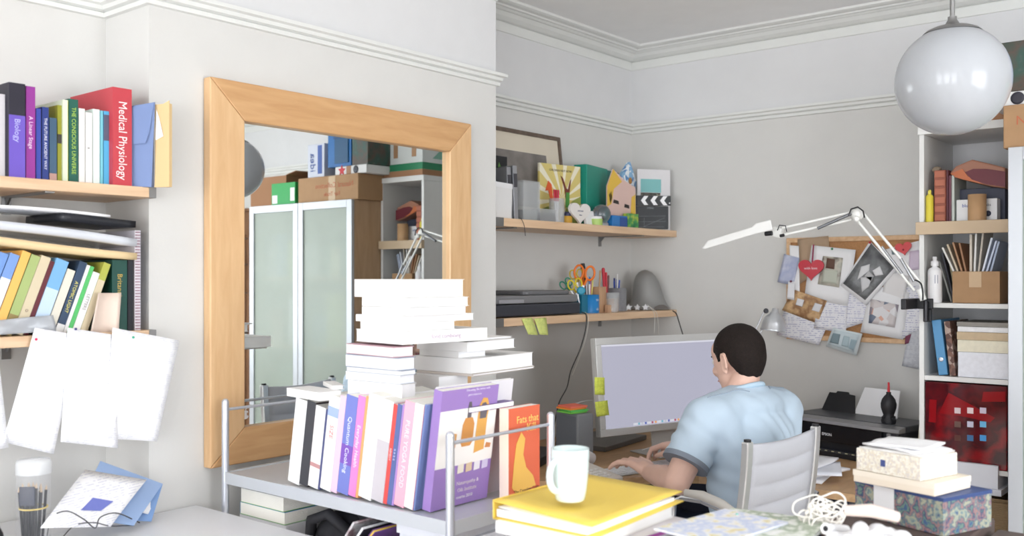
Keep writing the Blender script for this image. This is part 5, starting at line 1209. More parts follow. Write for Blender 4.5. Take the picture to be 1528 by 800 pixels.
# --- bottom: white paper stack on a wicker basket
zb = .50
o = thing('wicker_basket', 'woven wicker basket at the foot of the bookcase', 'basket', (Xs(1466, 3.8), 3.82, 0))
bxa, bxb, bya, byb, bzt = -1.128, -.829, 3.80, 4.20, zat(744, DY(1460, 3.80))
wk = mottled([(142, 116, 84), (186, 160, 124), (120, 96, 68)], 70, .8, 'WAVEZ', bump=.6)
c = MB(); t = .012
c.box((bxa, bya, bzt-.3), (bxb, bya+t, bzt)).box((bxa, byb-t, bzt-.3), (bxb, byb, bzt)).box((bxa, bya+t, bzt-.3), (bxa+t, byb-t, bzt)).box((bxb-t, bya+t, bzt-.3), (bxb, byb-t, bzt)).box((bxa+t, bya+t, bzt-.3), (bxb-t, byb-t, bzt-.285))
c.build('basket_body', wk, o, bevel=.004)
MB().tube([(bxa, bya, bzt), (bxb, bya, bzt), (bxb, byb, bzt), (bxa, byb, bzt)], .008, 8, closed=True).build('rim', wk, o)
MB().box((Xs(1424, bya), bya-.002, bzt-.05), (Xs(1437, bya), bya-.0003, bzt-.014)).build('paper_tag', PAPER, o)
MB().box((BX0+BT, BY0+.004, bzt-.319), (BX1-BT, BY1-.009, bzt-.301)).build('shelf', BW, bk, bevel=.001)
zp = bzt+.009
for k, (a, b, y_, hh_, lab) in enumerate([(1410, 1494, 3.84, .022, 'loose white papers on the wicker basket rim'), (1412, 1489, 3.85, .085, 'thick stack of white paper on the wicker basket')]):
    o = MB().box((max(bxa, Xs(a, y_)), y_, zp), (min(bxb, Xs(b, y_)), 4.15, zp+hh_)).build('paper_stack', mat((228, 230, 238), .8)); tag(o, lab, 'paper', 'white paper on the basket'); zp += hh_+.0005
# ============================================================ GLASS DOOR CUPBOARD
GX0, GX1, GY0, GY1, GZ = -.796, .182, 3.645, 4.25, 1.868
o = thing('glass_cupboard', 'large cupboard with metal framed frosted glass doors at the right edge and in the mirror', 'cupboard', ((GX0+GX1)/2, GY0, 0))
CB = wood((178, 146, 112), (196, 164, 130), (10, 10, 1.5))
for x in (GX0, GX1-.02): MB().box((x, GY0+.022, 0), (x+.02, GY1, GZ)).build('side_panel', CB, o, bevel=.001)
MB().box((GX0+.02, GY0+.022, GZ-.02), (GX1-.02, GY1, GZ)).build('top_panel', CB, o); MB().box((GX0+.02, GY1-.01, .06), (GX1-.02, GY1, GZ-.02)).build('back_panel', mat((224, 224, 212), .6), o)
for z in (.06, .55, .98, 1.40): MB().box((GX0+.02, GY0+.05, z), (GX1-.02, GY1-.01, z+.02)).build('shelf', CB, o)
al = mat((186, 189, 194), .4, .3)
gxm = (GX0+GX1)/2; FR = mat((196, 208, 196), .35, alpha=.45, key=('frost',))
for a, b in ((GX0, gxm-.002), (gxm+.002, GX1)):
    d = MB(); q = .045
    d.box((a, GY0, .02), (a+q, GY0+.02, GZ)).box((b-q, GY0, .02), (b, GY0+.02, GZ)).box((a+q, GY0, .02), (b-q, GY0+.02, .02+q)).box((a+q, GY0, GZ-q), (b-q, GY0+.02, GZ))
    dd_ = d.build('door', al, o, bevel=.002)
    MB().box((a+q, GY0+.008, .02+q), (b-q, GY0+.013, GZ-q)).build('frosted_glass', FR, dd_)
CC = [(176, 182, 120), (120, 140, 170), (200, 200, 206), (150, 110, 90), (90, 100, 110), (206, 196, 160), (110, 130, 120), (220, 220, 224)]
rnd = random.Random(3); kk_ = 0
for si, z in enumerate((.08, .57, 1.0, 1.42)):
    x = GX0+.05
    while x < GX1-.12:
        w_ = rnd.uniform(.06, .16); h_ = rnd.uniform(.16, .34); c_ = CC[kk_ % 8]
        if rnd.random() < .25: x += .05; continue
        if x+w_ > GX1-.04: break
        o2 = MB().box((x, GY0+.09, z+.0005), (x+w_-.004, GY0+.32, z+h_)).build('storage_box', mat(c_, .7), None, bevel=.004)
        tag(o2, 'storage box behind the frosted cupboard glass, blurred', 'box', 'boxes inside the glass cupboard'); x += w_; kk_ += 1
# boxes on the cupboard: placed from their mirror images and the direct view
def mir(px, Y):   # real x of something whose mirror image is at column px, at depth Y
    return 2*MX-Xy(px, Y)
def mz(px, py, Y): return zat(py, DY(px, Y))
o = thing('cardboard_box', 'long shallow cardboard box with red lettering on the cupboard top, cut by the right edge', 'box', (-.6, 3.7, GZ))
ya = GY0+.03
xa = Xy(1497, ya); xb = mir(445, ya); h1 = zat(158, DY(1497, ya))-GZ
MB().box((xa, ya, GZ+.001), (xb, ya+.36, GZ+h1)).build('box_body', CARD, o, bevel=.003)
MB().box((xa+.2, ya-.0006, GZ+.002), (xa+.26, ya-.0001, GZ+h1-.002)).build('tape_strip', mat((196, 168, 132), .4), o)
tt = text('Natural Collection', .045, mat((190, 110, 80), .7), None, basis((xa+.21, ya-.001, GZ+h1*.62), (1, 0, 0), (0, 0, 1)), 'lettering', fit=.34); tt.parent = o; tt.matrix_parent_inverse = Matrix.Translation(-Vector((-.6, 3.7, GZ)))
tt = text('Fair Trade', .035, mat((190, 110, 80), .7), None, basis((xa+.23, ya-.001, GZ+h1*.28), (1, 0, 0), (0, 0, 1)), 'lettering', fit=.26); tt.parent = o; tt.matrix_parent_inverse = Matrix.Translation(-Vector((-.6, 3.7, GZ)))
LB = GZ+h1+.001
o = thing('packet', 'bright green and white packet on the cupboard, seen in the mirror', 'packet', (mir(424, ya), ya, GZ))
x0, x1 = mir(443, ya), mir(407, ya)
MB().box((x0+.004, ya-.01, GZ+.001), (x1, ya+.12, mz(425, 273, ya))).build('packet_body', mat((40, 160, 80), .5), o, bevel=.003)
MB().box((x0+.01, ya-.0112, GZ+.02), (x0+.05, ya-.0102, GZ+.10)).build('white_label', PAPER, o); MB().box((x1-.06, ya-.0112, GZ+.01), (x1-.01, ya-.0102, GZ+.06)).build('white_label', PAPER, o)
o = thing('cardboard_box', 'open brown cardboard box at the far end of the cupboard top, left in the mirror', 'box', (mir(400, ya), 3.85, GZ))
x0, x1 = mir(427, ya+.14), mir(374, ya+.14); zt_ = mz(385, 266, ya+.14); ca = mat((160, 118, 86), .8)
c = MB(); c.box((x0+.0, ya+.14, GZ+.001), (x1, ya+.145, zt_)).box((x0, ya+.45, GZ+.001), (x1, ya+.455, zt_)).box((x0, ya+.145, GZ+.001), (x0+.005, ya+.45, zt_)).box((x1-.005, ya+.145, GZ+.001), (x1, ya+.45, zt_)).box((x0+.005, ya+.145, GZ+.001), (x1-.005, ya+.45, GZ+.006))
c.build('box_walls', ca, o); MB().sheet([(x0, ya+.14, zt_), (x0, ya+.45, zt_), (x0-.10, ya+.45, zt_+.02), (x0-.10, ya+.14, zt_+.02)], .004).build('flap', ca, o)
MB().sheet([(x0, ya+.455, zt_), (x1, ya+.455, zt_), (x1, ya+.5, zt_-.0+.05), (x0, ya+.5, zt_+.05)], .004).build('flap', ca, o)
# upper boxes
def mbox(name, label, p0, p1, y0_, y1_, Y_, dep, zbase, m, extra=None):
    x1, x0 = mir(p0, Y_)-.001, mir(p1, Y_)+.001; z1 = mz((p0+p1)/2, y0_, Y_)
    o = thing(name, label, 'box', ((x0+x1)/2, Y_, zbase))
    MB().box((x0, Y_, zbase), (x1, Y_+dep, z1)).build('box_body', m, o, bevel=.003)
    return o, x0, x1, z1
yb2 = ya+.02
o, x0, x1, z1 = mbox('printed_box', 'white box with red stars stacked on the long cardboard box', 500, 547, 247, 0, yb2, .3, LB, mat((226, 226, 226), .6))
MB().prism([(.035*math.cos(R(90+36*i))*(1 if i % 2 == 0 else .45), .035*math.sin(R(90+36*i))*(1 if i % 2 == 0 else .45)) for i in range(10)], 0, .001, basis((x1-.06, yb2-.0005, (LB+z1)/2), (1, 0, 0), (0, 0, 1))).build('red_star', mat((200, 40, 50), .5), o)
MB().box((x1-.14, yb2-.001, LB+.001), (x1-.10, yb2-.0003, z1-.001)).build('brown_tape', mat((160, 116, 80), .5), o)
MB().lathe([(.012, 0), (.022, 0), (.022, .001), (.012, .001)], (0, 0, 0), 20, M=basis((x0+.09, yb2-.0005, (LB+z1)/2), (1, 0, 0), (0, 0, 1))).build('round_print', mat((60, 60, 70), .5), o)
o, x0, x1, z2 = mbox('crate', 'deep blue plastic crate on the white starred box', 489, 524, 195, 0, yb2, .3, z1+.001, mat((32, 104, 170), .45))
text('SPARE', .04, mat((220, 230, 240), .6), None, Matrix.Identity(4), 'x') if False else None
MB().box((x0+.02, yb2-.006, z1+.02), (x0+.14, yb2-.0005, z2-.02)).build('darker_panel', mat((24, 80, 120), .45), o)
MB().tube([(x1-.14, yb2-.004, z2-.04), (x1-.06, yb2-.004, z2-.04)], .006, 8).build('handle', mat((20, 70, 120), .4), o)
o, x0, x1, z3 = mbox('printed_box', 'tall white and violet-blue box beside the blue crate, seen in the mirror', 459, 484, 215, 0, yb2, .2, LB, mat((206, 210, 222), .6))
MB().box((x0+.02, yb2-.001, LB+.02), (x0+.06, yb2-.0003, z3-.01)).build('blue_band', mat((60, 90, 160), .5), o)
tt = text('idea', .07, mat((50, 80, 150), .6), None, basis((x1-.05, yb2-.002, LB+.09), (0, 0, 1), (-1, 0, 0)), 'lettering'); tt.parent = o; tt.matrix_parent_inverse = Matrix.Translation(-parent_matrix(o).translation)
o, x0, x1, z4_ = mbox('carrier_bag', 'dark green and brown bag above the cupboard, right of the globe lamp', 525, 549, 200, 0, yb2+.005, .28, z1+.001, mottled([(40, 70, 60), (84, 70, 62), (50, 84, 74), (110, 104, 100)], 9, .5, 'NOISE'))
# box on top of the bookcase
Yt = BY0+.01
zq = bz_top+.001
x0, x1 = BX0+.02, BX1-.01
o = thing('printed_box', 'white and green printed carton on top of the bookcase, seen in the mirror', 'box', ((x0+x1)/2, Yt, zq))
zt_ = zat(205, 5.3)
MB().box((x0, Yt, zq), (x1, Yt+.33, zq+.20)).build('box_body', mat((216, 220, 218), .6), o, bevel=.004)
MB().box((x0-.001, Yt-.001, zq+.035), (x1+.001, Yt+.331, zq+.075)).build('green_band', mat((40, 130, 90), .5), o)
MB().box((x0-.0015, Yt-.0015, zq+.0005), (x1+.0015, Yt+.3315, zq+.0345)).build('brown_base', mat((168, 124, 92), .7), o)
for xq in (x0+.05, x0+.2): MB().box((xq, Yt-.002, zq+.11), (xq+.035, Yt-.0003, zq+.2)).build('brown_tape', mat((176, 136, 100), .5), o)
MB().prism([(0, .02), (.10, .1), (.2, .02)], 0, .001, basis((x0-.0015, Yt+.28, zq+.08), (0, -1, 0), (0, 0, 1))).build('leaf_print', mat((130, 180, 160), .5), o)
# dark green bag/box glimpsed right of the globe
o = thing('printed_box', 'dark green and brown box above the cupboard at the right edge, behind the globe lamp', 'box', (-.6, 3.68, 2.0)) if False else None

# ============================================================ ARCHITECT LAMP clamped to the bookcase
YLp = 3.70
LW = mat((232, 232, 228), .35)
o = thing('desk_lamp', 'white spring-arm work lamp clamped to the bookcase side, reaching over the pinboard', 'lamp', onY(1378, 460, YLp))
A = onY(1371, 437, YLp); Bp = onY(1278, 321, YLp-.02); Cp = onY(1160, 347, YLp-.08)
Bs = onY(1281, 318, YLp-.02)
def par_arm(p, q, off, nm):
    m = MB()
    for s in (-1, 1):
        m.tube([p+off*s, q+off*s], .0055, 8)
    return m.build(nm, LW, o)
par_arm(onY(1371, 430, YLp), onY(1283, 323, YLp-.02), Vector((.014, 0, .010)), 'lower_arm')
par_arm(onY(1272, 322, YLp-.02), onY(1166, 346, YLp-.08), Vector((.004, 0, .015)), 'upper_arm')
MB().tube([onY(1344, 386, YLp-.012), onY(1364, 420, YLp-.012)], .006, 10).tube([onY(1316, 368, YLp-.012), onY(1346, 408, YLp-.012)], .005, 10).build('lower_spring', mat((170, 172, 176), .3, .7), o)
MB().tube([onY(1270, 319, YLp-.035), onY(1220, 341, YLp-.06)], .006, 10).build('upper_spring', mat((120, 122, 126), .4, .5), o)
MB().ball(onY(1279, 320, YLp-.02), .026, 16, 10, sc=(1, .7, .9)).build('elbow_joint', LW, o)
e = onY(1279, 320, YLp-.05)
MB().tube([onY(1266, 322, YLp-.04), onY(1270, 312, YLp-.04), onY(1280, 309, YLp-.04), onY(1288, 315, YLp-.04), onY(1290, 325, YLp-.04)], .003, 8).build('elbow_cable', BLACK, o)
MB().ball(onY(1278, 327, YLp-.045), .012, 12, 8).build('elbow_knob', mat((240, 240, 236), .4), o)
MB().box((-.02, -.012, -.02), (.02, .012, .02), M=T(onY(1160, 347, YLp-.08)) @ RY(15)).build('head_joint', LW, o, bevel=.004)
MB().tube([onY(1142, 349, YLp-.1), onY(1152, 348, YLp-.1)], .009, 12).tube([onY(1164, 352, YLp-.1), onY(1170, 351, YLp-.1)], .006, 8).build('head_knob', BLACK, o)
MB().tube([onY(1160, 344, YLp-.1), onY(1163, 336, YLp-.1), onY(1172, 337, YLp-.1), onY(1174, 346, YLp-.1)], .002, 8).build('head_cable', BLACK, o)
# long flat shade
S = [(1150, 328, .0), (1153, 343, 0), (1128, 349, 0), (1052, 372, 0), (1047, 371, 0), (1056, 359, 0), (1122, 339, 0), (1128, 333, 0)]
m = MB(); n = len(S); fr_ = [onY(a, b, YLp-.13) for a, b, _ in S]; bk_ = [onY(a, b, YLp-.05) for a, b, _ in S]
cen = sum(fr_, Vector())/n
m.add(fr_+bk_, [tuple(range(n)), tuple(range(n, 2*n))[::-1]]+[(i, n+i, n+(i+1) % n, (i+1) % n) for i in range(n)]); m.build('lamp_head', mat((240, 240, 238), .4), o, bevel=.004)
# clamp
cpt = onY(1378, 452, YLp)
MB().tube([onY(1372, 432, YLp), onY(1378, 448, YLp)], .012, 12).build('base_tube', LW, o)
MB().box((BX0-.022, BY0-.15, zat(455, 3.6)-.018), (BX0-.002, BY0-.006, zat(455, 3.6)+.022)).box((BX0-.022, BY0-.02, zat(455, 3.6)-.018), (BX0+.055, BY0-.006, zat(455, 3.6)+.022)).box((BX0+.02, BY0-.02, zat(482, 3.6)), (BX0+.05, BY0-.006, zat(455, 3.6)-.018)).build('clamp', BLACK, o, bevel=.003)
MB().tube([(BX0+.035, BY0-.035, zat(480, 3.6)), (BX0+.035, BY0-.035, zat(450, 3.6))], .008, 10).build('clamp_screw', mat((60, 60, 64), .4, .6), o)
cable('cable', 'black lamp cord running from the clamp over the edge of the bookcase', [onY(1366, 418, YLp-.02), onY(1374, 423, YLp-.03), onY(1377, 436, YLp-.03), onY(1377, 448, YLp-.03)], .003, BLACK)

# ============================================================ SMALL SILVER LAMP (behind the head)
o = thing('desk_lamp', 'small silver desk lamp behind the man, its dome shade beside his head', 'lamp', at(1118, 690, 4.2))
Dl = 4.42
p0 = at(1118, 505, Dl); p1 = at(1146, 464, Dl)
base = Vector((at(1105, 0, Dl).x, at(1105, 0, Dl).y, .653))
MB().lathe([(.09, 0), (.09, .012), (.03, .02), (.01, .03)], base, 28).build('base', SLV, o)
MB().tube([base+Vector((0, 0, .02)), at(1100, 560, Dl)], .006, 8).build('lower_arm', SLV, o)
offs = Vector((RT.x, RT.y, 0))*.008
MB().tube([at(1100, 558, Dl)+offs, at(1148, 466, Dl)+offs], .003, 8).tube([at(1100, 558, Dl)-offs, at(1142, 466, Dl)-offs], .003, 8).build('upper_arm', SLV, o)
MB().ball(at(1143, 464, Dl), .012, 12, 8).build('joint', DGREY, o)
Ms = T(at(1157, 463, Dl)) @ Matrix.Rotation(R(7), 4, Vector((FW.x, FW.y, 0)))
MB().lathe([(.0001, .01), (.014, .008), (.017, -.008), (.022, -.016), (.044, -.034), (.053, -.062), (.055, -.088), (.059, -.095), (.057, -.096), (.048, -.09), (.032, -.04), (.0001, -.02)], (0, 0, 0), 30, M=Ms).build('lamp_shade', mat((206, 208, 212), .3, .6), o)
# ============================================================ CORNER DESK
dzt = .652  # desk, monitor, printer and other desk items: numbers pre-multiplied, scaled about the camera
DW = wood((176, 138, 98), (200, 162, 120), (10, 2, 10))
poly = [(-2.505, 2.78), (-2.237, 2.848), (-2.10, 2.98), (-2.02, 3.11), (-1.92, 3.23), (-1.81, 3.32), (-1.63, 3.39), (-1.165, 3.39), (-1.165, 4.37), (-2.79, 4.37), (-2.79, 2.95), (-2.505, 2.95)]
o = thing('corner_desk', 'light wooden corner desk filling the alcove, with keyboard, monitor and printer on it', 'desk', (-2.0, 3.3, 0))
MB().prism(poly[:], dzt-.028, dzt).build('desktop', DW, o, bevel=.002)
for x, y in ((-2.45, 2.86), (-1.24, 3.45), (-1.24, 4.2), (-2.7, 4.2)): MB().box((x-.025, y-.025, 0), (x+.025, y+.025, dzt-.028)).build('leg', mat((70, 72, 80), .5), o)
MB().box((-2.45, 3.62, .15), (-1.3, 3.64, dzt-.03)).build('under_desk_panel', mat((40, 46, 66), .6), o)  # upright dark navy panel below the desktop

def near_box(name, label, cat, pxN, D, z, h, pxL, wL, pxR, group=None):
    """matrix whose origin is the corner nearest the viewer; local x to the right edge, y to the left edge"""
    N = at(pxN, 0, D); best = None
    for i in range(0, 1800):
        t = R(90+i*.1); q = Vector((N.x+wL*math.cos(t), N.y+wL*math.sin(t))); dd = q.x*FW.x+q.y*FW.y
        if dd < D-.02: continue
        px = CX+F*(q.x*RT.x+q.y*RT.y)/dd
        if best is None or abs(px-pxL) < best[0]: best = (abs(px-pxL), t)
    t = best[1]; u = Vector((math.cos(t), math.sin(t))); v = Vector((u.y, -u.x)); lo, hi = 0, .6
    for i in range(40):
        m_ = (lo+hi)/2; q = Vector((N.x+v.x*m_, N.y+v.y*m_)); dd = q.x*FW.x+q.y*FW.y
        if CX+F*(q.x*RT.x+q.y*RT.y)/dd < pxR: lo = m_
        else: hi = m_
    M = basis((N.x, N.y, z), (v.x, v.y, 0), (u.x, u.y, 0))
    return thing(name, label, cat, M, group), lo

# ------------------------------------------------------------ monitor
ml = Vector((-2.235, 3.275)); ang = math.atan2(.955, .30); mw, mh, mt = .745, .408, .034
Mm = T(ml.x, ml.y, .762) @ Matrix.Rotation(ang, 4, 'Z') @ RX(-5.5)     # local x along width, y = back, z up
o = thing('monitor', 'large silver flat monitor with a pale empty desktop in front of the man', 'monitor', Mm)
SIL = mat((206, 206, 204), .4, .2)
bz = .030
m = MB(); m.box((0, 0, 0), (mw, .012, bz)).box((0, 0, mh-bz), (mw, .012, mh)).box((0, 0, bz), (bz, .012, mh-bz)).box((mw-bz, 0, bz), (mw, .012, mh-bz)).box((0, .012, 0), (mw, mt, mh))
m.build('bezel', SIL, o, local=True, bevel=.002)
def screen_mat():
    m = bpy.data.materials.new('lit_screen'); m.use_nodes = True; nt = m.node_tree; b = nt.nodes['Principled BSDF']
    b.inputs['Base Color'].default_value = (.02, .02, .03, 1); b.inputs['Roughness'].default_value = .25
    b.inputs['Emission Color'].default_value = lin((196, 196, 214)); b.inputs['Emission Strength'].default_value = .40; return m
SCR = screen_mat()
MB().box((bz, .004, bz), (mw-bz, .0115, mh-bz)).build('screen', SCR, o, local=True)
def emis(c, s=1.0):
    k = ('em', c, s)
    if k not in MATS:
        m = bpy.data.materials.new('lit_pixels'); m.use_nodes = True; b = m.node_tree.nodes['Principled BSDF']; b.inputs['Base Color'].default_value = (0.02, 0.02, .02, 1)
        b.inputs['Emission Color'].default_value = lin(c); b.inputs['Emission Strength'].default_value = s*.42; MATS[k] = m
    return MATS[k]
MB().box((bz, .0034, mh-bz-.007), (mw-bz, .0039, mh-bz)).build('menu_bar', emis((232, 232, 246)), o, local=True)
MB().box((mw*.24, .0034, bz+.004), (mw*.80, .0039, bz+.014)).build('dock_strip', emis((222, 222, 236)), o, local=True)
for k in range(22):
    MB().box((mw*(.25+.025*k), .0030, bz+.005), (mw*(.25+.025*k)+.010, .0034, bz+.014)).build('dock_icon', emis([(230, 232, 240), (90, 110, 190), (240, 170, 100), (200, 204, 214), (180, 90, 120), (120, 190, 210), (230, 230, 236)][(k*5) % 7]), o, local=True)
# stand
MB().box((mw/2-.07, mt, -.095), (mw/2+.07, mt+.006, mh*.5)).build('stand_neck', SIL, o, local=True)
c = Mm @ Vector((mw/2, mt+.0, 0))
MB().box((-.09, -.08, 0), (.09, .12, .006), M=T(c.x, c.y, dzt+.001) @ Matrix.Rotation(ang, 4, 'Z')).build('stand_foot', SIL, o, bevel=.002)
YN1 = ruled((214, 222, 90), (110, 140, 40), 420, 'Z', .5)
for (q, lab) in (([(.000, 315), (.0, 0), ], 0),): pass
def note_on(label, px0, py0, px1, py1, tilt):
    # columns / rows of the note on the monitor face
    D = 3.944; a = at(px0, py0, D); b = at(px1, py0, D); w_ = (b-a).length; h_ = (py1-py0)*D/F
    M = Mm @ T(-.022+(px0-881)*D/F, -.0012, zat(py1, D)-.762) @ RY(tilt)
    o = thing('sticky_note', label, 'note', M, 'sticky notes on the monitor'); q = [(0, 0, h_), (w_, 0, h_), (w_, 0, 0), (0, 0, 0)]
    MB().sheet(q, .0005, 3, 5, lambda u, v: -.003*v*v).build('paper', YN1, o, local=True)
note_on('upper lime yellow sticky note on the left edge of the monitor', 881, 563, 900, 589, 5)
note_on('lower lime yellow sticky note on the left edge of the monitor', 882, 600, 906, 622, -2)
# ------------------------------------------------------------ grey unit with sticky pads, telephone, keyboard
zt_ = zat(619, 3.865)
o, L = near_box('computer_speaker', 'grey box-shaped unit beside the monitor with neon note pads on top', 'speaker', 862, 3.865, dzt+.001, 0, 829, .147, 886)
h_ = zt_-dzt-.001
MB().box((0, 0, 0), (L, .147, h_)).build('housing', mat((128, 130, 134), .5), o, local=True, bevel=.006)
MB().box((-.0012, .008, .01), (-.0002, .139, h_-.01)).build('front_grille', mat((104, 108, 116), .5), o, local=True)
Mg = parent_matrix(o)
for k, (c_, lab) in enumerate([((120, 200, 80), 'lime green note pad, lowest of the neon pads'), ((90, 190, 90), 'green note pad in the neon pad stack'), ((240, 140, 60), 'orange note pad near the top of the stack'), ((236, 120, 100), 'coral note pad on top of the neon stack')]):
    o = MB().box((0, 0, 0), (.086, .086, .0065), M=Mg @ T(-.016+.002*k, .022+.003*k, h_+.001+.007*k) @ RZ([4, -3, 6, 0][k])).build('note_pad', mat(c_, .6)); tag(o, lab, 'note pad', 'neon note pads')
# telephone
o = thing('telephone', 'cream corded telephone with handset lying left of the keyboard', 'telephone', at(872, 700, 3.59))
Mt = basis(Vector((at(884, 0, 3.61).x, at(884, 0, 3.61).y, dzt+.001)), Vector((RT.x*.55-FW.x*.6, RT.y*.55-FW.y*.6, 0)), Vector((RT.x*.6+FW.x*.55, RT.y*.6+FW.y*.55, 0)))
o = bpy.data.objects[o.name]; WM[o.name] = Matrix.Translation(o.matrix_world.translation)
CRM = mat((214, 208, 200), .45)
MB().prism([(-.10, 0), (.09, 0), (.09, .022), (-.10, .055)], -.07, .07, M=Mt @ basis((0, 0, 0), (1, 0, 0), (0, 0, 1))).build('body', CRM, o, bevel=.004)
for i in range(4):
    for j in range(3):
        x = -.01+.022*i; zt2 = .055-(x+.10)*.033/.19
        MB().box((x-.007, -.02+.024*j-.008, zt2-.001), (x+.007, -.02+.024*j+.008, zt2+.004), M=Mt).build('key', mat((232, 230, 226), .5), o, bevel=.001)
hp = [Mt @ Vector(p) for p in ((-.10, -.095, .06), (-.09, -.05, .085), (-.085, 0, .095), (-.09, .05, .085), (-.10, .095, .06))]
MB().tube(hp, [.026, .020, .017, .020, .026], 14).build('handset', mat((206, 198, 194), .4), o, smooth=True)
pts = []
for i in range(160):
    t = i/159; a = at(884, 703, 3.52).lerp(at(912, 712, 3.5), t); pts.append((a.x+.010*math.cos(i*.9), a.y+.010*math.sin(i*.9)*.7, dzt+.014+.010*math.sin(i*.9)))
MB().tube(pts, .0022, 6).build('coiled_cord', mat((222, 216, 212), .4), o)
# keyboard
kc = Vector((-2.05, 3.277)); ka = math.atan2(.944, .25)
Mk = T(kc.x, kc.y, dzt+.001) @ Matrix.Rotation(ka, 4, 'Z')
o = thing('keyboard', 'slim white and silver keyboard beneath the mans hands', 'keyboard', Mk)
MB().prism([(-.055, 0), (.055, 0), (.055, .012), (-.055, .006)], -.20, .20, M=basis((0, 0, 0), (0, 1, 0), (0, 0, 1))).build('case', SIL, o, local=True, bevel=.002) 
kk = MB()
for i in range(14):
    for j in range(5):
        x = -.19+.0272*i; y = -.044+.019*j; z0 = .0095-(-y+.055-.0)*0.0
        zz0 = .006+(y+.055)/.11*.006
        kk.box((x+.001, y, zz0), (x+.0245, y+.016, zz0+.0025))
kk.build('keys', mat((238, 238, 240), .5), o, local=True)
cable('cable', 'white keyboard wire curving past the hands', [at(958, 672, 4.05), at(972, 668, 4.08), at(990, 671, 4.08), at(1008, 676, 4.03), at(1020, 690, 3.9)], .0022, mat((230, 230, 232), .4))
cable('cable', 'grey wire looping behind the monitor foot', [at(846, 612, 3.98), at(858, 603, 4.0), at(880, 598, 4.08), at(900, 600, 4.1)], .003, mat((206, 206, 206), .4))
o = MB().rbox((-.10, -.16, 0), (.10, .16, .035), .02, M=T(-2.52, 3.14, dzt+.001) @ RZ(20)).build('router', mat((40, 40, 46), .4), None, bevel=.003); tag(o, 'black flat device on the desk behind the grey unit', 'router')
o = MB().box((-.13, -.2, 0), (.13, .2, .022), M=T(-2.52, 3.7, dzt+.001) @ RZ(5)).build('paper_tray', mat((120, 118, 116), .5), None, bevel=.003); tag(o, 'dull grey tray under the monitor at the back of the desk', 'tray')

# ------------------------------------------------------------ printer
pA = Vector((-1.79, 4.085)); pB = Vector((-1.262, 3.955)); d_ = (pB-pA); pw = d_.length
Mp = T(pA.x, pA.y, dzt+.0) @ Matrix.Rotation(math.atan2(d_.y, d_.x), 4, 'Z'); pdep, ph = .265, .158
o = thing('printer', 'black and silver inkjet printer on the desk, loaded with white paper', 'printer', Mp @ T(0, 0, .001))
PB = mat((34, 36, 42), .35); PS = mat((150, 150, 152), .35, .5)
m = MB(); m.box((0, .03, 0), (pw, pdep, ph-.02)).box((0, 0, 0), (pw, .03, .02)).box((pw-.035, 0, .02), (pw, .03, ph-.02)).box((0, 0, .02), (.03, .03, ph-.02)); m.build('body', PB, o, local=True, bevel=.004)
m = MB(); m.prism([(0, ph-.02), (.004, ph-.004), (.05, ph+.004), (.05, ph-.02)], 0, pw, M=basis((0, 0, 0), (0, 1, 0), (0, 0, 1))); m.build('silver_band', PS, o, local=True, bevel=.003)
m = MB(); m.rbox((pw-.05, -.006, .0), (pw-.034, .0, ph-.022), .004, axis=1); m.build('silver_side_trim', PS, o, local=True)
MB().box((.0, .052, ph-.02), (pw, pdep, ph+.006)).build('top_cover', mat((74, 76, 80), .4), o, local=True, bevel=.004)
MB().box((.06, .012, .062), (pw-.085, .03, ph-.022)).build('control_panel', mat((24, 26, 32), .2), o, local=True, bevel=.002)
tt = text('EPSON', .016, mat((220, 222, 226), .5), o, FRONT(.20, .0112, .092), 'lettering', bold=.0004)
MB().box((.06, -.004, .02), (pw-.085, .012, .03)).build('output_tray', mat((54, 56, 62), .4), o, local=True)
for k in range(9): MB().box((.07+.033*k, -.0052, .024), (.07+.033*k+.012, -.0042, .028)).build('tray_mark', mat((190, 190, 160), .5), o, local=True)
MB().box((pw-.075, -.006, .03), (pw-.035, -.001, .062)).build('white_label', PAPER, o, local=True)
Mr = T(0, pdep-.05, ph+.002) @ RX(-22)
MB().prism([(.03, 0), (.20, 0), (.18, .085), (.15, .088), (.145, .097), (.09, .097), (.085, .088), (.05, .088)], -.004, .004, M=Mr @ basis((-.0, 0, 0), (1, 0, 0), (0, 0, 1))).build('paper_support', mat((30, 32, 36), .4), o, local=True)
b_ = MB().prism([(.19, 0), (.40, 0), (.385, .13), (.215, .13)], -.012, -.006, M=Mr @ basis((0, 0, 0), (1, 0, 0), (0, 0, 1))).build('loaded_paper', PAPER, o, local=True)
MB().box((pw*.15, -.004, ph+.006), (pw*.5, .02, ph+.0065)).build('silver_button_bar', mat((190, 190, 192), .3, .5), o, local=True) if False else None
# rocket blower
Db = 3.975; c = at(1326, 0, Db); zb_ = dzt+.001+ph+.007
cz_ = lambda py: zat(py, Db)-zb_
o = thing('blower_bulb', 'black rubber blower bulb with a red nozzle standing on the printer', 'blower', (c.x, c.y, zb_))
s_ = Db/F
MB().lathe([(10*s_, 0), (11*s_, .012), (9*s_, .02), (7.5*s_, .034), (9*s_, .045), (11*s_, .064), (11.3*s_, .08), (9.5*s_, .098), (6*s_, .112), (3.4*s_, .119), (3.6*s_, .128), (0.0001, .129)], (0, 0, 0), 28).build('bulb', mat((34, 34, 38), .5), o, local=True)
for k in range(4):
    t = R(45+90*k); MB().box((-.004, -.003, 0), (.004, .012, .028), M=T(9*s_*math.cos(t), 9*s_*math.sin(t), 0) @ Matrix.Rotation(t, 4, 'Z')).build('fin', mat((30, 30, 34), .5), o, local=True)
MB().lathe([(.006, .129), (.0045, .155), (.004, .168), (.0001, .1685)], (0, 0, 0), 14).build('nozzle', mat((206, 50, 60), .4), o, local=True)
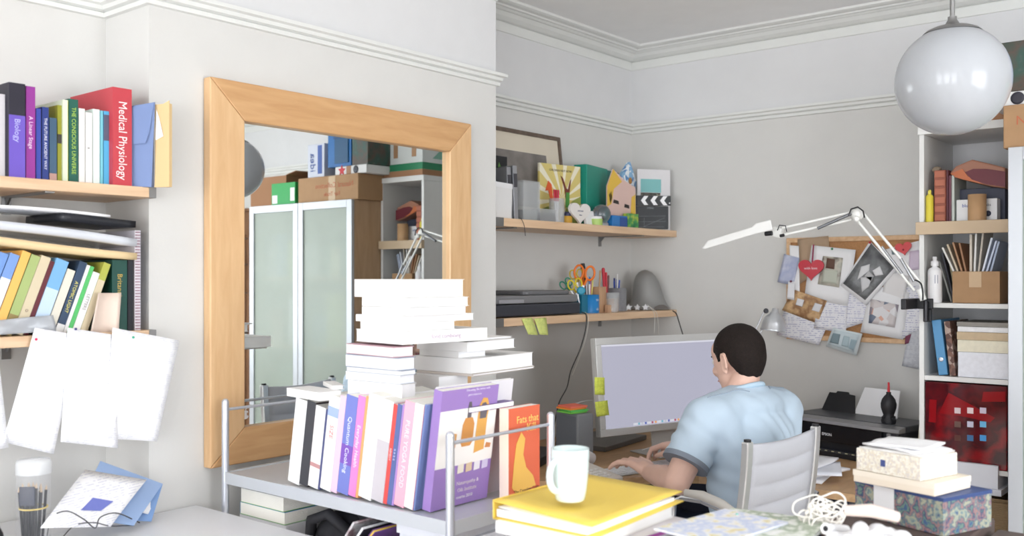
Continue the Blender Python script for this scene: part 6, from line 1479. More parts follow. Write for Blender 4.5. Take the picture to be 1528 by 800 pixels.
# papers lying on the desk in front of the printer
for k, (x, y, a, c_, lab) in enumerate([(-1.50, 3.58, 8, (226, 226, 230), 'lowest loose sheets on the desk before the printer'), (-1.49, 3.60, -12, (238, 238, 242), 'white sheets turned across the lowest ones, before the printer'), (-1.46, 3.58, 22, (230, 232, 240), 'white sheets with a dark strip, before the printer'), (-1.52, 3.61, 2, (240, 240, 244), 'topmost loose white sheets before the printer')]):
    o = MB().sheet([(x-.10, y+.13, 0), (x+.10, y+.13, 0), (x+.10, y-.13, 0), (x-.10, y-.13, 0)], .008, 6, 6, lambda u, v: .003*math.sin(5*u+k)*math.sin(4*v))
    ob = o; Mx_ = T(x, y, dzt+.014+.0145*k) @ RZ(a) @ T(-x, -y, 0); ob.v = [Mx_ @ p for p in ob.v]
    tag(ob.build('paper_sheets', mat(c_, .8)), lab, 'paper', 'loose papers by the printer')
o = MB().box((0, 0, 0), (.05, .004, .0015), M=T(-1.46, 3.46, dzt+.0735) @ RZ(15)).build('pen', mat((40, 50, 90), .4)); tag(o, 'small dark blue strip on the papers before the printer', 'pen')
# folders standing between printer and bookcase
for k, (c_, lab) in enumerate([((206, 200, 180), 'cream folder standing right of the printer'), ((222, 218, 206), 'pale folder leaning by the cream one, right of the printer')]):
    o = MB().box((0, 0, 0), (.009, .20, .17), M=T(-1.215+.022*k, 4.02, dzt+.001) @ RY(4)).build('folder', mat(c_, .7)); tag(o, lab, 'folder', 'folders beside the printer')

# ============================================================ CHAIR
cl = Vector((-1.30, 2.67)); cr_ = Vector((-1.262, 3.125))
cd = (cr_-cl); cw = cd.length; Mc = T(cl.x, cl.y, 0) @ Matrix.Rotation(math.atan2(cd.y, cd.x), 4, 'Z') @ Matrix.Diagonal((1, 1, .939, 1))   # local x along back, y forward (towards the desk)
o = thing('office_chair', 'white ribbed office chair with chrome arms, the man sitting on it', 'chair', Mc)
CW = mat((226, 224, 220), .5); ALU = mat((214, 214, 214), .3, .6)
def bk(z):   # forward offset of the back at height z
    t = (z-.46)/(.985-.46); return .075*(1-t)**1.6-.0*t
zs = [.47+.515*i/24 for i in range(25)]
for x0, x1 in ((-.004, .028), (cw-.028, cw+.004)):
    m = MB(); vs = []
    for z in zs: vs += [(x0, bk(z)-.012, z), (x1, bk(z)-.012, z), (x1, bk(z)+.012, z), (x0, bk(z)+.012, z)]
    m.add(vs, [(0, 3, 2, 1), (96, 97, 98, 99)]+[(4*i+j, 4*i+(j+1) % 4, 4*i+4+(j+1) % 4, 4*i+4+j) for i in range(24) for j in range(4)]); m.build('side_rail', ALU, o, local=True, bevel=.004)
    MB().tube([((x0+x1)/2, bk(.985), .984), ((x0+x1)/2, bk(.985), .992)], .011, 14).build('rail_cap', BLACK, o, local=True)
m = MB(); nz, nx = 96, 12; vs = []
for side in (0, 1):
    for i in range(nz+1):
        z = .48+(.975-.48)*i/nz; rib = abs(math.sin(PI*7*i/nz))**.55
        for j in range(nx+1):
            x = .028+(cw-.056)*j/nx; sag = -.0
            e_ = min(1, 8*min(j, nx-j)/nx)
            vs.append((x, bk(z)+(-.005-.011*rib*e_ if side == 0 else .005+.011*rib*e_), z-.012*math.sin(PI*j/nx)*(i/nz)))
W1 = nx+1; NN = (nz+1)*W1; fs = []
for i in range(nz):
    for j in range(nx):
        a = i*W1+j; fs.append((a, a+1, a+W1+1, a+W1)); fs.append((NN+a, NN+a+W1, NN+a+W1+1, NN+a+1))
for j in range(nx): fs.append((j, NN+j, NN+j+1, j+1)); a = nz*W1+j; fs.append((a, a+1, NN+a+1, NN+a))
for i in range(nz): a = i*W1; fs.append((a, a+W1, NN+a+W1, NN+a)); a += nx; fs.append((a, NN+a, NN+a+W1, a+W1))
m.add(vs, fs, 0, True); m.build('backrest', mat((196, 197, 204), .6, bump=.15, bscale=200), o, local=True)
m = MB(); vs = []; ny = 60
for side in (0, 1):
    for i in range(ny+1):
        y = .07+.44*i/ny; rib = abs(math.sin(PI*7*i/ny))**.55; zz_ = .455-.02*math.sin(PI*i/ny)
        for j in range(nx+1): vs.append((.03+(cw-.06)*j/nx, y, zz_+(-.006-.008*rib if side == 0 else .006+.010*rib)))
NN = (ny+1)*W1; fs = []
for i in range(ny):
    for j in range(nx):
        a = i*W1+j; fs.append((a, a+W1, a+W1+1, a+1)); fs.append((NN+a, NN+a+1, NN+a+W1+1, NN+a+W1))
for j in range(nx): fs.append((j, j+1, NN+j+1, NN+j)); a = ny*W1+j; fs.append((a, NN+a, NN+a+1, a+1))
for i in range(ny): a = i*W1; fs.append((a, NN+a, NN+a+W1, a+W1)); a += nx; fs.append((a, a+W1, NN+a+W1, NN+a))
m.add(vs, fs, 0, True); m.build('seat', mat((208, 209, 214), .6), o, local=True)
for x in (-.02, cw+.02):
    P_ = [(x, .01, .735), (x, .07, .762), (x, .14, .778), (x, .21, .776), (x, .245, .755), (x, .25, .70), (x, .22, .60), (x, .17, .50), (x, .15, .45), (x*.5+cw*.25, .2, .43)]
    MB().tube(P_, .011, 12).build('armrest', CHROME, o, local=True)
    MB().tube([(x, .03, .762), (x, .07, .779), (x, .14, .795), (x, .20, .794)], [.012, .016, .016, .012], 12).build('arm_pad', mat((190, 186, 180), .5), o, local=True)
MB().box((.0, bk(.6)-.014, .55), (cw, bk(.6)-.008, .57)).box((cw/2-.03, .05, .40), (cw/2+.03, .35, .43)).build('cross_bar', ALU, o, local=True)
MB().lathe([(.035, .12), (.03, .16), (.024, .2), (.024, .43)], (cw/2, .25, 0), 20).build('column', CHROME, o, local=True)
for k in range(5):
    t = 2*PI*k/5+.3; e_ = (cw/2+.29*math.cos(t), .25+.29*math.sin(t), .07)
    lg = MB().tube([(cw/2, .25, .14), e_], [.026, .014], 10).build('base_leg', ALU, o, local=True)
    MB().lathe([(.025, -.012), (.027, -.006), (.027, .006), (.025, .012)], (0, 0, 0), 18, M=T(e_[0], e_[1], .028) @ RZ(math.degrees(t)) @ RX(90)).build('caster', BLACK, lg, local=True)
# ============================================================ THE MAN
def cap(mb, pts, rs, n=18):
    mb.tube(pts, rs, n)
    for p, r_ in zip(pts, rs): mb.ball(p, r_, n, 10)
    return mb
def blob(mb, c, sc, M=None, n=28): return mb.ball(c, 1, n, 16, sc=sc, M=M)
def remesh(o, v, it=4, f=.5):
    r_ = o.modifiers.new('remesh', 'REMESH'); r_.mode = 'VOXEL'; r_.voxel_size = v; r_.use_smooth_shade = True
    s = o.modifiers.new('smooth', 'SMOOTH'); s.iterations = it; s.factor = f
    dg = bpy.context.evaluated_depsgraph_get(); bpy.context.view_layer.update()
    dg = bpy.context.evaluated_depsgraph_get(); ev = o.evaluated_get(dg)
    me = bpy.data.meshes.new_from_object(ev); old = o.data; mats = [m for m in old.materials]
    o.modifiers.clear(); o.data = me; me.materials.clear()
    for m in mats: me.materials.append(m)
    for p in me.polygons: p.use_smooth = True
    return o
V = Vector
Ls, Rs = V((-1.424, 2.655, .985)), V((-1.355, 3.03, .985))
side = (Ls-Rs).normalized()                       # to his left
Fv = V((-side.y, side.x, 0)) * -1                 # facing
if Fv.x > 0: Fv = -Fv
Le, Lw = V((-1.455, 2.535, .808)), V((-1.640, 2.680, .788))
Re, Rw = V((-1.47, 3.17, .79)), V((-1.70, 3.03, .797))
pel = V((-1.345, 2.83, .56)); wai = V((-1.35, 2.835, .70)); che = V((-1.375, 2.84, .86)); uch = V((-1.395, 2.845, .97)); nb = V((-1.400, 2.850, 1.045))
hc = at(1101, 535, 3.12)
TM = Matrix.Identity(4)
for i in range(3): TM[i][0] = Fv[i]; TM[i][1] = side[i]; TM[i][2] = (0, 0, 1)[i]
ha = R(161); Hm = T(hc) @ Matrix.Rotation(ha, 4, 'Z') @ RY(13)      # local x forward, y left, z up
SKIN = mat((230, 190, 172), .5, bump=.05, bscale=120, var=.05, vscale=30)
body = MB()
def L(p): return Hm @ V(p)
def hb(c, sc): body.ball(L(c), 1, 28, 18, sc=sc, M=Hm)
hb((-.012, 0, .022), (.090, .072, .082)); hb((.025, 0, -.01), (.062, .062, .072)); hb((.028, 0, -.055), (.052, .053, .048))
hb((.056, 0, -.098), (.024, .028, .024)); hb((.030, 0, -.078), (.045, .046, .036)); hb((.040, 0, .03), (.050, .058, .050)); hb((.074, 0, .014), (.014, .040, .010))
cap(body, [L((.078, 0, .006)), L((.098, 0, -.024))], [.008, .0115]); hb((.094, 0, -.03), (.012, .016, .008))
hb((.079, 0, -.056), (.010, .021, .006)); hb((.078, 0, -.066), (.010, .018, .006))
for s in (-1, 1):
    hb((.055, s*.034, -.03), (.026, .022, .022))
    Me = Hm @ T(-.012, s*.072, -.018) @ RZ(s*-18)
    for k in range(14):
        t = R(-70+k*22); p = Me @ V((.016*math.cos(t)-.004, s*.006, .028*math.sin(t)+.004)); body.ball(p, .0048, 8, 6)
    body.ball(Me @ V((-.002, 0, 0)), 1, 14, 10, sc=(.015, .006, .026), M=Me); body.ball(Me @ V((.002, 0, -.024)), .008, 8, 6)
cap(body, [L((-.030, 0, -.045)), (nb+V((0, 0, .01)))], [.044, .051], 24); cap(body, [L((-.005, 0, -.07)), nb+Fv*.02], [.038, .044], 24)
# torso kept inside the shirt
cap(body, [Ls+V((0, 0, .01))-side*.02, nb-V((0, 0, .02)), Rs+V((0, 0, .01))+side*.02], [.045, .06, .045])
for c, sx, sy, sz in ((uch, .085, .15, .09), (che, .09, .145, .12), (wai, .085, .13, .12), (pel, .09, .14, .10)): body.ball(c, 1, 28, 16, sc=(sx, sy, sz), M=TM)
cap(body, [Ls, Ls.lerp(Le, .5), Le], [.050, .046, .041]); cap(body, [Le, Le.lerp(Lw, .35), Lw], [.041, .042, .027], 22)
cap(body, [Rs, Rs.lerp(Re, .5), Re], [.050, .046, .041]); cap(body, [Re, Re.lerp(Rw, .35), Rw], [.041, .042, .027], 22)
def hand(w, d, th, curl, spread=1.0, drop=0):
    """w wrist, d pointing direction (xy), th = +1 when the thumb is on the +Y side"""
    x = V((d[0], d[1], drop)).normalized(); y = V((-x.y, x.x, 0)).normalized()
    if y.y*th < 0: y = -y
    z = x.cross(y)
    if z.z < 0: z = -z
    P = lambda a, b, c: w+x*a+y*b+z*c
    cap(body, [P(-.01, 0, 0), P(.03, 0, .004)], [.026, .025], 18)
    ks = [(.082, .030), (.088, .010), (.084, -.010), (.076, -.029)]; ln = [(.042, .042), (.047, .046), (.043, .043), (.034, .036)]
    for i, ((kx, ky), (l1, l2)) in enumerate(zip(ks, ln)):
        cap(body, [P(.02, ky*.55, .004), P(kx*.6, ky*.9, .010), P(kx, ky, .010)], [.018, .0145, .0115], 14)
        sp = ky*.42*spread; a1 = R(-6-curl*.4); a2 = R(-32-curl)
        q1 = (kx+l1*math.cos(a1), ky+sp*.6, .010+l1*math.sin(a1)); q2 = (q1[0]+l2*.55*math.cos(a2), q1[1]+sp*.35, q1[2]+l2*.55*math.sin(a2)); a3 = a2-R(18)
        q3 = (q2[0]+l2*.5*math.cos(a3), q2[1]+sp*.2, q2[2]+l2*.5*math.sin(a3))
        cap(body, [P(kx, ky, .010), P(*q1), P(*q2), P(*q3)], [.0105, .0092, .0082, .0070], 12)
    cap(body, [P(.012, .022, -.002), P(.045, .046, -.006), P(.070, .056, -.014), P(.092, .054, -.022)], [.017, .0125, .0098, .008], 12)
hand(Lw+V((0, 0, .004)), (-.90, .40), 1, 5, 2.6, drop=.10)
hand(Rw+V((0, 0, .012)), (-.98, -.06), -1, 34, 1.0, drop=-.03)
man = body.build('person', SKIN); 
# keep world placement simple: person mesh origin at its base
remesh(man, .0038, 3)
tag(man, 'person with short dark hair in a pale blue T-shirt typing at the desk', 'person')
def child(mb, name, m, v=None, it=4, **k):
    o = mb.build(name, m, man, **k)
    if v: remesh(o, v, it)
    return o
# hair
def hair_mesh():
    mb = MB(); nu, nv = 160, 120; c0 = V((-.012, 0, .024)); vs = []; keep = {}
    r3 = (.0945, .0740, .0885)
    for i in range(nv+1):
        th = PI*i/nv
        for j in range(nu):
            ph_ = 2*PI*j/nu; d = V((math.sin(th)*math.cos(ph_), math.sin(th)*math.sin(ph_), math.cos(th)))
            n_ = 1+.010*math.sin(9*ph_+3*th)*math.sin(7*th)
            p = V((d.x*r3[0], d.y*r3[1], d.z*r3[2]))*n_
            if p.z < 0: p.z *= 1.32
            vs.append((c0+p, d))
    fs = []
    for i in range(nv):
        for j in range(nu):
            q = [i*nu+j, i*nu+(j+1) % nu, (i+1)*nu+(j+1) % nu, (i+1)*nu+j]; c = sum((vs[k][0] for k in q), V())/4
            x, y, z = c.x, abs(c.y), c.z
            K_ = [(-.2, -.078), (-.065, -.074), (-.045, -.058), (-.026, -.016), (-.016, .016), (.006, .018), (.013, -.006), (.024, -.008), (.031, .018), (.05, .030), (.075, .036), (.2, .036)]
            for (xa_, la_), (xb_, lb_) in zip(K_, K_[1:]):
                if xa_ <= x <= xb_: lim = la_+(lb_-la_)*(x-xa_)/(xb_-xa_)
            if z > lim: fs.append(q)
    P = [Hm @ p for p, d in vs]; Pin = [Hm @ (c0+(p-c0)*.90) for p, d in vs]; N = len(P)
    edges = {}
    for f in fs:
        for k in range(4):
            e = (f[k], f[(k+1) % 4]); edges[e] = 1
    out = [f[::-1] for f in fs]+[[N+k for k in f] for f in fs]
    for (a, b) in edges:
        if (b, a) not in edges: out.append([a, b, N+b, N+a])
    mb.add(P+Pin, out, 0, True); return mb
HAIR = mat((40, 32, 29), .75, bump=1.0, bscale=260, var=.35, vscale=120, spec=.25)
child(hair_mesh(), 'hair', HAIR, .003, 4)
for s in (-1, 1):
    m = MB(); m.ball(L((.073, s*.029, .0)), .0115, 14, 10); child(m, 'eyeball', mat((236, 232, 228), .3))
    m = MB(); m.ball(L((.0815, s*.030, -.001)), .0048, 10, 8); child(m, 'iris', mat((60, 44, 34), .3))
    m = MB(); m.tube([L((.079, s*.014, .019)), L((.080, s*.03, .023)), L((.070, s*.047, .018))], [.003, .0035, .002], 8); child(m, 'eyebrow', HAIR)
m = MB(); m.tube([L((.087, -.018, -.061)), L((.0905, 0, -.0605)), L((.087, .018, -.061))], [.002, .004, .002], 8); child(m, 'lips', mat((188, 120, 112), .5))
# T-shirt
SH = mat((192, 210, 226), .85, bump=.5, bscale=9, var=.04)
sh = MB()
for c, sx, sy, sz in ((uch+V((0, 0, .0)), .112, .182, .085), (che, .118, .188, .13), (wai+V((0, 0, .02)), .115, .172, .14), (pel+V((0, 0, .05)), .118, .178, .12)): sh.ball(c, 1, 36, 20, sc=(sx, sy, sz), M=TM)
cap(sh, [Ls+V((0, 0, .004)), nb-V((0, 0, .030)), Rs+V((0, 0, .004))], [.066, .070, .066], 26)
sh.ball(uch+V((0, 0, .045))-Fv*.030, 1, 30, 18, sc=(.085, .135, .055), M=TM)
cap(sh, [Ls-Fv*.03+V((0, 0, .0)), nb-Fv*.03-V((0, 0, .012)), Rs-Fv*.03+V((0, 0, .0))], [.055, .058, .055], 24)
sh.ball(che-Fv*.035+V((0, 0, .02)), 1, 30, 18, sc=(.09, .175, .15), M=TM)
for S_, E_ in ((Ls, Le), (Rs, Re)):
    e_ = S_.lerp(E_, .70); cap(sh, [S_, S_.lerp(E_, .35)], [.070, .069], 26); sh.tube([S_.lerp(E_, .35), e_], [.069, .072], 26)
# folds
fd = [(Ls+V((-.05, .02, -.03)), che+Fv*.10+side*.10), (Ls-Fv*.05+V((0, .03, -.06)), wai-Fv*.10+side*.10), (che-Fv*.115+side*.03, wai-Fv*.10+side*.15), (Rs-Fv*.05+V((0, -.02, -.06)), wai-Fv*.11-side*.08)]
for a, b in fd: sh.tube([a, a.lerp(b, .5)+V((0, 0, .01)), b], [.010, .013, .008], 10)
for S_, s in ((Ls, 1), (Rs, -1)):
    cap(sh, [S_-Fv*.02-side*s*.02, che+side*s*.105-Fv*.02, wai+side*s*.09], [.070, .088, .085], 24)
    cap(sh, [S_-V((0, 0, .02)), uch+side*s*.08-V((0, 0, .03))], [.068, .09], 24)
shirt = child(sh, 't_shirt', SH, .006, 16)
me = shirt.data; pm = parent_matrix(man); FC = [(Ls+V((-.02, .05, -.10)), .13, V((.3, .5, .8))), (wai-Fv*.10+side*.06, .15, V((.2, .3, .93))), (Rs+V((.02, -.05, -.12)), .12, V((-.2, -.4, .85))), (Ls.lerp(Le, .45), .09, V((.5, -.2, .8))), (che-Fv*.1, .12, V((.1, .9, .4)))]
nrm = [v.normal.copy() for v in me.vertices]
for v, n_ in zip(me.vertices, nrm):
    w_ = pm @ v.co; d_ = 0
    for c_, r_, dr in FC:
        g = math.exp(-((w_-c_).length/r_)**2)
        if g > .02: d_ += g*.0045*math.sin(105*w_.dot(dr)+2.2*math.sin(23*w_.y+17*w_.z)+1.3*math.sin(31*w_.x))
    v.co += n_*d_
from mathutils.bvhtree import BVHTree
bvh = BVHTree.FromPolygons([pm @ v.co for v in me.vertices], [tuple(p.vertices) for p in me.polygons])
def on_shirt(p, off=.0012):
    q, n_, _, _ = bvh.find_nearest(p); return q+n_*off
GH = mat((130, 138, 150), .8)
for S_, E_ in ((Ls, Le), (Rs, Re)):
    a = S_.lerp(E_, .66); b = S_.lerp(E_, .735); ax = (E_-S_).normalized()
    child(MB().tube([a, b], [.0725, .0728], 30), 'sleeve_hem', GH)
ring = []
for k in range(28):
    t = 2*PI*k/28; ring.append(nb+V((0, 0, .012))+Fv*(.064*math.cos(t)+.0)+side*.068*math.sin(t)+V((0, 0, -.026*math.cos(t))))
child(MB().tube(ring, .0085, 10, closed=True), 'collar', mat((186, 210, 228), .85))
# shoulder seam lines
for s_, S_ in ((1, Ls), (-1, Rs)):
    pp = [nb-V((0, 0, .018))-Fv*.058+side*s_*.05, (nb*.5+S_*.5)+V((0, 0, .047))-Fv*.036, S_+V((0, 0, .062))-Fv*.016+side*s_*.012]
    path = [pp[0].lerp(pp[1], t/8) for t in range(8)]+[pp[1].lerp(pp[2], t/8) for t in range(9)]
    child(MB().tube([on_shirt(q+V((0, 0, .02))) for q in path], .0016, 6), 'seam', mat((158, 172, 188), .8))
# jeans and shoes
JN = mat((46, 58, 84), .85, bump=.2, bscale=200)
jn = MB(); jn.ball(pel-V((0, 0, .02)), 1, 30, 18, sc=(.105, .165, .085), M=TM)
hips = [pel+side*.085-V((0, 0, .02)), pel-side*.085-V((0, 0, .02))]
for h_, s in zip(hips, (1, -1)):
    kn = h_+Fv*.42+side*s*.03+V((0, 0, .0)); an = kn+Fv*.03-V((0, 0, .31))
    cap(jn, [h_, h_.lerp(kn, .5), kn, an], [.085, .078, .062, .05], 22)
    sh_ = MB(); cap(sh_, [an+V((0, 0, -.01))-Fv*.02, an+V((0, 0, -.02))+Fv*.07, an+V((0, 0, -.03))+Fv*.15], [.046, .040, .032], 18)
    sh_.v = [V((p.x, p.y, max(p.z, .166))) for p in sh_.v]
    child(sh_, 'shoe', mat((60, 56, 54), .6), .006, 4)
child(jn, 'jeans', JN, .008, 4)

# figure scaled about the camera, written as a pelvis-centred resize plus a shift
def scale_figure_about_camera(root, pivot, seat, k):  # seat is the pivot pushed away from the camera by the same factor
    A = T(seat) @ Matrix.Diagonal((k, k, k, 1)) @ T(-pivot)
    Mw = parent_matrix(root)
    for ob in [root]+list(root.children): ob.data.transform(Mw.inverted() @ A @ Mw)
scale_figure_about_camera(man, V((-1.345, 2.83, .56)), V((-1.52, 3.198, .448)), 1.13)
# ============================================================ CENTRE TABLE WITH PILES (foreground)
ft = .74
o = thing('work_table', 'table in the foreground buried under folders, papers and boxes', 'table', (-.8, 1.6, 0))
MB().prism([(-1.44, 1.05), (-.12, 1.05), (-.12, 2.52), (-.90, 2.52), (-.90, 2.2), (-1.44, 2.2)], ft-.03, ft).build('tabletop', wood((176, 150, 120), (200, 176, 148), (2, 10, 10)), o, bevel=.003)
for x in (-1.36, -.2):
    for y in (1.12, 2.14 if x < -1 else 2.44): MB().box((x-.025, y-.025, 0), (x+.025, y+.025, ft-.03)).build('leg', STEEL, o)
G7 = 'pile under the yellow binder'
z = ft+.0005
def flat_item(name, label, cat, x0, x1, y0, y1, h, a, m, edge=None, group=G7, bev=.001):
    global z
    cx_, cy_ = (x0+x1)/2, (y0+y1)/2; M = T(cx_, cy_, z) @ RZ(a); w_, d_ = (x1-x0)/2, (y1-y0)/2
    o = thing(name, label, cat, M, group); t = min(.002, h*.15)
    MB().box((-w_, -d_, 0), (w_, d_, t)).box((-w_, -d_, h-t), (w_, d_, h)).box((-w_, -d_, t), (-w_+.002, d_, h-t)).build('cover', m, o, local=True)
    MB().box((-w_+.002, -d_+.002, t), (w_-.002, d_-.002, h-t)).build('pages', edge or PAPER, o, local=True)
    z += h+.0006; return o
flat_item('book', 'large white book at the bottom of the pile under the yellow binder', 'book', -1.40, -1.08, 1.47, 1.86, .045, 0, mat(W_, .5))
flat_item('paper_stack', 'thick stack of white papers under the yellow binder', 'paper', -1.34, -1.05, 1.50, 1.85, .05, 4, PAPER)
flat_item('magazine', 'magazine with a dark blue edge poking out below the yellow binder', 'magazine', -1.25, -1.00, 1.50, 1.86, .010, -7, mottled([(90, 96, 130), (222, 222, 226), (60, 70, 100)], 9, .4, 'NOISE'))
flat_item('paper_stack', 'rounded-edged white papers just visible at the bottom edge under the binder', 'paper', -1.29, -1.05, 1.49, 1.85, .035, 2, PAPER)
flat_item('magazine', 'white and magenta magazine sticking out right below the yellow binder', 'magazine', -1.26, -1.035, 1.53, 1.86, .012, -4, mat((226, 222, 230), .4), edge=mat((188, 90, 180), .5))
flat_item('book', 'white softcover just under the yellow binder', 'book', -1.29, -1.065, 1.505, 1.84, .024, 1, mat(W_, .5))
# yellow lever folder
YEL = mat((240, 208, 96), .5)
o = thing('ring_binder', 'yellow card folder full of papers with a mug standing on it', 'binder', (-1.18, 1.68, z))
x0, x1, y0, y1 = -1.305, -1.055, 1.515, 1.86; zb0 = z; h_ = .036
MB().sheet([(x0, y1, z+h_), (x1, y1, z+h_-.004), (x1, y0, z+h_-.012), (x0, y0, z+h_)], .0022, 10, 8, lambda u, v: .004*math.sin(PI*u)*math.sin(PI*v)).build('front_cover', YEL, o)
MB().sheet([(x0, y1, z), (x1+.004, y1, z+.012), (x1+.004, y0, z+.001), (x0, y0, z)], .0022, 6, 6).build('back_cover', YEL, o)
MB().box((x0-.001, y0, z), (x0+.0015, y1, z+h_+.002)).build('spine', YEL, o, bevel=.001)
MB().sheet([(x0+.01, y1-.01, z+.0262), (x1-.012, y1-.01, z+.0255), (x1-.012, y0+.006, z+.018), (x0+.01, y0+.006, z+.024)], .0022, 8, 8).box((x0+.006, y0+.006, z+.003), (x1-.014, y1-.01, z+.018)).build('papers', PAPER, o)
z += h_+.0075
# mug
Dm = 1.985; c = at(851, 0, Dm); sM = Dm/F
mb_ = Vector((c.x, c.y, z-.003)); hgt = .107
o = thing('mug', 'tall white mug standing on the yellow folder', 'mug', mb_)
MUG = mat((222, 238, 238), .2, coat=.4)
rt_ = 28*sM
MB().lathe([(rt_*.70, 0), (rt_*.78, .003), (rt_*.86, .02), (rt_*.95, .05), (rt_, .085), (rt_*1.01, hgt-.002), (rt_*.99, hgt), (rt_*.93, hgt-.002), (rt_*.9, .06), (rt_*.8, .02), (rt_*.65, .008), (.0001, .007)], mb_, 44).build('mug_body', MUG, o)
hp = []
dirv = Vector((-RT.x*.80-FW.x*.6, -RT.y*.80-FW.y*.6, 0)).normalized()
for k in range(17):
    t = R(88-176*k/16); hp.append(mb_+dirv*(rt_*.86+.022*math.cos(t))+Vector((0, 0, .054+.032*math.sin(t))))
MB().tube(hp, .0068, 12).build('handle', MUG, o, smooth=True)
# striped cup behind
c = at(973, 0, 2.32); o = thing('tumbler', 'brown and orange striped cup standing behind the yellow folder', 'cup', (c.x, c.y, ft+.0005)); hh_ = zat(757, 2.32)-ft
MB().lathe([(.020, 0), (.024, .004), (.026, hh_), (.0235, hh_), (.022, .006), (.0001, .005)], (0, 0, 0), 30).build('cup_body', mottled([(120, 76, 60), (206, 130, 80), (150, 90, 70)], 45, .5, 'WAVE'), o, local=True)
# magazines along the bottom edge, centre
z = ft+.0005
flat_item('paper_stack', 'stack of printed sheets carrying the flower magazine', 'paper', -.94, -.76, 1.62, 1.90, .168, 2, PAPER, group='papers in front of the chair')
flat_item('magazine', 'magazine with a white flower cover at the bottom edge before the chair', 'magazine', -.95, -.74, 1.66, 1.94, .008, 8, mottled([(236, 236, 232), (150, 168, 140), (222, 226, 216), (242, 242, 240)], 40, .4, 'NOISE'), group='papers in front of the chair')
flat_item('magazine', 'blue and yellow printed leaflet beside the flower magazine', 'magazine', -.985, -.83, 1.64, 1.88, .004, -8, mottled([(232, 234, 242), (196, 206, 232), (238, 238, 240), (226, 214, 160)], 34, .5, 'NOISE'), group='papers in front of the chair')
o = thing('pen', 'mint green pen tip standing among the papers before the chair', 'pen', at(1098, 790, 2.0))
MB().tube([at(1092, 798, 1.98), at(1099, 772, 2.02)], .006, 10).tube([at(1099, 772, 2.02), at(1100, 766, 2.02)], [.006, .002], 10).build('barrel', mat((130, 190, 180), .5), o)
# grey laptop-like box left of the binder
z = ft+.0005
# ------------------------------------------------------------ right-hand pile
G8 = 'boxes stacked at lower right'
base0 = .874
o = MB().box((-.86, 2.15, ft+.0005), (-.56, 2.44, .86)).build('storage_box', mat((92, 78, 74), .6), None, bevel=.004); tag(o, 'dark brown box beneath the marbled box at lower right', 'box')
D0 = 2.07
zt1 = zat(744, D0)
o, Lr = near_box('storage_box', 'blue marbled patterned storage box with a white label, lower right', 'box', 1408, D0, .8608, 0, 1243, .30, 1432, G8)
hB = zt1-.8608
MAR = mottled([(70, 92, 130), (140, 160, 156), (180, 176, 150), (80, 116, 134), (170, 130, 124), (56, 76, 116), (120, 150, 130), (70, 100, 140)], 34, .5, 'NOISE')
Lr = max(Lr, .17)
MB().box((0, 0, 0), (Lr, .235, hB)).build('box_body', MAR, o, local=True, bevel=.002)
MB().box((-.0008, -.0008, hB-.008), (Lr+.0008, .2358, hB+.0002)).build('rim', mat((60, 80, 130), .5), o, local=True)
MB().box((-.0016, .125, hB*.35), (-.0006, .18, hB*.95)).build('label', PAPER, o, local=True)
z2 = zt1+.001
D1 = 2.05; h2 = .028
o, Lr2 = near_box('storage_box', 'flat cream box lying on the blue marbled box', 'box', 1395, D1+.03, z2, 0, 1262, .22, 1424, G8)
MB().box((0, 0, 0), (max(Lr2, .15), .20, h2)).build('box_body', mat((238, 226, 208), .6), o, local=True, bevel=.002)
MB().box((-.0008, -.0008, h2*.55), (max(Lr2, .15)+.0008, .2008, h2+.0003)).build('lid', mat((242, 232, 216), .6), o, local=True)
z3 = z2+h2+.001; h3 = .05
o, Lr3 = near_box('storage_box', 'small cream speckled box with a blue square, topmost of the box stack', 'box', 1374, D1+.05, z3, 0, 1264, .19, 1415, G8)
SPK = mottled([(232, 226, 212), (224, 214, 196), (238, 234, 222), (216, 208, 200)], 220, .6)
MB().box((0, 0, 0), (max(Lr3, .14), .165, h3)).build('box_body', SPK, o, local=True, bevel=.002)
MB().box((-.001, .088, h3*.35), (-.0002, .100, h3*.65)).build('blue_square', mat((70, 84, 140), .5), o, local=True)
Mo = parent_matrix(o)
z4 = h3+.0
for k, (sx, sy, a, c_, lab) in enumerate([(.13, .16, 4, (226, 224, 222), 'lowest paper on the speckled box'), (.12, .15, -10, (238, 238, 240), 'second white paper on the speckled box'), (.13, .13, 14, (244, 244, 246), 'top crumpled white paper on the speckled box')]):
    ob = MB().sheet([(-sx/2, sy/2, 0), (sx/2, sy/2, 0), (sx/2, -sy/2, 0), (-sx/2, -sy/2, 0)], .004, 10, 10, lambda u, v: .002*math.sin(7*u+k)*math.cos(5*v))
    Mx_ = Mo @ T(.075, .085, z4+.0035+.0065*k) @ RZ(a); ob.v = [Mx_ @ p for p in ob.v]
    tag(ob.build('paper_sheets', mat(c_, .8)), lab, 'paper', 'papers on the speckled box')
# dark board to the right
o = MB().box((-.545, 2.05, ft+.0005), (-.30, 2.4, .845)).build('storage_box', mat((96, 84, 80), .6), None, bevel=.004); tag(o, 'low taupe box at the right foot of the marbled box', 'box')
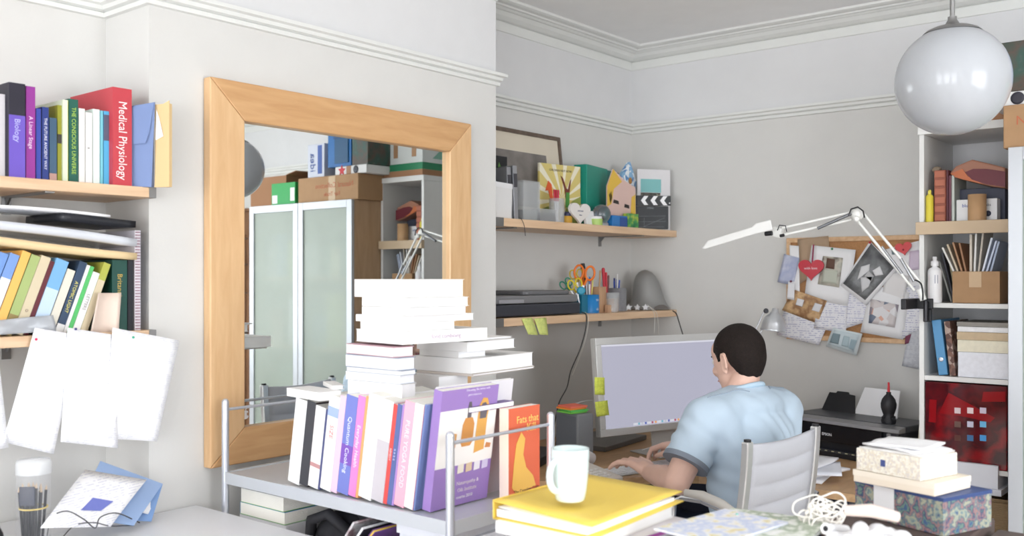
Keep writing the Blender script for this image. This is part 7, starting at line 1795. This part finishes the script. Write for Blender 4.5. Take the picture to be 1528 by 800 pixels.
# white bundle of string, plastic bag, rolls in front
G9 = None
rnd = random.Random(11)
o = thing('string_bundle', 'tangled bundle of white string at lower right beside the chair', 'string', at(1222, 770, 2.0))
m = MB()
c0 = at(1222, 762, 1.98)
for k in range(22):
    r0 = rnd.uniform(.010, .030); ax = rnd.uniform(0, PI); tl = rnd.uniform(-.6, .6); off = Vector((rnd.uniform(-.022, .024), rnd.uniform(-.014, .014), rnd.uniform(-.020, .016)))
    pts = []; wob = rnd.uniform(.1, .35)
    for i in range(26):
        t = 2*PI*i/26; p = Vector((r0*1.35*math.cos(t), r0*.5*math.sin(t+ax), r0*.7*math.sin(t)*(1+wob*math.sin(3*t))))
        p = Matrix.Rotation(tl, 3, 'Y') @ p; pts.append(c0+off+RT.x*0*p+Vector((RT.x*p.x+FW.x*p.y, RT.y*p.x+FW.y*p.y, p.z)))
    m.tube(pts, .0019, 6, closed=True)
m.build('strands', mat((240, 236, 228), .8), o)
o = MB().box((-.075, -.05, 0), (.075, .06, .105), M=T(at(1225, 0, 1.99).x, at(1225, 0, 1.99).y, ft+.0005) @ RZ(38)).build('storage_box', mat((150, 110, 110), .6), None, bevel=.004); tag(o, 'muted red box carrying the string bundle', 'box')
# plastic bag with white contents
o = thing('plastic_bag', 'white papers in a crumpled clear plastic bag before the marbled box', 'bag', at(1300, 790, 1.86))
ob = MB(); c = at(1300, 797, 1.85); rb2 = random.Random(5)
for k in range(26):
    dx = rb2.uniform(-.062, .062); dz = .032*(1-abs(dx)/.075)*rb2.uniform(-.2, 1.0); dy = rb2.uniform(-.025, .02)
    q = Vector((c.x+RT.x*dx+FW.x*dy, c.y+RT.y*dx+FW.y*dy, c.z-.02+dz))
    d_ = Vector((rb2.uniform(-1, 1), rb2.uniform(-1, 1), rb2.uniform(-.4, .6))).normalized()*rb2.uniform(.012, .026)
    ob.ball(q, 1, 16, 10, sc=(rb2.uniform(.018, .03), rb2.uniform(.008, .016), rb2.uniform(.014, .024)), M=Matrix.Rotation(rb2.uniform(0, 3), 4, d_))
ob.box((-.05, -.03, -.05), (.05, .03, -.01), M=T(c) @ Matrix.Rotation(YAW, 4, 'Z'))
b_ = ob.build('bag_body', mat((236, 236, 240), .25, bump=.8, bscale=40, coat=.6), o)
remesh(b_, .0035, 2)
MB().tube([at(1262, 762, 1.86), at(1300, 762, 1.83), at(1340, 772, 1.83)], [.010, .013, .010], 12).build('paper_roll', mat((232, 214, 206), .7), o)
o = MB().box((-.09, -.07, 0), (.09, .07, .09), M=T(c.x, c.y, ft+.0005) @ Matrix.Rotation(YAW, 4, 'Z')).build('storage_box', mat((214, 214, 218), .6), None, bevel=.004); tag(o, 'white box under the plastic bag at the bottom edge', 'box')
# rolled paper with dark hole
a = at(1232, 789, 1.88); b = at(1262, 792, 1.93)
o = thing('paper_roll', 'white paper roll with a dark hollow end at lower right', 'roll', a)
ax = (b-a).normalized()
MB().tube([a, b], .011, 20).build('roll', PAPER, o); MB().tube([a-ax*.0008, a], .0055, 16).build('hollow_end', BLACK, o)
z = ft+.0005
pb = at(1212, 0, 1.965); z = .8462
flat_item('book', 'book with a grey-green and red cover at the bottom edge, left of the paper roll', 'book', pb.x-.08, pb.x+.08, pb.y-.05, pb.y+.05, .028, 38, mottled([(150, 160, 160), (170, 110, 116), (120, 130, 134)], 8, .4, 'NOISE'), group='books at the bottom edge')
